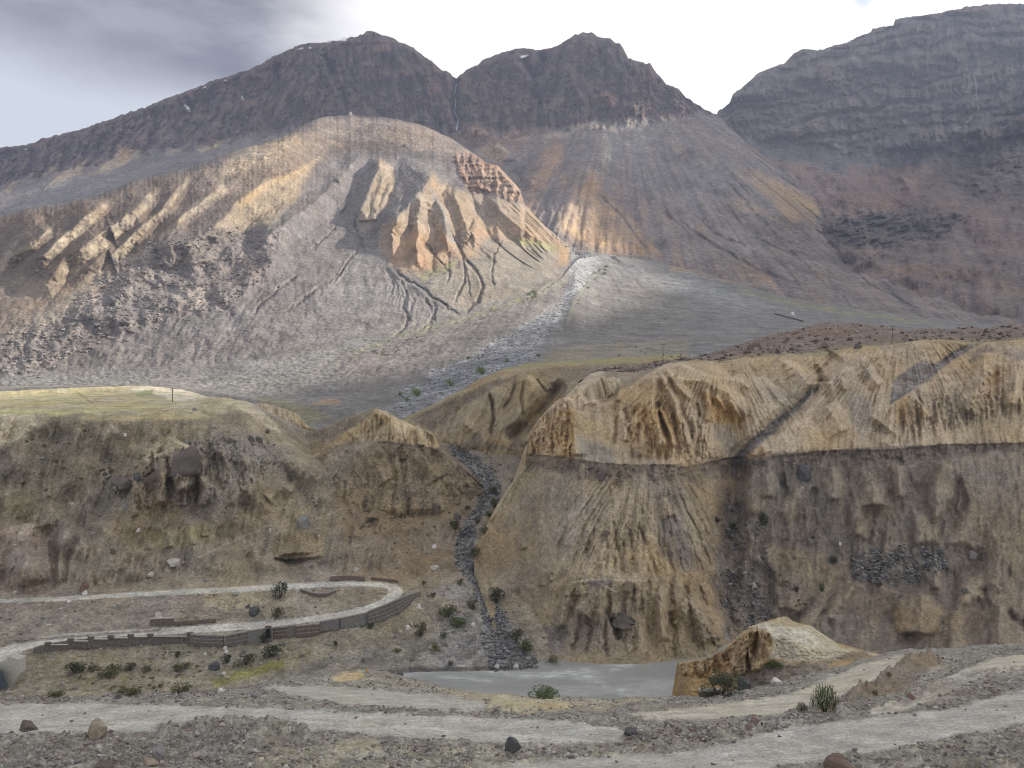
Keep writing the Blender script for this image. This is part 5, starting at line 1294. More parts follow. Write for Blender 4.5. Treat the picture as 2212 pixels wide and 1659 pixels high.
    # hollows and gullies between the silt ridges
    Gs = [(V(16, (970, 930), (970, 790), (1080, 650), (1170, 520)), 13, 34), (V(6, (900, 1000), (760, 1160), (560, 1330), (390, 1480), (340, 1620)), 9, 24), (V(6, (1880, 760), (1640, 920), (1400, 1110), (1320, 1250), (1180, 1420)), 9, 26), (V(6, (350, 980), (250, 900), (240, 880)), 7, 22), (V(9, (340, 380), (330, 600), (300, 900), (300, 1400)), 5, 40), (V(9, (870, 560), (860, 700)), 3, 12), (V(14, (1770, 620), (1780, 720), (1880, 1000), (1900, 1100)), 6, 6), (V(14, (1260, 800), (1240, 1050), (1200, 1200)), 3.2, 7), (V(14, (1540, 900), (1530, 1180)), 3, 6), (V(14, (1400, 950), (1370, 1160)), 2.5, 6), (V(14, (2080, 900), (2140, 1200)), 5, 5), (V(6, (110, 1150), (130, 1250)), 4, 5)]
    for p, a, w in Gs:
        s.gully(p, a, w, warp=3, taper=(.1, .1))
    for p in [V(14, (1770, 640), (1870, 1000), (1960, 1230)), V(14, (1250, 850), (1210, 1200)), V(14, (1540, 920), (1520, 1180)), V(16, (970, 790), (960, 930)), V(16, (770, 640), (960, 830)), V(16, (1380, 590), (1180, 840)), V(6, (1450, 860), (1470, 800)), V(6, (1330, 830), (1370, 920))]:
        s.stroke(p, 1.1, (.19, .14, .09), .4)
    # tan upper slopes to the right: fine rills down from the rim
    s.rills((1560, 700), 40, 150, 60, 300, 120, 2.2, seed=11)
    s.rills((1950, 640), 30, 160, 90, 330, 130, 2.4, seed=12, color=(.26, .21, .145), ca=.35)
    # --- relief of the lower slopes
    s.D -= lower * sstep(1.03, 1.5, r) * (2.4 * fbm(X / 44, Y / 60, 3, 198) + .7 * fbm(X / 13, Y / 16, 3, 199))
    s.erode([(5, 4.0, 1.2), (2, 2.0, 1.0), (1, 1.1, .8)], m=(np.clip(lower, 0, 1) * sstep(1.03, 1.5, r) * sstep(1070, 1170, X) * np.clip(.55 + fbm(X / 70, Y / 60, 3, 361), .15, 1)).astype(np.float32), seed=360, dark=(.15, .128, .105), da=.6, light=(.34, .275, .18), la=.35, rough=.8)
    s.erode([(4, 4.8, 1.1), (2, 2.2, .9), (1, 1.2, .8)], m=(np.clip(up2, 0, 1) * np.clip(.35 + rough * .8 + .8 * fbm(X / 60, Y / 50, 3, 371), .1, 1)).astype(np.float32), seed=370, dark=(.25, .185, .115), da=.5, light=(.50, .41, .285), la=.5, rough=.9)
    cone = s.mask([(1380, 1010), (1470, 1010), (1530, 1150), (1500, 1260), (1190, 1260), (1230, 1180)], 12, 8) + 0
    s.rills((1400, 900), 42, 142, 130, 375, 75, 4.0, seed=3, soft=.25, color=(.20, .155, .105), ca=.6)
    s.tint(cone * np.clip(1.7 * fbm(np.degrees(np.arctan2(Y - 900, X - 1400)) / 2.4, np.hypot(X - 1400, Y - 900) / 180, 3, 209), 0, 1) * .5, (.46, .38, .255))  # wash streaks and lightened crests: part of the cone's shading is painted
    s.rills((1400, 700), 62, 118, 540, 740, 110, 4.2, seed=4, soft=.3, color=(.20, .155, .105), ca=.35)
    for p in [V(8, (1490, 760), (1430, 880), (1390, 1050)), V(8, (1590, 780), (1540, 920), (1480, 1100)), V(8, (1680, 740), (1590, 960), (1530, 1140)), V(8, (1720, 850), (1720, 940), (1640, 1140)), V(8, (1760, 880), (1800, 1000), (1820, 1140)), V(8, (1860, 780), (1880, 980), (1900, 1140)), V(8, (1900, 760), (1980, 960), (2040, 1140)), V(8, (1740, 700), (1780, 900), (1750, 1140))]:
        s.gully(p, 2.6, 7, warp=5, taper=(.3, .1), grow=1.4)
        s.stroke(p, .8, (.17, .125, .075), .5, warp=5)
    for p, a, wl, wr in [(V(8, (1460, 1180), (1430, 1320), (1410, 1480)), 7, 12, 20), (V(8, (1690, 1180), (1640, 1280), (1560, 1400)), 9, 30, 40), (V(8, (2050, 1240), (2060, 1400), (2080, 1560)), 6, 14, 18), (V(8, (1880, 1160), (1850, 1240)), 4, 14, 14), (V(8, (1540, 1160), (1550, 1260)), 4, 16, 14), (V(8, (1310, 1090), (1290, 1200)), 4, 8, 12), (V(8, (1360, 1100), (1350, 1170)), 4, 7, 7), (V(8, (1200, 420), (1100, 560), (960, 800)), 4, 20, 16), (V(8, (2080, 630), (2120, 760)), 5, 20, 18), (V(8, (1140, 880), (1180, 960)), 3, 12, 12),
                         (V(9, (1240, 510), (1250, 690)), 7, 34, 30), (V(9, (980, 430), (1000, 650)), 5, 20, 20), (V(9, (1400, 420), (1420, 630)), 4, 18, 18), (V(9, (1690, 400), (1650, 560), (1640, 800)), 5, 20, 26), (V(9, (1560, 1250), (1540, 1520)), 8, 55, 40), (V(9, (2260, 640), (2080, 900), (1990, 1250)), 7, 40, 60), (V(9, (1640, 1040), (1640, 1220)), 4, 14, 14), (V(9, (560, 380), (570, 560), (560, 640)), 7, 24, 24), (V(9, (680, 450), (690, 560)), 3, 6, 6), (V(9, (2060, 1310), (2040, 1600)), 6, 24, 24), (V(9, (740, 980), (700, 1380)), 5, 40, 40), (V(9, (30, 1270), (160, 1400), (220, 1560)), 8, 40, 24), (V(8, (1560, 410), (1545, 500)), 3.5, 7, 6), (V(9, (1430, 340), (1440, 400)), 3, 6, 6)]:
        s.ridge(p, a, wl, wr, warp=4, taper=(.04, .12))
    st = np.clip(1.6 * fbm(X / 7, Y / 60, 3, 196), 0, 1)
    s.tint(lower * st * .3, (.33, .26, .165))
    s.tint(lower * np.clip(1.6 * fbm(X / 9, Y / 70, 3, 197), 0, 1) * .3, (.145, .125, .105))
    hum = cell(X / 5, Y / 4.4, 201)
    s.D -= s.rock * lower * 1.3 * np.clip(.6 - hum[0], 0, 1) * (hum[1] > .4)
    tus = cell(X / 11, Y / 6, 203)
    s.tint(np.clip((.26 - tus[0]) * 6, 0, 1) * (tus[1] > .74) * lower * .8, (.09, .085, .055))
    # dark slab overhang in the foot cone
    s.paint(V(8, (1750, 1380), (1800, 1370), (1890, 1410), (1890, 1450), (1840, 1450)), (.12, .10, .095), 2, 2, .85, rock=.6)
    s.gully(V(8, (1720, 1400), (1780, 1450), (1790, 1560)), 6, 12)
    bf_ = sstep(5.02, 5.15, r) * (1 - sstep(5.95, 6.1, r)) * sstep(1280, 1320, X) * (1 - sstep(1400, 1430, X))
    s.tint(bf_ * .8, (.20, .155, .105), rock=.3)  # brown slope behind the fins, darkened to carry the saddle's shading
    # plateau top: stony brown ground
    s.tint(top, (.205, .155, .118), rock=.55)
    rim = sstep(5.85, 6.0, r) * (1 - sstep(6.1, 6.3, r))
    s.tint(rim * .5 * (X > 1450), (.25, .215, .12))
    s.dz += (top * (.9 * fbm(X / 26, Y / 6, 4, 205) + .35 * fbm(X / 8, Y / 3, 3, 206))).astype(np.float32)
    s.paint(V(6, (1850, 860), (1960, 770), (2240, 800), (2240, 880), (2060, 830), (1960, 830), (1880, 900)), (.19, .16, .13), 8, 8, .7, rock=.5)
    s.D -= (1 - top) * sstep(5, 5.4, r) * 1.5 * fbm(X / 12, Y / 10, 3, 207)
    s.lowermask, s.topmask = lower * sstep(1.1, 1.3, r) * (1 - sstep(2.8, 2.95, r)) * np.clip(s.rock - .3, 0, 1), top * (r < 7.0)
    s.col *= np.array([1.06, 1.07, 1.13])
    s.col *= (1 + .13 * up2)[..., None]  # tan cliffs lightened in colour to stand in for thin sunlight
    return s, [('plateau', top)]


def silt_fins():
    """the serrated pale fins on the saddle of the main cliff"""
    s = Sheet(1226, 1362, [
        [(1226, 925, 360), (1362, 910, 364)],
        [(1226, 900, 362), (1250, 892, 362), (1362, 880, 366)],
        {'p': [(1226, 898, 372), (1236, 860, 370), (1240, 837, 369), (1247, 832, 369), (1252, 836, 369.5), (1262, 849, 370), (1266, 846, 370), (1272, 825, 370), (1279, 823, 370.5), (1283, 829, 371), (1289, 836, 371.5), (1292, 816, 372), (1303, 812, 372.5), (1308, 820, 373), (1314, 817, 373.5), (1322, 815, 374), (1331, 818, 374.5), (1338, 815, 375), (1343, 828, 375), (1345, 845, 374), (1362, 880, 372)], 'jit': [(3.2, 4), (1.5, 2)]},
        [(1226, 930, 380), (1290, 880, 384), (1362, 930, 384)],
    ], [8, 60, 8], step=1.2, smooth=(1, 2), seed=71)
    X, Y = s.PX, s.PY
    s.tint(np.ones_like(X), (.52, .44, .315), rock=.03)
    fin = ridged((X - .28 * Y) / 17 + .12 * s.nx, Y / 200, 2, 241)
    s.D -= 6.5 * (fin - .4) * sstep(0.9, 1.4, s.rw) * (1 - .3 * sstep(1.8, 2, s.rw))
    s.D -= 1.2 * (ridged((X - .3 * Y) / 6, Y / 70, 2, 242) - .4)
    s.tint(np.clip(.35 - fin, 0, 1) * 1.2, (.30, .235, .15))
    return s, []
# ------------------------------------------------------------------ near bank with its gravel roads, the silt knoll and the river
def near_bank():
    s = Sheet(-700, 2950, [
        {'z': True, 'p': [(-700, 2100, -19.5), (1106, 2100, -19.0), (2212, 2100, -16.5), (2950, 2100, -16)]},
        {'z': True, 'p': [(-700, 1660, -21.4), (0, 1660, -21.4), (800, 1660, -21.4), (1500, 1660, -21.0), (1750, 1655, -20.4), (2212, 1640, -18.6), (2950, 1640, -17)]},
        {'z': True, 'p': [(-700, 1585, -22.3), (0, 1587, -22.3), (300, 1588, -22.3), (430, 1575, -22.0), (560, 1574, -22.0), (640, 1590, -22.4), (900, 1603, -22.6), (1100, 1612, -22.6), (1330, 1612, -22.4), (1420, 1600, -22.0), (1700, 1600, -21.6), (2212, 1545, -20.3), (2950, 1480, -19)]},
        {'z': True, 'p': [(-700, 1515, -23.2), (0, 1520, -23.2), (600, 1528, -23.1), (900, 1540, -23.0), (1200, 1558, -23.0), (1340, 1580, -22.7), (1380, 1580, -22.2), (1500, 1572, -22.0), (1650, 1560, -22.0), (1800, 1548, -22.0), (2000, 1525, -21.6), (2212, 1480, -21.2), (2950, 1400, -20)]},
        {'z': True, 'p': [(-700, 1506, -24), (0, 1509, -23.9), (300, 1503, -24.4), (500, 1500, -25), (640, 1508, -25.6), (900, 1530, -25.4), (1100, 1540, -25.2), (1200, 1530, -25.2), (1400, 1545, -24.4), (1600, 1545, -24.2), (1700, 1535, -24), (1820, 1522, -23.8), (1950, 1520, -22.6), (2030, 1495, -22.2), (2100, 1472, -22.2), (2212, 1450, -22.0), (2950, 1380, -21)]},
        {'z': True, 'p': [(-700, 1500, -26), (0, 1508, -24.4), (300, 1499, -25.2), (480, 1494, -26.2), (560, 1486, -28), (700, 1480, -28.8), (900, 1500, -28.6), (1000, 1515, -28.2), (1200, 1518, -28), (1400, 1525, -27), (1600, 1512, -26.6), (1700, 1500, -26.6), (1800, 1480, -26.8), (1860, 1478, -25.0), (1920, 1470, -24.2), (1990, 1447, -24.0), (2050, 1455, -23.4), (2212, 1424, -23.2), (2950, 1370, -22)]},
        {'z': True, 'p': [(-700, 1497, -28), (0, 1507, -24.6), (150, 1505, -25), (300, 1498, -25.6), (440, 1494, -26.4), (500, 1490, -27), (570, 1481, -28.6), (620, 1467, -30.0), (680, 1457, -30.4), (740, 1451, -30.5), (770, 1448, -30.4), (830, 1450, -30.3), (862, 1456, -30.2), (880, 1462, -30.8), (920, 1470, -31), (960, 1481, -31), (1000, 1490, -30.8), (1040, 1494, -30.8), (1060, 1500, -30.8), (1100, 1499, -30.6), (1150, 1505, -30.6), (1220, 1506, -30.6), (1300, 1509, -30.4), (1380, 1505, -30), (1465, 1505, -29.6), (1530, 1503, -29.2), (1600, 1490, -29), (1700, 1465, -29), (1800, 1440, -28.8), (1880, 1418, -28.6), (1905, 1413, -28.6), (1945, 1404, -28.4), (1965, 1401, -28.2), (2040, 1401, -28), (2100, 1396, -27.8), (2150, 1391, -27.6), (2212, 1387, -27.4), (2300, 1380, -27), (2950, 1350, -26)], 'jit': [(1.2, 18), (.8, 5)]},
        {'z': True, 'p': [(-700, 1800, -70), (0, 1800, -60), (700, 1640, -55), (1050, 1700, -60), (1400, 1700, -60), (2212, 1600, -55), (2950, 1560, -55)]},
        {'z': True, 'p': [(-700, 1760, -110), (1106, 1760, -112), (2212, 1760, -112), (2950, 1760, -112)]},
    ], [60, 44, 46, 26, 22, 34, 10, 6], step=1.8, smooth=(6, 4), seed=83)
    X, Y, r = s.PX, s.PY, s.rw
    s.tint(np.ones_like(X), GRAVEL, rock=.8)
    s.tint(np.clip(.5 + 1.3 * fbm(X / 80, Y / 16, 4, 211), 0, 1) * .5, (.255, .245, .20), rock=.5)
    s.paint([(-90, 1640), (90, 1590), (300, 1600), (500, 1580), (700, 1600), (560, 1670), (-90, 1670)], (.185, .17, .16), 12, 14, .6, rock=1)
    s.paint([(560, 1600), (900, 1620), (1400, 1620), (1400, 1680), (560, 1680)], (.29, .275, .215), 14, 14, .5, rock=.8)
    s.paint(V(11, (860, 1400), (1080, 1390), (1120, 1500), (900, 1500), (700, 1530), (620, 1520), (800, 1410)), (.35, .315, .24), 5, 8, .7, rock=.3)
    # roads
    near_road = s.mask([(-90, 1523), (200, 1518), (600, 1531), (900, 1545), (1200, 1556), (1330, 1572), (1372, 1590), (1335, 1606), (1150, 1606), (900, 1596), (720, 1580), (620, 1566), (520, 1558), (430, 1562), (330, 1580), (0, 1584), (-90, 1584)], 4, 4)
    wide_road = s.mask([(960, 1690), (1060, 1655), (1200, 1640), (1330, 1632), (1480, 1622), (1600, 1600), (1640, 1582), (1760, 1565), (1900, 1548), (2060, 1530), (2212, 1490), (2320, 1465), (2320, 1555), (2212, 1563), (2060, 1590), (1900, 1622), (1800, 1640), (1690, 1652), (1600, 1690)], 5, 5)
    low_road = s.mask([(560, 1487), (640, 1480), (740, 1484), (860, 1495), (960, 1505), (1040, 1512), (1060, 1535), (1000, 1538), (880, 1530), (740, 1520), (640, 1502)], 5, 5)
    far_road = s.mask([(1330, 1545), (1480, 1530), (1600, 1518), (1700, 1500), (1780, 1470), (1850, 1440), (1930, 1415), (2010, 1412), (1960, 1432), (1900, 1462), (1840, 1492), (1780, 1516), (1690, 1540), (1560, 1552), (1400, 1556)], 4, 4)
    strip = s.mask([(1880, 1528), (1960, 1518), (2010, 1490), (2080, 1448), (2160, 1420), (2320, 1396), (2320, 1430), (2230, 1448), (2130, 1462), (2060, 1492), (1990, 1522), (1930, 1540), (1880, 1545)], 3, 4)
    roads = np.clip(near_road + wide_road + low_road + far_road + strip, 0, 1)
    s.tint(near_road, (.365, .36, .335), rock=.06)
    s.tint(wide_road, (.355, .35, .33), rock=.1)
    s.tint(low_road, (.365, .36, .33), rock=.08)
    s.tint(far_road, (.42, .395, .335), rock=.06)
    s.tint(strip, (.43, .41, .355), rock=.05)
    lanes = fbm(X / 300, Y / 3.2 + X / 60, 3, 213)
    s.tint(roads * np.clip(1.3 * lanes, 0, 1) * .5, (.30, .29, .265))
    s.tint(roads * np.clip(-1.3 * lanes, 0, 1) * .45, (.53, .50, .42))
    s.tint(roads * np.clip(1.5 * fbm(X / 36, Y / 8, 4, 214) - .1, 0, 1) * .35, (.29, .28, .26), rock=.5)
    for p, w, c in [([(-70, 1546), (300, 1543), (700, 1556), (1000, 1572), (1300, 1594)], 2.2, (.31, .305, .28)), ([(-70, 1562), (300, 1562), (600, 1556), (900, 1572), (1250, 1600)], 1.8, (.50, .485, .42)), (V(13, (0, 1400), (300, 1350), (520, 1350), (600, 1390)), 1.2, (.26, .25, .23)), (V(13, (600, 1390), (1200, 1330), (1700, 1210), (2240, 1100)), 4, (.32, .315, .30)), (V(13, (420, 1560), (1000, 1500), (1600, 1380), (2240, 1250)), 4, (.44, .43, .39)), (V(13, (420, 1010), (760, 900), (1100, 800), (1330, 770)), 2, (.38, .35, .29)), (V(13, (300, 1180), (760, 1050), (1100, 900)), 2, (.55, .50, .40))]:
        s.stroke(p, w, c, .5, soft=w, warp=4)
    # verges and spoil heaps
    s.paint([(560, 1462), (640, 1470), (760, 1476), (900, 1492), (880, 1478), (800, 1466), (640, 1466)], (.33, .31, .26), 6, 6, .5)
    s.paint(V(11, (720, 920), (820, 890), (960, 880), (1000, 930), (860, 960), (740, 950)), (.44, .34, .19), 3, 4, .85, rock=.1)
    s.paint(V(11, (1060, 890), (1200, 900), (1190, 940), (1080, 930)), (.22, .19, .165), 3, 4, .8, rock=.7)
    s.paint([(880, 1472), (1000, 1492), (1200, 1508), (1440, 1508), (1300, 1530), (1080, 1525), (1000, 1510)], (.36, .325, .24), 6, 6, .7, rock=.15)
    s.paint(V(12, (0, 1080), (500, 1100), (700, 1130), (560, 1190), (100, 1220), (-60, 1200)), (.41, .36, .25), 5, 5, .8, rock=.1)
    s.paint(V(13, (560, 1200), (800, 1090), (1000, 1010), (1180, 880), (1370, 790), (1480, 760), (1600, 800), (1400, 900), (1260, 1020), (1080, 1060), (900, 1140), (760, 1190)), (.205, .165, .13), 4, 5, .9, rock=.25)
    s.paint(V(13, (1260, 1040), (1380, 960), (1520, 830), (1700, 800), (1640, 870), (1480, 980), (1330, 1050)), (.30, .285, .245), 6, 6, .7)
    s.paint(V(13, (1100, 1180), (1280, 1100), (1480, 1020), (1700, 930), (1900, 900), (2240, 870), (2240, 980), (1900, 1040), (1500, 1110), (1280, 1150)), (.235, .212, .19), 6, 8, .7, rock=.8)
    s.paint(V(12, (1000, 1400), (1200, 1350), (1500, 1290), (1700, 1270), (1950, 1290), (1750, 1390), (1300, 1400), (1050, 1430)), (.25, .235, .215), 6, 8, .6, rock=.8)
    s.paint(V(13, (1000, 1560), (1500, 1440), (2240, 1280), (2240, 1660), (800, 1660)), (.22, .205, .175), 10, 12, .6, rock=.9)
    off = 1 - roads
    vis = sstep(.2, .9, r) * (1 - sstep(5.9, 6.1, r))
    s.dz += (off * (.30 * fbm(X / 70, Y / 14, 4, 215) + .10 * fbm(X / 12, Y / 4, 4, 216)) * (1 - sstep(5.9, 6.2, r))).astype(np.float32)
    s.dz += (roads * .03 * fbm(X / 40, Y / 5, 4, 217)).astype(np.float32)

    def mound(poly, w, h):
        idx, dd, t, sd = s._pd(poly, w * 1.2, 4)
        f = np.clip(1 - dd / w, 0, 1)
        s.dz.ravel()[idx] += h * f * f * (3 - 2 * f) * (.7 + .6 * s.nx.ravel()[idx])
    mound([(350, 1578), (440, 1566), (520, 1563), (600, 1572), (660, 1584)], 16, .55)
    mound([(1350, 1594), (1372, 1585), (1420, 1582), (1500, 1580), (1600, 1572), (1680, 1562)], 13, .28)
    mound(V(13, (1130, 1160), (1330, 1070), (1500, 1000), (1750, 910), (2000, 890), (2250, 850)), 14, .45)
    mound(V(11, (1680, 1190), (1840, 1160), (2000, 1190), (2060, 1230)), 9, .5)
    mound(V(13, (640, 1660), (760, 1560), (860, 1560)), 18, .35)
    mound(V(13, (760, 1200), (1000, 1040), (1200, 890), (1370, 800), (1470, 780)), 16, 1.0)
    mound([(40, 1660), (120, 1640), (220, 1650)], 20, .3)
    mound(V(12, (900, 1250), (1100, 1240), (1300, 1250)), 8, .3)
    mound(V(12, (0, 1120), (120, 1140), (180, 1180)), 9, .3)
    hum = cell(X / 4.5, Y / 3.0, 218)
    s.dz += (off * s.rock * .16 * np.clip(.6 - hum[0], 0, 1) * (hum[1] > .45) * (1 - sstep(5.9, 6.2, r))).astype(np.float32)
    s.col *= np.array([1.24, 1.22, 1.14])
    s.roadmask = roads
    return s, [('road', roads)]


def knoll():
    s = Sheet(1450, 2000, [
        [(1450, 1570, 82), (1475, 1560, 78), (1600, 1560, 74), (2000, 1480, 74)],
        [(1450, 1512, 83), (1461, 1509, 82.5), (1466, 1508, 80.5), (1476, 1509, 78.6), (1490, 1510, 77.7), (1530, 1508, 76.5), (1570, 1502, 75.5), (1610, 1496, 74.5), (1650, 1490, 74), (1700, 1480, 74), (1760, 1462, 75), (1830, 1440, 77), (1900, 1424, 79), (2000, 1410, 82)],
        [(1450, 1510, 83.5), (1457, 1492, 83.6), (1462, 1470, 83.2), (1466, 1470, 81.5), (1476, 1469, 80), (1490, 1468, 79.2), (1530, 1462, 78.5), (1570, 1450, 78), (1606, 1446, 77), (1650, 1445, 76), (1700, 1440, 76), (1760, 1432, 77.5), (1830, 1422, 79.5), (1900, 1418, 80.5), (2000, 1406, 82.5)],
        [(1450, 1508, 84), (1457, 1478, 84), (1462, 1442, 83.8), (1466, 1436, 82.5), (1480, 1432, 81.2), (1520, 1424, 81), (1560, 1408, 80.5), (1600, 1376, 79.5), (1620, 1362, 79), (1640, 1362, 79), (1680, 1372, 79), (1720, 1386, 79.5), (1760, 1398, 80), (1830, 1408, 81.5), (1900, 1415, 82), (2000, 1404, 83)],
        {'p': [(1450, 1507, 84.5), (1456, 1476, 84.5), (1461, 1442, 84.2), (1464, 1431, 83.5), (1468, 1429, 83), (1474, 1431, 82.7), (1482, 1428, 82.5), (1530, 1420, 82.5), (1560, 1404, 82), (1585, 1384, 81.5), (1600, 1368, 81), (1612, 1360, 81), (1618, 1352, 81), (1630, 1350, 81.2), (1640, 1346, 82), (1662, 1340, 83.5), (1680, 1334, 84.5), (1692, 1332, 85), (1702, 1333, 85), (1712, 1341, 85), (1730, 1347, 85), (1752, 1352, 84.8), (1766, 1362, 84.5), (1790, 1378, 84.5), (1810, 1390, 84.5), (1850, 1400, 84.5), (1880, 1408, 84.5), (1905, 1414, 84.5), (2000, 1408, 85)], 'jit': [(1.0, 9), (.7, 4)]},
        [(1450, 1520, 90), (1620, 1440, 92), (1700, 1400, 95), (1800, 1440, 94), (2000, 1460, 94)],
        [(1450, 1700, 110), (1700, 1700, 110), (2000, 1700, 110)],
    ], [14, 30, 40, 34, 12, 8], step=1.3, smooth=(1.5, 2), seed=97)
    X, Y = s.PX, s.PY
    s.tint(np.ones_like(X), (.40, .285, .15), rock=.05)
    face = s.mask(V(13, (-520, 900), (-540, 720), (-300, 660), (-140, 590), (0, 560), (90, 490), (170, 510), (230, 620), (190, 760), (60, 890), (-200, 960)), 4, 3)
    s.D -= face * (2.2 * (ridged(X / 24 + .2 * s.nx, Y / 80, 3, 221) - .4) + .5 * fbm(X / 7, Y / 8, 4, 222))
    s.tint(face * np.clip(1.5 * fbm(X / 12, Y / 24, 3, 223), 0, 1) * .6, (.27, .175, .085))
    s.paint(V(12, (1740, 740), (1860, 720), (1880, 760), (1800, 860), (1740, 800)), (.22, .13, .06), 5, 5, .7)
    topm = s.mask(V(13, (60, 520), (140, 490), (230, 490), (330, 440), (440, 510), (540, 520), (700, 640), (780, 690), (1150, 750), (980, 760), (740, 790), (420, 800), (290, 780), (200, 770), (240, 640), (180, 560)), 4, 4)
    s.tint(topm, (.47, .42, .31), rock=.2)
    s.paint(V(13, (150, 530), (330, 520), (560, 590), (640, 690), (420, 660), (260, 620)), (.63, .60, .52), 5, 8, .8, rock=.4, streak=(18, 6))
    s.paint(V(13, (290, 470), (340, 445), (450, 510), (360, 530), (260, 500)), (.36, .29, .17), 4, 4, .7)
    s.paint(V(13, (280, 690), (400, 690), (430, 790), (200, 780)), (.37, .345, .275), 5, 5, .8)
    s.paint(V(13, (730, 770), (860, 720), (960, 720), (1000, 760), (880, 790), (740, 790)), (.20, .155, .105), 4, 4, .85)
    s.paint(V(13, (-60, 1060), (-20, 900), (60, 890), (200, 800), (420, 810), (700, 800), (560, 960), (480, 980), (200, 1000), (0, 1040)), (.205, .175, .145), 7, 8, .9, rock=.5)
    s.ridge(V(13, (160, 510), (230, 620), (190, 770), (60, 900)), 1.2, 14, 10, warp=2)
    s.gully(V(13, (100, 560), (95, 640), (40, 890)), .9, 6, warp=2)
    s.stroke(V(13, (105, 520), (95, 640), (30, 700), (40, 890)), 1.2, (.17, .115, .06), .7)
    s.gully(V(12, (2020, 680), (2020, 880)), .8, 5, warp=2)
    s.D -= .45 * fbm(X / 22, Y / 14, 4, 224)
    s.D -= topm * .35 * fbm(X / 9, Y / 5, 4, 225)
    return s, []


def river():
    m = bpy.data.materials.new('river_water')
    m.use_nodes = True
    t = m.node_tree
    b = t.nodes['Principled BSDF']
    L = t.links.new
    tc = N(t, 'ShaderNodeTexCoord')
    mp = N(t, 'ShaderNodeMapping')
    mp.inputs['Scale'].default_value = (.35, 1.0, 1)
    mp.inputs['Rotation'].default_value = (0, 0, math.radians(-8))
    L(tc.outputs['Object'], mp.inputs[0])
    n1 = N(t, 'ShaderNodeTexNoise', inp={'Scale': .9, 'Detail': 6.0, 'Roughness': .62, 'Distortion': .6})
    n2 = N(t, 'ShaderNodeTexNoise', inp={'Scale': .10, 'Detail': 3.0})
    L(mp.outputs[0], n1.inputs['Vector'])
    L(mp.outputs[0], n2.inputs['Vector'])
    foam = MATH(t, 'MULTIPLY', RANGE(t, n1.outputs['Fac'], .57, .66), RANGE(t, n2.outputs['Fac'], .50, .60))
    at = N(t, 'ShaderNodeAttribute', attribute_name='rapid')
    foam = MATH(t, 'MULTIPLY', RANGE(t, n1.outputs['Fac'], .40, .56), MATH(t, 'ADD', at.outputs['Fac'], MATH(t, 'MULTIPLY', RANGE(t, n2.outputs['Fac'], .52, .62), .25)), clamp=True)
    base = MIXC(t, RANGE(t, n2.outputs['Fac'], .35, .65), (.275, .28, .262), (.33, .335, .31))
    L(MIXC(t, foam, base, (.62, .64, .62)), b.inputs['Base Color'])
    b.inputs['Roughness'].default_value = .32
    b.inputs['Specular IOR Level'].default_value = .25
    bp = N(t, 'ShaderNodeBump', inp={'Strength': .7, 'Distance': .5})
    L(n1.outputs['Fac'], bp.inputs['Height'])
    L(bp.outputs[0], b.inputs['Normal'])
    xs = np.linspace(-420, 420, 421)
    ys = np.linspace(150, 300, 151)
    XX, YY = np.meshgrid(xs, ys)
    Z = -96 + .10 * fbm(XX / 7, YY / 3, 3, 231) + .05 * fbm(XX / 2.5, YY / 1.2, 2, 232)
    co = np.stack([XX, YY, Z], -1).reshape(-1, 3).astype(np.float32)
    i = np.arange(co.shape[0]).reshape(XX.shape)
    q = np.stack([i[:-1, :-1], i[:-1, 1:], i[1:, 1:], i[1:, :-1]], -1).reshape(-1, 4)
    o = raw_mesh('river', co, q, m)
    # the broken water of the rapids along the far bank
    rp = np.zeros(len(co), np.float32)
    for (ax, ay, bx, by, w, a) in [(1190, 1455, 1262, 1448, 3.2, 1), (1235, 1452, 1275, 1462, 2.0, .8), (1060, 1450, 1200, 1462, 3.0, .8), (1330, 1443, 1360, 1436, 2.4, .9), (1340, 1490, 1362, 1503, 1.6, .7), (1290, 1470, 1320, 1490, 1.2, .5), (960, 1462, 1060, 1470, 2.5, .6), (1240, 1463, 1300, 1475, 1.6, .4)]:
        p = [np.array([float(c) for c in unproject(u, v, d_for_z(v, -96.0))][:2]) for u, v in ((ax, ay), (bx, by))]
        e = p[1] - p[0]
        tt = np.clip(((co[:, :2] - p[0]) @ e) / (e @ e), 0, 1)
        d = np.hypot(*(co[:, :2] - p[0] - tt[:, None] * e).T)
        rp = np.maximum(rp, a * np.clip(1 - d / w, 0, 1))
    a = o.data.attributes.new('rapid', 'FLOAT', 'POINT')
    a.data.foreach_set('value', rp)
    o['kind'] = 'structure'
    return o


# ------------------------------------------------------------------ build the ground
M_FAR = soil_mat('mountain_rock', 13.0, bump=.5, var=.28)
M_MTN = soil_mat('mountain_scree', 5.0, bump=.4, var=.25)
M_BANK = soil_mat('hillside_earth', 1.4, bump=.26, var=.30)
M_SILT = soil_mat('silt_cliff', 1.6, bump=.25, var=.23, spk=1.0)
M_NEAR = soil_mat('near_gravel', .26, bump=.5, var=.22)
M_KNOLL = soil_mat('knoll_silt', .40, bump=.35, var=.22)

SHEETS = {}
for fn, mat, name in ((back_mountain, M_FAR, 'mountain'), (right_mountain, M_FAR, 'mountain'), (middle_mountain, M_MTN, 'mountain'),
                      (left_bank, M_BANK, 'hill'), (tan_wall_behind, M_SILT, 'cliff'), (pyramid_hill, M_BANK, 'hill'), (tan_spur, M_SILT, 'hill'),
                      (badlands, M_SILT, 'cliff'), (silt_fins, M_SILT, 'cliff'), (near_bank, M_NEAR, 'ground'), (knoll, M_KNOLL, 'hill')):
    sh_, parts_ = fn()
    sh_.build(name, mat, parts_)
    SHEETS[fn.__name__] = sh_
    del sh_, parts_
river()
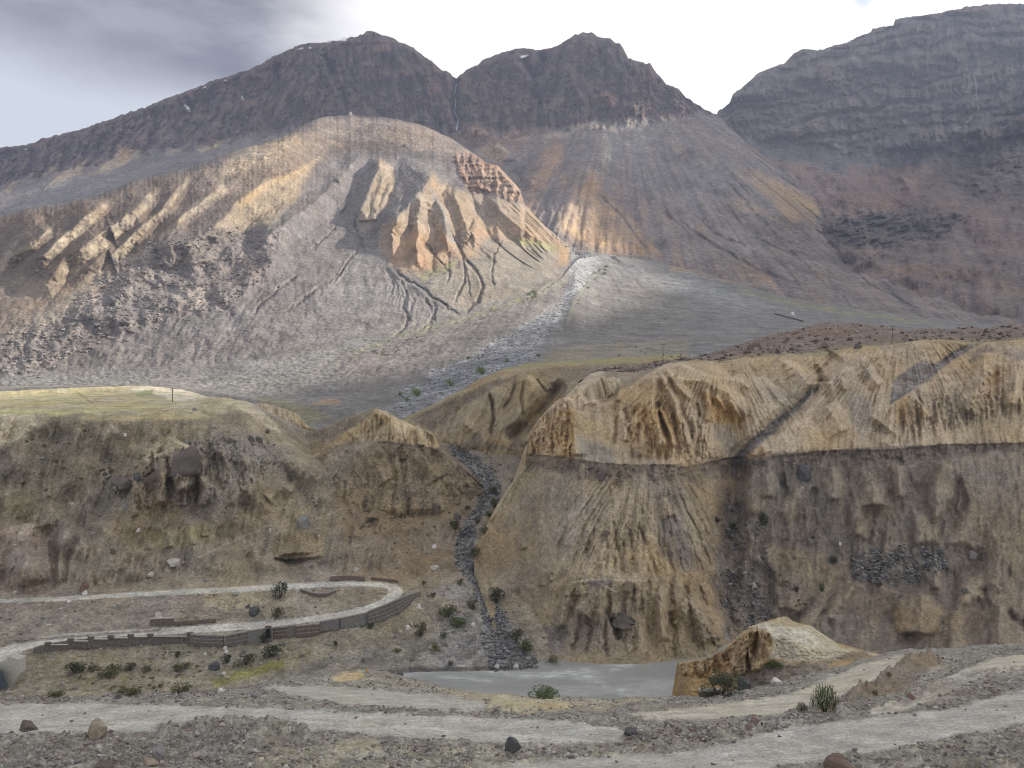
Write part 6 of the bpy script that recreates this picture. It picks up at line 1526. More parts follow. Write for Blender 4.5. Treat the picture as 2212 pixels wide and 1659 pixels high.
# ------------------------------------------------------------------ unseen overcast added to shade the near valley and high faces, and the air
def shade_cloud_layer():
    """a ragged overcast layer, some 2500 m above the camera, out of view, its openings cut where the slopes should be sunlit"""
    H = 2500.0
    shear = (SUN_DIR[0] / SUN_DIR[2], SUN_DIR[1] / SUN_DIR[2])

    def up(px, py, d):
        x, y, z = unproject(px, py, d)
        return np.array([x + (H - z) * shear[0], y + (H - z) * shear[1]])
    step = 45.0
    c0 = up(1000, 700, 1000)
    xs = np.arange(c0[0] - 3300, c0[0] + 4300, step)
    ys = np.arange(c0[1] - 1700, c0[1] + 3700, step)
    XX, YY = np.meshgrid(xs, ys)
    Xw = XX + 90 * fbm(XX / 420, YY / 420, 4, 301)
    Yw = YY + 90 * fbm(XX / 420, YY / 420, 4, 302)
    open_ = np.full(XX.shape, -1e9)
    for poly in SUNLIT:
        p = np.array([up(*q) for q in poly])
        q = np.roll(p, -1, 0)
        ins = np.zeros(XX.shape, bool)
        best = np.full(XX.shape, 1e9)
        for a, b in zip(p, q):
            e = b - a
            u = np.clip(((Xw - a[0]) * e[0] + (Yw - a[1]) * e[1]) / max((e ** 2).sum(), 1e-9), 0, 1)
            best = np.minimum(best, np.hypot(Xw - a[0] - u * e[0], Yw - a[1] - u * e[1]))
            ins ^= ((a[1] > Yw) != (b[1] > Yw)) & (Xw < e[0] * (Yw - a[1]) / (e[1] if e[1] else 1e-9) + a[0])
        open_ = np.maximum(open_, np.where(ins, best, -best))
    edge = np.minimum(np.minimum(XX - xs[0], xs[-1] - XX), np.minimum(YY - ys[0], ys[-1] - YY)) - 250 + 180 * fbm(XX / 700, YY / 700, 3, 303)
    th = np.minimum(-open_, edge)                       # > 0 inside the cloud
    keep = th > 0
    bump_ = np.clip(th / 240, 0, 1) ** .6
    top = H + 40 + 230 * bump_ * (.7 + .6 * fbm(XX / 330, YY / 330, 4, 304))
    bot = H - 10 - 60 * bump_ * (.7 + .9 * fbm(XX / 260, YY / 260, 4, 305))
    n = XX.size
    co = np.concatenate([np.stack([XX, YY, top], -1).reshape(-1, 3), np.stack([XX, YY, bot], -1).reshape(-1, 3)]).astype(np.float32)
    i = np.arange(n).reshape(XX.shape)
    kq = keep[:-1, :-1] & keep[1:, :-1] & keep[:-1, 1:] & keep[1:, 1:]
    qt = np.stack([i[:-1, :-1], i[:-1, 1:], i[1:, 1:], i[1:, :-1]], -1)[kq]
    qs = [qt, (qt + n)[:, ::-1]]
    # rim
    cnt = {}
    for f in qt:
        for a, b in ((f[0], f[1]), (f[1], f[2]), (f[2], f[3]), (f[3], f[0])):
            cnt[(a, b)] = 1
    rim = [(a, b) for (a, b) in cnt if (b, a) not in cnt]
    qs.append(np.array([(b, a, a + n, b + n) for a, b in rim]))
    m = bpy.data.materials.new('shade_cloud')
    m.use_nodes = True
    t = m.node_tree
    t.nodes.clear()
    out = N(t, 'ShaderNodeOutputMaterial')
    d = N(t, 'ShaderNodeBsdfDiffuse', inp={'Color': (.85, .86, .88, 1)})
    tr = N(t, 'ShaderNodeBsdfTranslucent', inp={'Color': (.95, .95, .95, 1)})
    mx = N(t, 'ShaderNodeMixShader', inp={0: .6})
    t.links.new(d.outputs[0], mx.inputs[1])
    t.links.new(tr.outputs[0], mx.inputs[2])
    t.links.new(mx.outputs[0], out.inputs[0])
    o = raw_mesh('shade_clouds', co, np.concatenate(qs), m)
    o['kind'] = 'structure'
    return o


# where the sun gets through: outlines on the ground, as sight lines with their distances
SUNLIT = [
    # ribbed mountain, fan and the foot of the long scree slope
    [(-500, 470, 1150), (0, 400, 1400), (300, 330, 1700), (600, 270, 1750), (800, 225, 1850), (1000, 290, 1850), (1100, 350, 1800), (1160, 400, 2000), (1230, 400, 2150), (1300, 400, 2250), (1400, 455, 2080), (1480, 480, 2000), (1560, 505, 1920), (1640, 570, 1750), (1660, 640, 1560), (1600, 700, 1150), (1500, 745, 850), (1300, 765, 760), (1000, 850, 600), (880, 885, 560), (800, 905, 440), (690, 945, 435), (650, 1000, 385), (560, 1020, 366), (450, 1010, 358), (330, 1000, 358), (290, 950, 362), (150, 935, 362), (0, 945, 360), (-500, 950, 355)],
    # pale outcrops on the slope behind the ribs
    [(-200, 400, 2300), (40, 372, 2350), (190, 320, 2450), (350, 285, 2550), (520, 265, 2600), (480, 315, 2450), (300, 375, 2350), (100, 430, 2250), (-200, 470, 2200)],
    # shoulder under the right peak
    [(1180, 290, 2600), (1300, 255, 2720), (1500, 245, 2800), (1560, 262, 2790), (1470, 300, 2640), (1370, 330, 2520), (1320, 310, 2600)],
    # patch on the orange slope
    [(1690, 415, 2380), (1740, 410, 2400), (1800, 440, 2300), (1780, 475, 2230), (1720, 480, 2230)],
    # the lip of the near terrace and the silt pyramid
    [(560, 895, 435), (600, 870, 500), (680, 880, 500), (800, 872, 424), (960, 935, 404), (950, 970, 396), (840, 955, 384), (700, 945, 400)],
]
shade_cloud_layer()


def haze_box():
    me = bpy.data.meshes.new('haze')
    x0, x1, y0, y1, z0, z1 = -5200, 5200, -300, 5000, -125, 1650
    v = [(x, y, z) for z in (z0, z1) for y in (y0, y1) for x in (x0, x1)]
    me.from_pydata(v, [], [(0, 2, 3, 1), (4, 5, 7, 6), (0, 1, 5, 4), (2, 6, 7, 3), (0, 4, 6, 2), (1, 3, 7, 5)])
    m = bpy.data.materials.new('haze_air')
    m.use_nodes = True
    t = m.node_tree
    t.nodes.clear()
    out = N(t, 'ShaderNodeOutputMaterial')
    v = N(t, 'ShaderNodeVolumePrincipled')
    v.inputs['Color'].default_value = (.64, .73, .98, 1)
    v.inputs['Density'].default_value = HAZE
    v.inputs['Anisotropy'].default_value = .2
    t.links.new(v.outputs[0], out.inputs['Volume'])
    me.materials.append(m)
    o = bpy.data.objects.new('haze', me)
    COL.objects.link(o)
    o['kind'] = 'stuff'


HAZE = 0.00007
SC.cycles.filter_width = 1.0
SC.cycles.volume_bounces = 1
SC.cycles.max_bounces = 6
SC.cycles.diffuse_bounces = 3
# ------------------------------------------------------------------ single things: boulders, bushes, walls, poles
bpy.context.view_layer.update()
DG = bpy.context.evaluated_depsgraph_get()
RNG = random.Random(7)


def at(px, py):
    """the point of the ground met by the sight line through (px, py)"""
    v = np.array(unproject(px, py, 1.0), float)
    v /= np.linalg.norm(v)
    hit, loc, nor, fi, ob, mw = SC.ray_cast(DG, Vector((0, 0, 0)), Vector(v))
    return (np.array(loc), np.array(nor), ob.name) if hit else (None, None, None)


def tag(o, label, cat, group=None):
    o['label'] = label
    o['category'] = cat
    if group:
        o['group'] = group
    return o


def empty(name, loc, rz=0.0):
    o = bpy.data.objects.new(name, None)
    COL.objects.link(o)
    o.location = loc
    o.rotation_euler = (0, 0, rz)
    return o


def simple_mesh(name, verts, faces, mats, mi=None, smooth=False):
    me = bpy.data.meshes.new(name)
    me.from_pydata([tuple(v) for v in verts], [], [tuple(f) for f in faces])
    for m in mats if isinstance(mats, (list, tuple)) else [mats]:
        me.materials.append(m)
    if mi is not None:
        me.polygons.foreach_set('material_index', np.array(mi, np.int32))
    me.polygons.foreach_set('use_smooth', np.full(len(faces), smooth, bool))
    me.update()
    return me


def link(name, me, parent=None, loc=None, rot=None, scale=None):
    o = bpy.data.objects.new(name, me)
    COL.objects.link(o)
    if parent is not None:
        o.parent = parent
    if loc is not None:
        o.location = loc
    if rot is not None:
        o.rotation_euler = rot
    if scale is not None:
        o.scale = scale
    return o


# ---- rocks
def ico(sub):
    t = (1 + 5 ** .5) / 2
    v = [(-1, t, 0), (1, t, 0), (-1, -t, 0), (1, -t, 0), (0, -1, t), (0, 1, t), (0, -1, -t), (0, 1, -t), (t, 0, -1), (t, 0, 1), (-t, 0, -1), (-t, 0, 1)]
    f = [(0, 11, 5), (0, 5, 1), (0, 1, 7), (0, 7, 10), (0, 10, 11), (1, 5, 9), (5, 11, 4), (11, 10, 2), (10, 7, 6), (7, 1, 8), (3, 9, 4), (3, 4, 2), (3, 2, 6), (3, 6, 8), (3, 8, 9), (4, 9, 5), (2, 4, 11), (6, 2, 10), (8, 6, 7), (9, 8, 1)]
    v = [np.array(p) / np.linalg.norm(p) for p in v]
    for _ in range(sub):
        cache, nf = {}, []

        def mid(a, b):
            k = (min(a, b), max(a, b))
            if k not in cache:
                p = v[a] + v[b]
                v.append(p / np.linalg.norm(p))
                cache[k] = len(v) - 1
            return cache[k]
        for a, b, c in f:
            d, e, g = mid(a, b), mid(b, c), mid(c, a)
            nf += [(a, d, g), (b, e, d), (c, g, e), (d, e, g)]
        f = nf
    return np.array(v), np.array(f)


def rock_shape(seed, sub=3, cuts=8, noise=.10):
    r = np.random.RandomState(seed)
    v, f = ico(sub)
    rad = np.full(len(v), 1.0)
    for _ in range(cuts):
        n = r.normal(size=3)
        n /= np.linalg.norm(n)
        h = r.uniform(.40, .74)
        dt = v @ n
        rad = np.minimum(rad, np.where(dt > 1e-3, h / np.maximum(dt, 1e-3), 9))
    p = v * rad[:, None]
    p = p * (1 + noise * fbm(p[:, 0] * 2.3 + p[:, 2] * 1.7 + seed, p[:, 1] * 2.3 - p[:, 2], 3, seed))[:, None]
    p[:, 2] = np.maximum(p[:, 2], -.45)
    ext = p.max(0) - p.min(0)
    p = (p - (p.max(0) + p.min(0)) / 2) / ext
    p[:, 2] += .5
    return p, f


ROCKMAT = {k: flat_mat('boulder_' + k, c, g=.35, var=.35, bump=.12) for k, c in dict(
    tan=(.31, .255, .195), dark=(.135, .115, .10), grey=(.235, .225, .215), darkgrey=(.105, .105, .108), pink=(.27, .20, .175), pale=(.46, .43, .38), white=(.66, .64, .60), red=(.19, .125, .098), brown=(.17, .125, .095)).items()}
_rockme = {}


def rock_mesh(shape, colour):
    k = (shape, colour)
    if k not in _rockme:
        p, f = rock_shape(shape)
        me = simple_mesh('boulder', p, f, ROCKMAT[colour])
        # harder edges where the facets meet, soft within them
        me.polygons.foreach_set('use_smooth', np.zeros(len(f), bool))
        _rockme[k] = me
    return _rockme[k]


def boulder(px, py, w, h, colour, label, group=None, shape=None, depth=None):
    loc, nor, _ = at(px, py)
    if loc is None:
        return
    k = loc[1] / FPX
    W, H = w * k, h * k
    o = link('boulder', rock_mesh(RNG.randrange(9) if shape is None else shape, colour))
    o.location = (loc[0], loc[1] + .12 * W, loc[2] - .12 * H)
    o.scale = (W, W * (RNG.uniform(.75, 1.0) if depth is None else depth), H * 1.14)
    o.rotation_euler = (RNG.uniform(-.08, .08), RNG.uniform(-.1, .1), RNG.uniform(-.5, .5))
    tag(o, label, 'boulder', group)


BOULDERS = [
    (213, 1592, 42, 36, 'tan', 'big tan angular boulder on the lower edge of the near road'),
    (57, 1578, 37, 18, 'dark', 'dark brown flat boulder at the road edge left of the big tan one'),
    (341, 1642, 31, 31, 'grey', 'grey upright boulder in the gravel below the spoil heap'),
    (323, 1656, 34, 15, 'tan', 'tan half buried boulder just below the grey upright one'),
    (221, 1664, 46, 16, 'dark', 'dark low boulder cut off by the bottom of the picture'),
    (213, 1621, 14, 11, 'pale', 'small pale stone below the big tan boulder'),
    (1106, 1624, 37, 31, 'darkgrey', 'dark grey rounded boulder between the two gravel roads'),
    (1091, 1622, 9, 8, 'white', 'small white stone against the dark grey rounded boulder'),
    (1632, 1563, 19, 18, 'pink', 'pinkish boulder on the verge left of the tall grassy bush'),
    (1620, 1575, 14, 11, 'pink', 'smaller pinkish stone just below the pinkish boulder'),
    (1815, 1664, 66, 25, 'brown', 'dark brown boulder rising from the bottom edge of the picture'),
    (1678, 1479, 25, 13, 'white', 'white flat rock on the brown slope under the silt knoll'),
    (1608, 1489, 32, 25, 'darkgrey', 'dark rock right of the round green bush under the knoll'),
    (477, 1496, 15, 8, 'white', 'white flat stone on the lip of the near bank'),
    (256, 1508, 16, 7, 'darkgrey', 'dark stone on the lip of the near bank'),
    (547, 1507, 15, 9, 'grey', 'grey stone pair behind the left road'),
    (1891, 1501, 12, 10, 'brown', 'brown rock at the foot of the ridge between the roads'),
    (1970, 1510, 20, 11, 'red', 'dark red rock on the rubble bank right of the grassy bush'),
    (2150, 1500, 14, 10, 'pink', 'pinkish rock high on the rubble bank beside the upper track'),
    (1363, 1588, 30, 13, 'darkgrey', 'dark lump on top of the rubble tongue by the centre road'),
    (792, 1428, 23, 14, 'grey', 'grey rounded boulder on the gravel flat under the hairpin'),
    (462, 1446, 27, 17, 'darkgrey', 'dark grey boulder among the bushes below the stone walls'),
    (486, 1403, 9, 7, 'white', 'upper white broken block below the curved stone wall'),
    (488, 1412, 8, 7, 'white', 'lower white broken block below the curved stone wall'),
    (443, 1416, 7, 6, 'white', 'small white stone left of the broken white blocks'),
    (1073, 1442, 15, 6, 'pale', 'pale flat rock on the far bank where the stream meets the river'),
    (1114, 1443, 17, 8, 'pale', 'pale pointed rock on the far bank right of the stream mouth'),
    (864, 1458, 17, 6, 'darkgrey', 'dark flat rock at the left end of the visible river bank'),
    (882, 1361, 11, 10, 'white', 'largest pale boulder of the row below the hairpin wall'),
    (866, 1368, 9, 6, 'pale', 'pale boulder next to the largest in the row below the hairpin'),
    (848, 1378, 7, 6, 'pale', 'lowest pale boulder of the row below the hairpin wall'),
    (889, 1351, 7, 6, 'pale', 'topmost pale boulder of the row below the hairpin wall'),
    (905, 1313, 11, 8, 'white', 'white block on the path right of the hairpin wall'),
    (1023, 1353, 11, 8, 'white', 'white block beside the grey gravel bed right of the bushes'),
    (930, 1402, 9, 9, 'white', 'white stone against the yellow green bush'),
    (400, 1019, 60, 56, 'dark', 'huge dark boulder jutting out of the left hillside'),
    (424, 1042, 38, 40, 'dark', 'dark boulder wedged under the huge one on the left hillside'),
    (257, 1056, 46, 24, 'dark', 'wide dark rock left of the silt columns on the hillside'),
    (297, 1038, 18, 13, 'darkgrey', 'small dark rock capping a thin silt column'),
    (322, 1062, 42, 44, 'brown', 'brown block between two pale silt columns'),
    (653, 1136, 28, 24, 'grey', 'rounded grey boulder beside the foot path'),
    (584, 1150, 8, 9, 'pale', 'small pale stone downhill of the rounded grey boulder'),
    (272, 1099, 16, 14, 'grey', 'blue grey block at the foot of the left crag'),
    (296, 1148, 14, 9, 'white', 'white slab below the left crag'),
    (242, 1197, 13, 13, 'dark', 'dark block on the bare gullied slope'),
    (375, 1223, 36, 15, 'pale', 'long pale slab beside the lower foot path'),
    (325, 1244, 20, 8, 'pale', 'pale slab just above the upper road'),
    (181, 1274, 26, 17, 'red', 'reddish brown boulder above the upper road'),
    (183, 1283, 14, 8, 'white', 'white stones under the reddish boulder'),
    (32, 1283, 11, 8, 'pale', 'pale stone above the upper road near the left edge'),
    (578, 936, 10, 10, 'brown', 'brown rock on the bare shoulder right of the crag'),
    (497, 956, 9, 10, 'dark', 'dark rock at the head of a gully in the crag'),
    (541, 954, 15, 14, 'dark', 'left of two dark rocks at the right end of the crag'),
    (560, 955, 14, 12, 'dark', 'right of two dark rocks at the right end of the crag'),
    (420, 887, 10, 7, 'grey', 'grey boulder lying on the green terrace'),
    (270, 942, 8, 7, 'white', 'white stone on the slope below the terrace'),
    (148, 1302, 10, 5, 'white', 'white stone just below the upper road'),
    (343, 1332, 17, 9, 'pale', 'pale rock above the low concrete wall'),
    (548, 1329, 23, 19, 'darkgrey', 'rounded dark boulder inside the hairpin'),
    (535, 1314, 12, 9, 'dark', 'dark rock above the rounded boulder inside the hairpin'),
    (944, 1099, 16, 12, 'dark', 'dark squared rock on the slope left of the stream'),
    (988, 1122, 17, 14, 'dark', 'dark rock on the stream bank beside a bush'),
    (938, 1184, 11, 8, 'white', 'white stone on the slope left of the lower stream'),
    (770, 1233, 15, 7, 'pale', 'pale flat stone above the hairpin'),
    (938, 1229, 23, 7, 'pale', 'pale slab between the hairpin and the stream'),
    (1312, 1157, 13, 12, 'red', 'dark round boulder resting on the fluted silt cone'),
    (1739, 1036, 31, 31, 'darkgrey', 'large dark boulder under the rim of the tan cliff'),
    (1222, 1238, 19, 12, 'tan', 'tan block on the left side of the fluted cone'),
    (2104, 1206, 18, 15, 'grey', 'grey boulder at the right of the stony debris field'),
    (2085, 1280, 16, 9, 'dark', 'dark rock under the stony debris field'),
    (1630, 1275, 13, 18, 'pale', 'pale split rock in the dark gully'),
    (1815, 1177, 7, 7, 'white', 'small white stone above the ribbed silt bank'),
    (1346, 1351, 50, 22, 'dark', 'dark tilted slab sticking out of the foot of the silt cone'),
    (1299, 1036, 22, 24, 'dark', 'dark block embedded in the gravel band of the main cliff'),
    (1257, 1035, 14, 34, 'tan', 'upright pale silt pinnacle in front of the gravel band'),
    (1630, 754, 30, 17, 'brown', 'large reddish brown boulder on the plateau'),
    (1784, 748, 15, 9, 'brown', 'rounded brown boulder near the middle of the plateau rim'),
    (1853, 753, 17, 11, 'dark', 'dark boulder on the plateau rim left of the pole'),
    (1712, 681, 11, 8, 'white', 'white boulder on the fan beyond the plateau'),
    (757, 250, 9, 8, 'pale', 'pale block on the very top of the ribbed mountain'),
    (879, 318, 13, 10, 'grey', 'grey block below the top of the ribbed mountain'),
]
for b in BOULDERS:
    boulder(*b)


# ---- loose stones nobody could count: one mesh per place
def stones(name, label, cat, sheet, weight, n, smin, smax, colours, seed, flat=.7, lift=.15, power=2.2, only=None):
    r = np.random.RandomState(seed)
    s = SHEETS[sheet]
    x, y, z = s.xyz()
    w = weight(s) if callable(weight) else weight
    ok = (s.PX > -60) & (s.PX < 2270)
    w = np.clip(w, 0, None) * ok
    # equal chance per ground area seen
    p = (w / w.sum()).ravel()
    i = r.choice(len(p), n, p=p)
    pos = np.stack([x.ravel()[i], y.ravel()[i], z.ravel()[i]], -1)
    gx = np.gradient(x, axis=1).ravel()[i]
    dr = s.D.ravel()[i]
    pos[:, 0] += r.uniform(-.5, .5, n) * np.abs(gx)
    size = smin + (smax - smin) * r.uniform(0, 1, n) ** power * 1.0
    base, f = ico(1 if n < 4000 else 0)
    nv = len(base)
    shp = np.stack([base * (1 + .45 * (np.random.RandomState(k).uniform(-1, 1, (nv, 1)))) for k in range(12)])
    k = r.randint(0, 12, n)
    v = shp[k] * np.stack([r.uniform(.7, 1.3, n), r.uniform(.7, 1.3, n), r.uniform(.45, 1.0, n) * flat * 1.3], -1)[:, None, :]
    a = r.uniform(0, 6.28, n)
    ca, sa = np.cos(a)[:, None], np.sin(a)[:, None]
    v = np.stack([v[..., 0] * ca - v[..., 1] * sa, v[..., 0] * sa + v[..., 1] * ca, v[..., 2]], -1) * (size * .5)[:, None, None]
    v += pos[:, None, :] + np.array([0, 0, 1]) * (size * lift)[:, None, None]
    faces = (f[None] + (np.arange(n) * nv)[:, None, None]).reshape(-1, 3)
    c = np.array(colours, np.float32)[r.randint(0, len(colours), n)] * r.uniform(.75, 1.3, (n, 1)).astype(np.float32)
    o = raw_mesh(name, v.reshape(-1, 3).astype(np.float32), faces, M_STONE, np.repeat(c, nv, 0), np.zeros(n * nv, np.float32), smooth=False)
    o['kind'] = 'stuff'
    o['label'] = label
    o['category'] = cat
    return o


M_STONE = soil_mat('loose_stone', .5, bump=.05, var=.15)
GREYS = [(.27, .265, .25), (.34, .33, .31), (.23, .22, .205), (.29, .255, .23), (.40, .385, .36), (.19, .18, .17)]
WARM = [(.22, .19, .165), (.28, .235, .20), (.17, .145, .125), (.34, .30, .26), (.24, .18, .15)]


def w_near(s):
    off = 1 - s.roadmask
    band = sstep(.4, .9, s.rw) * (1 - sstep(5.8, 6.0, s.rw))
    cl = np.clip(.35 + 1.3 * fbm(s.PX / 60, s.PY / 18, 4, 401), .05, 1)
    return off * band * cl * s.rock + .004 * band * s.roadmask


def w_bed(s):
    return s.bedmask


def w_blocks(s):
    return s.blockmask * np.clip(.5 + 1.4 * fbm(s.PX / 40, s.PY / 26, 3, 402), .05, 1)


def w_fanbed(s):
    return s.bedmask


def w_lower(s):
    return s.lowermask ** 2 * np.clip(.3 + 1.5 * fbm(s.PX / 40, s.PY / 30, 3, 403), .02, 1)


def w_top(s):
    return s.topmask


def w_hill(s):
    return s.rock * s.hillmask


stones('gravel', 'grey and tan gravel stones scattered over the near bank', 'gravel', 'near_bank', w_near, 17000, .04, .27, GREYS + WARM, 1, power=3.2)
stones('rubble', 'grey cobbles of the side stream bed', 'rubble', 'left_bank', w_bed, 2600, .3, 1.5, [(.21, .205, .20), (.25, .245, .24), (.16, .155, .15), (.12, .117, .115)], 2, power=2.8)
stones('scree', 'blocky scree on the lower left of the ribbed mountain', 'scree', 'middle_mountain', w_blocks, 2600, 1.0, 4.6, [(.20, .185, .175), (.25, .235, .225), (.16, .148, .14), (.22, .195, .175)], 3, power=3.2)
stones('rubble', 'grey boulders strewn along the fan channel', 'rubble', 'middle_mountain', w_fanbed, 2200, .7, 2.4, [(.25, .25, .252), (.21, .21, .212), (.29, .29, .288)], 4, power=3)
stones('rubble', 'dark debris stones between the silt ribs of the right cliff', 'rubble', 'badlands', w_lower, 2200, .3, 1.5, [(.16, .15, .14), (.20, .19, .18), (.12, .112, .105), (.10, .095, .09), (.26, .245, .225)], 5, power=3)
stones('rubble', 'brown stones littering the plateau top', 'rubble', 'badlands', w_top, 900, .4, 2.4, WARM + [(.12, .09, .075)] * 3, 6, power=2.6)
stones('rubble', 'pale and dark stones on the left hillside', 'rubble', 'left_bank', w_hill, 1500, .25, 1.5, GREYS + WARM + [(.42, .39, .34)], 7, power=3)


# ---- bushes
def leaf_mat(name, c):
    m = bpy.data.materials.new(name)
    m.use_nodes = True
    t = m.node_tree
    b = t.nodes['Principled BSDF']
    b.inputs['Roughness'].default_value = .7
    b.inputs['Specular IOR Level'].default_value = .15
    g = N(t, 'ShaderNodeNewGeometry')
    f = RANGE(t, g.outputs['Random Per Island'], 0, 1, .55, 1.6, False)
    s_ = N(t, 'ShaderNodeVectorMath', operation='SCALE')
    s_.inputs[0].default_value = c
    t.links.new(f, s_.inputs['Scale'])
    t.links.new(s_.outputs[0], b.inputs['Base Color'])
    return m


LEAF = {k: leaf_mat('leaves_' + k, c) for k, c in dict(dark=(.050, .058, .028), olive=(.085, .088, .038), green=(.085, .115, .040), yellow=(.17, .175, .050), bright=(.19, .26, .075), dry=(.19, .155, .075), grey=(.085, .10, .065)).items()}
STEM = flat_mat('stem_bark', (.10, .075, .05), g=.1)


def foliage_mesh(seed, n, leaf, colour, upright=0.0, dome=1.0):
    """leaves spread through a clumpy dome one unit wide and one unit high"""
    r = np.random.RandomState(seed)
    cl = r.uniform(-1, 1, (9, 3))
    cl[:, :2] *= .30
    cl[:, 2] = .42 + .24 * cl[:, 2]
    cr = r.uniform(.13, .25, 9)
    k = r.randint(0, 9, n)
    d = r.normal(size=(n, 3))
    d /= np.linalg.norm(d, axis=1)[:, None]
    p = cl[k] + d * (cr[k] * r.uniform(.55, 1.0, n) ** .5)[:, None]
    p[:, 2] = np.abs(p[:, 2])
    if upright:
        h = r.uniform(.05, 1, n) ** .8
        lim = np.sqrt(np.clip(1 - (h * .9) ** 2, .05, 1)) * .5
        a = r.uniform(0, 6.28, n)
        q = np.sqrt(r.uniform(0, 1, n)) * lim
        p = np.stack([np.cos(a) * q, np.sin(a) * q, h * (.65 + .35 * r.uniform(0, 1, n))], -1)
    u = r.normal(size=(n, 3))
    if upright:
        u = np.stack([p[:, 0] * .5 + r.normal(0, .12, n), p[:, 1] * .5 + r.normal(0, .12, n), np.ones(n)], -1)
    u /= np.linalg.norm(u, axis=1)[:, None]
    w = np.cross(u, r.normal(size=(n, 3)))
    w /= np.linalg.norm(w, axis=1)[:, None] + 1e-6
    L_ = leaf * r.uniform(.7, 1.4, n)[:, None]
    lu = L_ * (1 + 3.0 * upright * r.uniform(.3, 1.3, n)[:, None])
    lw = L_ * (.55 - .36 * upright)
    v = np.stack([p - u * lu, p + w * lw, p + u * lu, p - w * lw], 1).reshape(-1, 3)
    v[:, 2] = np.maximum(v[:, 2], 0)
    f = np.arange(4 * n).reshape(n, 4)
    return simple_mesh('foliage', v, f, LEAF[colour])


def stem_mesh(seed, n=7):
    r = np.random.RandomState(seed)
    v, f = [], []
    for _ in range(n):
        a = r.uniform(0, 6.28)
        tip = np.array([np.cos(a) * r.uniform(.1, .34), np.sin(a) * r.uniform(.1, .34), r.uniform(.4, .8)])
        b = len(v)
        for h, w in ((0, .020), (1, .006)):
            c = tip * h + np.array([np.cos(a), np.sin(a), 0]) * .03
            for q in range(4):
                v.append(c + w * np.array([math.cos(q * 1.571), math.sin(q * 1.571), 0]))
        for q in range(4):
            f.append((b + q, b + (q + 1) % 4, b + 4 + (q + 1) % 4, b + 4 + q))
    return simple_mesh('stem', v, f, STEM)


_bm = {}


def bush_meshes(kind, colour, var):
    k = (kind, colour, var)
    if k not in _bm:
        n, leaf, up = {'big': (2600, .020, 0), 'mid': (900, .034, 0), 'small': (150, .075, 0), 'grassy': (1300, .026, 1)}[kind]
        _bm[k] = (foliage_mesh(hash(k[0]) % 7 + 100 * var + len(colour), n, leaf, colour, up), stem_mesh(var + 40))
    return _bm[k]


def bush(px, py, w, h, colour, label, kind='mid', group=None, name='bush', cat='bush'):
    loc, nor, on = at(px, py)
    if loc is None:
        return False
    k = loc[1] / FPX
    var = RNG.randrange(4)
    fm, sm = bush_meshes(kind, colour, var)
    sc = (w * k * 1.12, w * k * 1.0, h * k * 1.2)
    if kind == 'small':
        o = link(name, fm, None, loc - np.array([0, 0, .06 * sc[2]]), (0, 0, RNG.uniform(0, 6.28)), sc)
    else:
        o = empty(name, loc - np.array([0, 0, .03 * sc[2]]), RNG.uniform(0, 6.28))
        o.scale = sc
        link('foliage', fm, o)
        link('stem', sm, o)
    tag(o, label, cat, group)
    return True


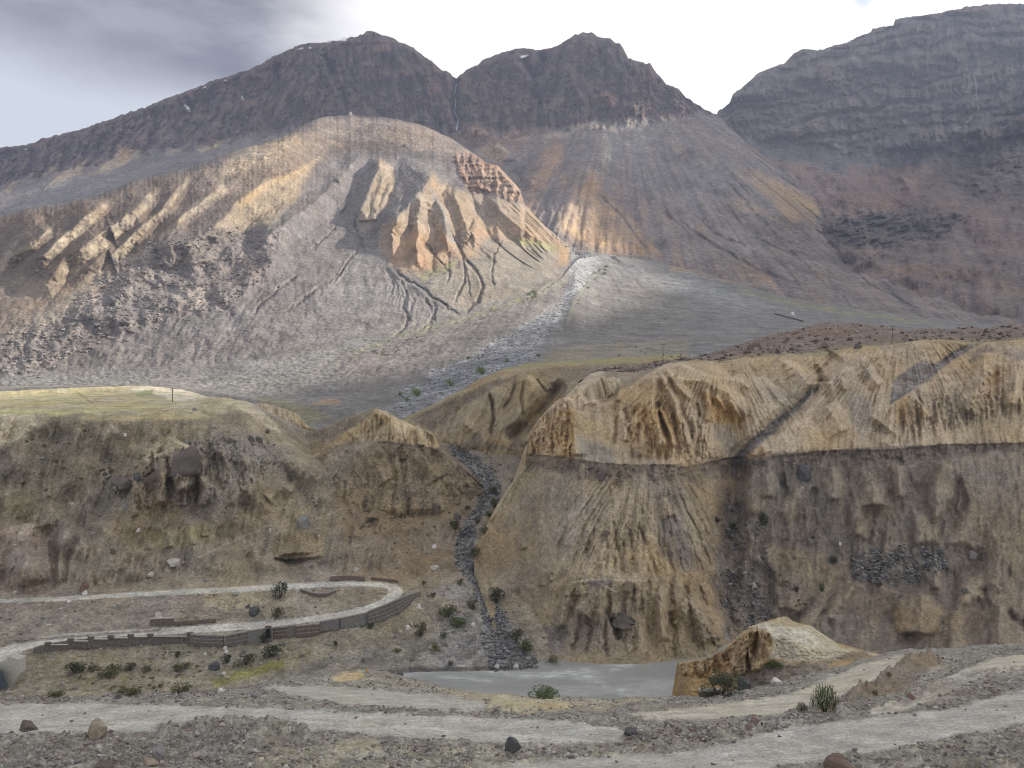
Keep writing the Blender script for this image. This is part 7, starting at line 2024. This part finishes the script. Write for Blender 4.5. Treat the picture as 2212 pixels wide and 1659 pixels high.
BUSHES = [
    (1557, 1503, 88, 58, 'grey', 'big', 'big round grey green bush at the foot of the silt knoll'),
    (1172, 1507, 84, 24, 'green', 'big', 'low wide green bush on the river lip left of the knoll'),
    (1782, 1538, 64, 54, 'green', 'grassy', 'tall grassy green bush between the two right roads'),
    (1732, 1537, 26, 18, 'olive', 'grassy', 'sparse small tuft left of the tall grassy bush'),
    (1668, 1441, 46, 15, 'green', 'big', 'bright green tussock on the slope of the silt knoll'),
    (1921, 1462, 14, 10, 'dry', 'grassy', 'dry tuft on the ridge between the right roads'),
    (605, 1292, 38, 40, 'grey', 'mid', 'round dark bush on the outer edge of the upper road'),
    (598, 1335, 30, 26, 'olive', 'mid', 'bush inside the hairpin just above the lower road'),
    (163, 1453, 50, 27, 'dark', 'mid', 'dark round bush, largest on the flat below the left wall'),
    (240, 1457, 62, 22, 'olive', 'mid', 'long olive bush in the middle of the valley flat'),
    (282, 1448, 28, 17, 'dark', 'mid', 'dark bush touching the right end of the long olive bush'),
    (202, 1450, 28, 14, 'olive', 'mid', 'pale olive bush between the dark round bush and the long one'),
    (318, 1450, 26, 15, 'olive', 'mid', 'olive bush right of the long olive one'),
    (383, 1421, 15, 17, 'dark', 'mid', 'single small dark bush below the parapet wall'),
    (396, 1444, 42, 17, 'olive', 'mid', 'low loose bush left of the dark grey boulder'),
    (491, 1432, 28, 19, 'dark', 'mid', 'dark bush below the curved stone wall'),
    (530, 1435, 46, 24, 'olive', 'mid', 'wide bush below the concrete culvert'),
    (590, 1418, 52, 28, 'dark', 'mid', 'dark bush below the banded stone wall'),
    (574, 1387, 26, 26, 'dark', 'mid', 'dark bush against the culvert mouth'),
    (123, 1508, 36, 20, 'olive', 'mid', 'low bush behind the near road at the far left'),
    (284, 1503, 62, 20, 'olive', 'mid', 'spread out bush behind the near road'),
    (391, 1498, 48, 22, 'olive', 'mid', 'yellow green bush behind the white flat stone'),
    (969, 1332, 46, 32, 'olive', 'mid', 'upper bush of the pair beside the stream gravel'),
    (989, 1356, 48, 28, 'green', 'mid', 'lower bush of the pair beside the stream gravel'),
    (909, 1372, 40, 30, 'olive', 'mid', 'bush beside the row of pale boulders'),
    (1019, 1317, 29, 25, 'olive', 'mid', 'round bush just left of the lower stream'),
    (1072, 1302, 38, 38, 'dark', 'mid', 'tall dark bush against the foot of the right cliff'),
    (935, 1290, 16, 12, 'dark', 'mid', 'small dark bush right of the hairpin'),
    (915, 1263, 11, 10, 'dark', 'mid', 'tiny dark bush above the right end of the hairpin'),
    (941, 1405, 24, 21, 'yellow', 'mid', 'yellow green bush on the gravel flat'),
    (959, 1377, 18, 15, 'olive', 'mid', 'small bush above the yellow green one'),
    (974, 1438, 15, 14, 'olive', 'mid', 'small bush near the mouth of the stream'),
    (725, 1394, 13, 11, 'dark', 'mid', 'dark bush below the concrete wall panels'),
    (801, 1358, 17, 14, 'dark', 'mid', 'dark bush where the stone wall meets the concrete wall'),
    (993, 1263, 19, 14, 'olive', 'mid', 'grey olive bush left of the stream above the hairpin'),
    (857, 1407, 22, 9, 'yellow', 'mid', 'low yellowish bush on the gravel flat'),
    (1115, 1386, 32, 34, 'olive', 'mid', 'upright bush at the left foot of the silt cone'),
    (1137, 1407, 46, 27, 'green', 'mid', 'wide green bush at the left foot of the silt cone'),
    (1197, 1429, 42, 13, 'dry', 'mid', 'dry brownish bush on the far river bank'),
    (1067, 1067, 23, 17, 'olive', 'mid', 'topmost bush on the right bank of the stream'),
    (1069, 1097, 27, 22, 'olive', 'mid', 'second bush down on the right bank of the stream'),
    (1057, 1115, 23, 12, 'green', 'mid', 'low bush on the right bank where the stream narrows'),
    (983, 1144, 27, 28, 'olive', 'mid', 'upright bush on the left bank of the stream'),
    (1010, 1100, 15, 11, 'olive', 'mid', 'small bush on the left bank of the upper stream'),
    (1033, 1130, 18, 16, 'olive', 'mid', 'bush in the middle of the stream bend'),
    (1045, 1154, 22, 18, 'green', 'mid', 'bush on the right bank below the stream bend'),
    (1027, 1204, 30, 24, 'olive', 'mid', 'round bush on the right bank of the lower stream'),
    (803, 1128, 28, 13, 'dark', 'mid', 'dark mat of shrub on the slope left of the stream'),
    (865, 995, 24, 8, 'olive', 'mid', 'flat olive shrub below the silt pyramid'),
    (1652, 1135, 26, 28, 'dark', 'mid', 'largest dark bush in the gully of the right cliff'),
    (1581, 1144, 17, 17, 'dark', 'mid', 'dark bush in the middle of the cliff gully'),
    (1549, 1130, 17, 15, 'dark', 'mid', 'dark bush on the left rim of the cliff gully'),
    (1800, 1216, 18, 16, 'dark', 'mid', 'dark bush right of the ribbed silt bank'),
    (1776, 1278, 17, 20, 'green', 'mid', 'green bush below the ribbed silt bank'),
    (1722, 1278, 13, 10, 'dark', 'mid', 'small dark bush left of the green bush on the cliff'),
    (1899, 1268, 18, 12, 'dark', 'mid', 'dark bush under the stony debris field'),
    (901, 856, 28, 22, 'bright', 'mid', 'bright green bush, largest of three on the fan channel'),
    (880, 868, 14, 12, 'bright', 'mid', 'bright green bush just below the largest on the fan'),
    (864, 855, 12, 11, 'bright', 'mid', 'bright green bush left of the largest on the fan'),
    (973, 833, 18, 15, 'bright', 'mid', 'bright green bush in the middle of the fan channel'),
    (1042, 808, 30, 18, 'bright', 'mid', 'bright green thicket at the right side of the fan channel'),
    (1095, 783, 14, 10, 'bright', 'mid', 'bright green bush high on the fan channel'),
    (1011, 776, 10, 8, 'green', 'mid', 'dark green bush on the left side of the fan channel'),
    (1163, 771, 10, 8, 'green', 'mid', 'dark green bush near the rim of the plateau'),
]
for (px, py, w, h, c, kd, lab) in BUSHES:
    bush(px, py, w, h, c, lab, kd)


def inside(poly, x, y):
    c = False
    for (ax, ay), (bx, by) in zip(poly, poly[1:] + poly[:1]):
        if (ay > y) != (by > y) and x < (bx - ax) * (y - ay) / (by - ay) + ax:
            c = not c
    return c


def scatter(poly, n, smin, smax, colours, label, group, seed, clump=.5):
    r = random.Random(seed)
    xs, ys = [p[0] for p in poly], [p[1] for p in poly]
    cen, k, tries = [], 0, 0
    while k < n and tries < n * 30:
        tries += 1
        if cen and r.random() < clump:
            cx, cy = r.choice(cen)
            x, y = cx + r.gauss(0, 16), cy + r.gauss(0, 9)
        else:
            x, y = r.uniform(min(xs), max(xs)), r.uniform(min(ys), max(ys))
        if not inside(poly, x, y):
            continue
        cen.append((x, y))
        w = smin + (smax - smin) * r.random() ** 1.8
        if bush(x, y, w, w * r.uniform(.4, .65), r.choice(colours), label, 'small', group, 'shrub', 'shrub'):
            k += 1


scatter(V(7, (0, 300), (500, 150), (880, 350), (820, 560), (640, 650), (500, 720), (0, 560)), 62, 4.5, 13, ['dark', 'dark', 'olive'], 'low dark shrub on the shaded slope under the left meadow', 'shrubs on the left meadow slope', 21)
scatter(V(7, (1620, 300), (1850, 420), (2080, 620), (2050, 900), (1750, 560)), 40, 3.5, 8, ['dark', 'olive', 'dry'], 'small shrub on the bare shoulder right of the crag', 'shrubs right of the crag', 22)
scatter(V(8, (0, 560), (500, 420), (860, 620), (700, 1100), (300, 1150), (0, 1000)), 60, 3.5, 10, ['dark', 'olive', 'dark'], 'small dark shrub on the slope between the silt pyramid and the stream', 'shrubs left of the stream', 23)
scatter(V(9, (200, 600), (520, 640), (1000, 900), (900, 1450), (300, 1400)), 34, 4.5, 11, ['dark'], 'small dark shrub in the grey debris of the right cliff', 'shrubs in the cliff debris', 24)
scatter(V(10, (160, 740), (2200, 660), (2300, 900), (1500, 1030), (300, 1080)), 56, 5, 14, ['olive', 'dark', 'yellow'], 'low shrub on the valley flat below the retaining walls', 'shrubs on the valley flat', 25)
scatter(V(8, (560, 260), (700, 320), (1050, 380), (1000, 700), (900, 700)), 20, 4, 10, ['dark', 'olive'], 'small shrub beside the upper side stream', 'shrubs by the upper stream', 26)
scatter(V(5, (100, 860), (260, 740), (800, 590), (1440, 350), (1490, 420), (900, 640), (300, 850)), 60, 4, 9, ['bright', 'yellow', 'green'], 'bright green shrub along the foot of the ribbed mountain', 'shrubs along the mountain foot', 27, .35)
scatter(V(5, (1430, 640), (1500, 480), (1640, 300), (1760, 250), (1740, 300), (1580, 430), (1500, 580)), 26, 4, 9, ['bright', 'green'], 'green shrub along the upper fan channel', 'shrubs along the upper channel', 28, .5)
scatter(V(5, (1680, 780), (2212, 770), (2212, 870), (1700, 870)), 12, 4, 8, ['dark'], 'dark shrub at the back of the plateau rim', 'shrubs on the plateau rim', 29)
# ---- walls along the switchback, poles and small built things
MASON = flat_mat('rubble_masonry', (.17, .155, .138), g=.55, var=.55, bump=.25)
MASON_W = flat_mat('warm_masonry', (.17, .135, .11), g=.5, var=.5, bump=.22)
COURSE = flat_mat('mortar_course', (.30, .28, .25), g=.5, var=.3)
CONC = flat_mat('weathered_concrete', (.215, .205, .19), g=.8, var=.3, bump=.06)
CONC_L = flat_mat('pale_concrete', (.46, .43, .37), g=.6, var=.2, bump=.04)
DARKGAP = flat_mat('culvert_dark', (.02, .02, .02), g=.5)
STEEL = flat_mat('weathered_steel', (.12, .115, .11), g=.4, var=.2)
PAINTB = flat_mat('blue_paint', (.075, .09, .105), g=.4, var=.15)
ORANGEP = flat_mat('orange_paint', (.75, .36, .04), g=.2, var=.15)


def strip_mesh(name, top, bot, dist, thick, mat, push=0.0):
    """a wall whose face runs through the given sight lines at the given distances"""
    v, f = [], []
    n = len(top)
    for (tx, ty), (bx, by), d in zip(top, bot, dist):
        for th in (0, thick):
            a = np.array(unproject(tx, ty, d - push))
            b = np.array(unproject(bx, by, d - push))
            b[0] = a[0]
            v += [a + (0, th, 0), b + (0, th, 0)]
    for i in range(n - 1):
        a, b = 4 * i, 4 * (i + 1)
        f += [(a + 1, b + 1, b, a), (a, b, b + 2, a + 2), (a + 2, b + 2, b + 3, a + 3), (a + 3, b + 3, b + 1, a + 1)]
    f += [(0, 2, 3, 1), (4 * n - 4, 4 * n - 3, 4 * n - 1, 4 * n - 2)]
    return simple_mesh(name, v, f, mat)


def box_at(px0, px1, pyt, pyb, d, thick, mat, name):
    return strip_mesh(name, [(px0, pyt), (px1, pyt)], [(px0, pyb), (px1, pyb)], [d, d], thick, mat)


def wdist(px, py):
    loc, _, _ = at(px, py)
    return loc[1]


def wall(name, label, top, bot, mat, courses=0, thick=.9, cap=None, group=None, dist=None, front=.35):
    d = dist or [min(wdist(*t), wdist(*b)) - front for t, b in zip(top, bot)]
    d = list(np.array(d))
    root = link(name, strip_mesh(name, top, bot, d, thick, mat))
    tag(root, label, 'wall', group)
    for k in range(1, courses + 1):
        q = k / (courses + 1)
        tl = [(t[0], t[1] * (1 - q) + b[1] * q - .7) for t, b in zip(top, bot)]
        bl = [(x, y + 1.4) for x, y in tl]
        link('course', strip_mesh('course', tl, bl, [x - .10 for x in d], .3, COURSE), root)
    if cap is not None:
        tl = [(t[0], t[1] - 1.1) for t in top]
        bl = [(t[0], t[1] + 1.0) for t in top]
        link('coping', strip_mesh('coping', tl, bl, [x - .12 for x in d], thick + .24, cap), root)
    return root, d


rw, rd = wall('retaining_wall', 'dark rubble retaining wall with square parapet blocks under the lower road',
              [(72, 1400), (96, 1393), (153, 1384), (200, 1380), (273, 1376), (355, 1374), (411, 1371)], [(72, 1412), (96, 1408), (153, 1402), (200, 1400), (273, 1396), (355, 1390), (411, 1389)], MASON)
pb = None
for i, x in enumerate((96, 145, 189, 232, 275, 317, 403)):
    yt = np.interp(x, [72, 96, 153, 200, 273, 355, 411], [1400, 1393, 1384, 1380, 1376, 1374, 1371])
    dd_ = float(np.interp(x, [72, 96, 153, 200, 273, 355, 411], rd))
    o = link('parapet_block', box_at(x, x + 13, yt - 5, yt + 1, dd_ - .15, .7, MASON_W, 'parapet_block'), rw)
    if i < 6:
        x1 = (145, 189, 232, 275, 317, 403)[i]
        link('coping', box_at(x + 13.3, x1 - .3, yt - .6, yt + .8, dd_ - .1, .6, CONC_L, 'coping'), rw)
wall('retaining_wall', 'curved dark stone wall banded with three pale courses', [(411, 1371), (440, 1373), (482, 1374)], [(411, 1393), (440, 1396), (482, 1397)], MASON, 2, cap=COURSE)
wall('retaining_wall', 'stone wall with pale courses rising right of the curved one', [(485, 1375), (505, 1370), (534, 1365)], [(485, 1397), (505, 1395), (534, 1389)], MASON, 2, cap=COURSE)
cw, cd = wall('retaining_wall', 'plain concrete wall with the dark culvert mouth', [(534, 1363), (560, 1359), (588, 1356)], [(534, 1390), (560, 1388), (588, 1384)], CONC, 0, cap=CONC_L)
link('culvert', box_at(575, 583, 1360, 1378, cd[1] - .35, .3, DARKGAP, 'culvert'), cw)  # opening drawn as a dark slab, its inner shade put into the colour
link('parapet_block', box_at(572, 585, 1353, 1357, cd[1] - .4, .8, MASON_W, 'parapet_block'), cw)
wall('retaining_wall', 'short banded stone wall right of the culvert', [(588, 1357), (620, 1354)], [(588, 1380), (620, 1378)], MASON_W, 2, cap=COURSE)
wall('retaining_wall', 'narrow plain pier between two banded stone walls', [(620, 1353), (639, 1351)], [(620, 1377), (639, 1375)], CONC, 0)
wall('retaining_wall', 'reddish banded stone wall left of the concrete panels', [(639, 1353), (689, 1348)], [(639, 1377), (689, 1372)], MASON_W, 2, cap=COURSE)
pw, pd_ = wall('retaining_wall', 'smooth grey concrete panel wall with one dark joint', [(689, 1343), (734, 1335), (794, 1323)], [(689, 1366), (734, 1358), (794, 1350)], CONC, 0, cap=CONC_L)
link('joint', box_at(733, 735, 1335, 1357, pd_[1] - .08, .2, DARKGAP, 'joint'), pw)
wall('retaining_wall', 'curved dark gabion wall under the hairpin bend', [(794, 1322), (830, 1308), (860, 1295), (885, 1285), (909, 1278)], [(794, 1351), (830, 1342), (862, 1328), (886, 1308), (909, 1288)], MASON, 3, cap=COURSE)
wall('low_wall', 'low concrete wall on the uphill side of the lower road', [(323, 1337), (350, 1336), (374, 1335)], [(323, 1352), (350, 1351), (374, 1350)], MASON_W, 0, cap=CONC_L, thick=.5)
wall('low_wall', 'thin reddish dry wall right of the low concrete wall', [(376, 1344), (410, 1341), (466, 1337)], [(376, 1351), (410, 1349), (466, 1344)], MASON_W, 0, thick=.5)
wall('low_wall', 'dark sagging wall hanging below the upper road', [(648, 1273), (668, 1279), (690, 1283), (708, 1281), (726, 1275)], [(648, 1277), (668, 1286), (690, 1290), (708, 1288), (726, 1279)], MASON_W, 0, thick=.5, cap=COURSE)
wall('low_wall', 'long brown dry wall above the hairpin', [(712, 1246), (740, 1244), (760, 1244), (788, 1247)], [(712, 1254), (740, 1253), (760, 1252), (788, 1255)], MASON_W, 0, thick=.5)
wall('low_wall', 'thin broken wall above the right end of the hairpin', [(801, 1247), (830, 1250), (860, 1254)], [(801, 1251), (830, 1255), (860, 1258)], MASON_W, 0, thick=.5)
wall('low_wall', 'long dark stone wall lying across the fan', [(1674, 676), (1700, 683), (1736, 693)], [(1674, 679), (1700, 686), (1736, 696)], MASON_W, 0, thick=1.0)


def parapet(px0, px1, pyt, pyb, label, mat, d=None):
    d = d or wdist((px0 + px1) / 2, pyb) - .2
    o = link('parapet', box_at(px0, px1, pyt, pyb + 1, d, .45, mat, 'parapet'))
    link('coping', box_at(px0 - .6, px1 + .6, pyt - (pyb - pyt) * .16, pyt + (pyb - pyt) * .1, d - .04, .53, CONC_L, 'coping'), o)
    tag(o, label, 'parapet')


parapet(1511, 1559, 1493, 1505, 'short stone parapet with a pale top beside the round bush', MASON_W)
parapet(606, 619, 1258, 1262, 'pale parapet stub at the upper road behind the round dark bush', CONC_L)
parapet(575, 591, 1338, 1343, 'pale parapet stub above the lower road inside the hairpin', CONC_L)

# the bridge end at the far left
ab = link('bridge_abutment', strip_mesh('bridge_abutment', [(-40, 1436), (4, 1430), (22, 1419), (42, 1425)], [(-40, 1500), (4, 1496), (20, 1484), (30, 1455)], [wdist(22, 1482) - .6] * 4, 3.0, CONC_L))
tag(ab, 'pale grey tapering bridge abutment at the left edge of the valley', 'abutment')
gd = wdist(22, 1482) - 3
g_ = link('bridge_girder', strip_mesh('bridge_girder', [(-60, 1440), (-8, 1444), (3, 1452), (14, 1480)], [(-60, 1496), (-8, 1492), (3, 1488), (14, 1484)], [gd] * 4, .6, PAINTB))
tag(g_, 'blue grey end of a bridge girder at the left edge', 'girder')


def pole(px, pyb, pyt, label, d=None):
    loc, _, _ = at(px, pyb)
    k = loc[1] / FPX
    h = (pyb - pyt) * k
    o = empty('utility_pole', loc - np.array([0, 0, .2]))
    tag(o, label, 'pole', 'poles carrying the wire across the terraces')

    def post(x, y, w0, w1, z0, z1, name, par=o):
        v = [(x + a * w, y + b * w, z) for z, w in ((z0, w0), (z1, w1)) for a, b in ((-1, -1), (1, -1), (1, 1), (-1, 1))]
        f = [(0, 1, 5, 4), (1, 2, 6, 5), (2, 3, 7, 6), (3, 0, 4, 7), (4, 5, 6, 7), (3, 2, 1, 0)]
        return link(name, simple_mesh(name, v, f, STEEL), par)
    post(0, 0, .17, .11, 0, h, 'shaft')
    w = .14 * h

    def arm(z, w):
        v = [(x, y, z + c) for x in (-w, w) for y in (-.09, .09) for c in (-.09, .09)]
        f = [(0, 1, 3, 2), (4, 6, 7, 5), (0, 4, 5, 1), (2, 3, 7, 6), (0, 2, 6, 4), (1, 5, 7, 3)]
        a = link('crossarm', simple_mesh('crossarm', v, f, STEEL), o)
        for x in (-w * .9, w * .9):
            post(x, 0, .06, .05, z + .09, z + .4, 'insulator', a)
    arm(h * .965, w)
    arm(h * .80, w * .6)


pole(373, 868, 838, 'thin utility pole on the left meadow')
pole(1432, 779, 742, 'thin utility pole on the back rim of the plateau above the fins')
pole(1927, 742, 703, 'thin utility pole on the right part of the brown plateau')

mk = empty('marker_stone', at(794.5, 1452)[0])
tag(mk, 'small orange painted marker stone on the near bank lip', 'marker')
k_ = at(794.5, 1452)[0][1] / FPX
p_, f_ = rock_shape(5, 2)
link('block', simple_mesh('block', p_ * np.array([9, 7, 6]) * k_, f_, ROCKMAT['pale']), mk)
link('painted_face', simple_mesh('painted_face', p_ * np.array([6, 5.5, 4]) * k_ + np.array([-.5 * k_, -1.2 * k_, 3 * k_]), f_, ORANGEP), mk)

if USE_HAZE:
    haze_box()
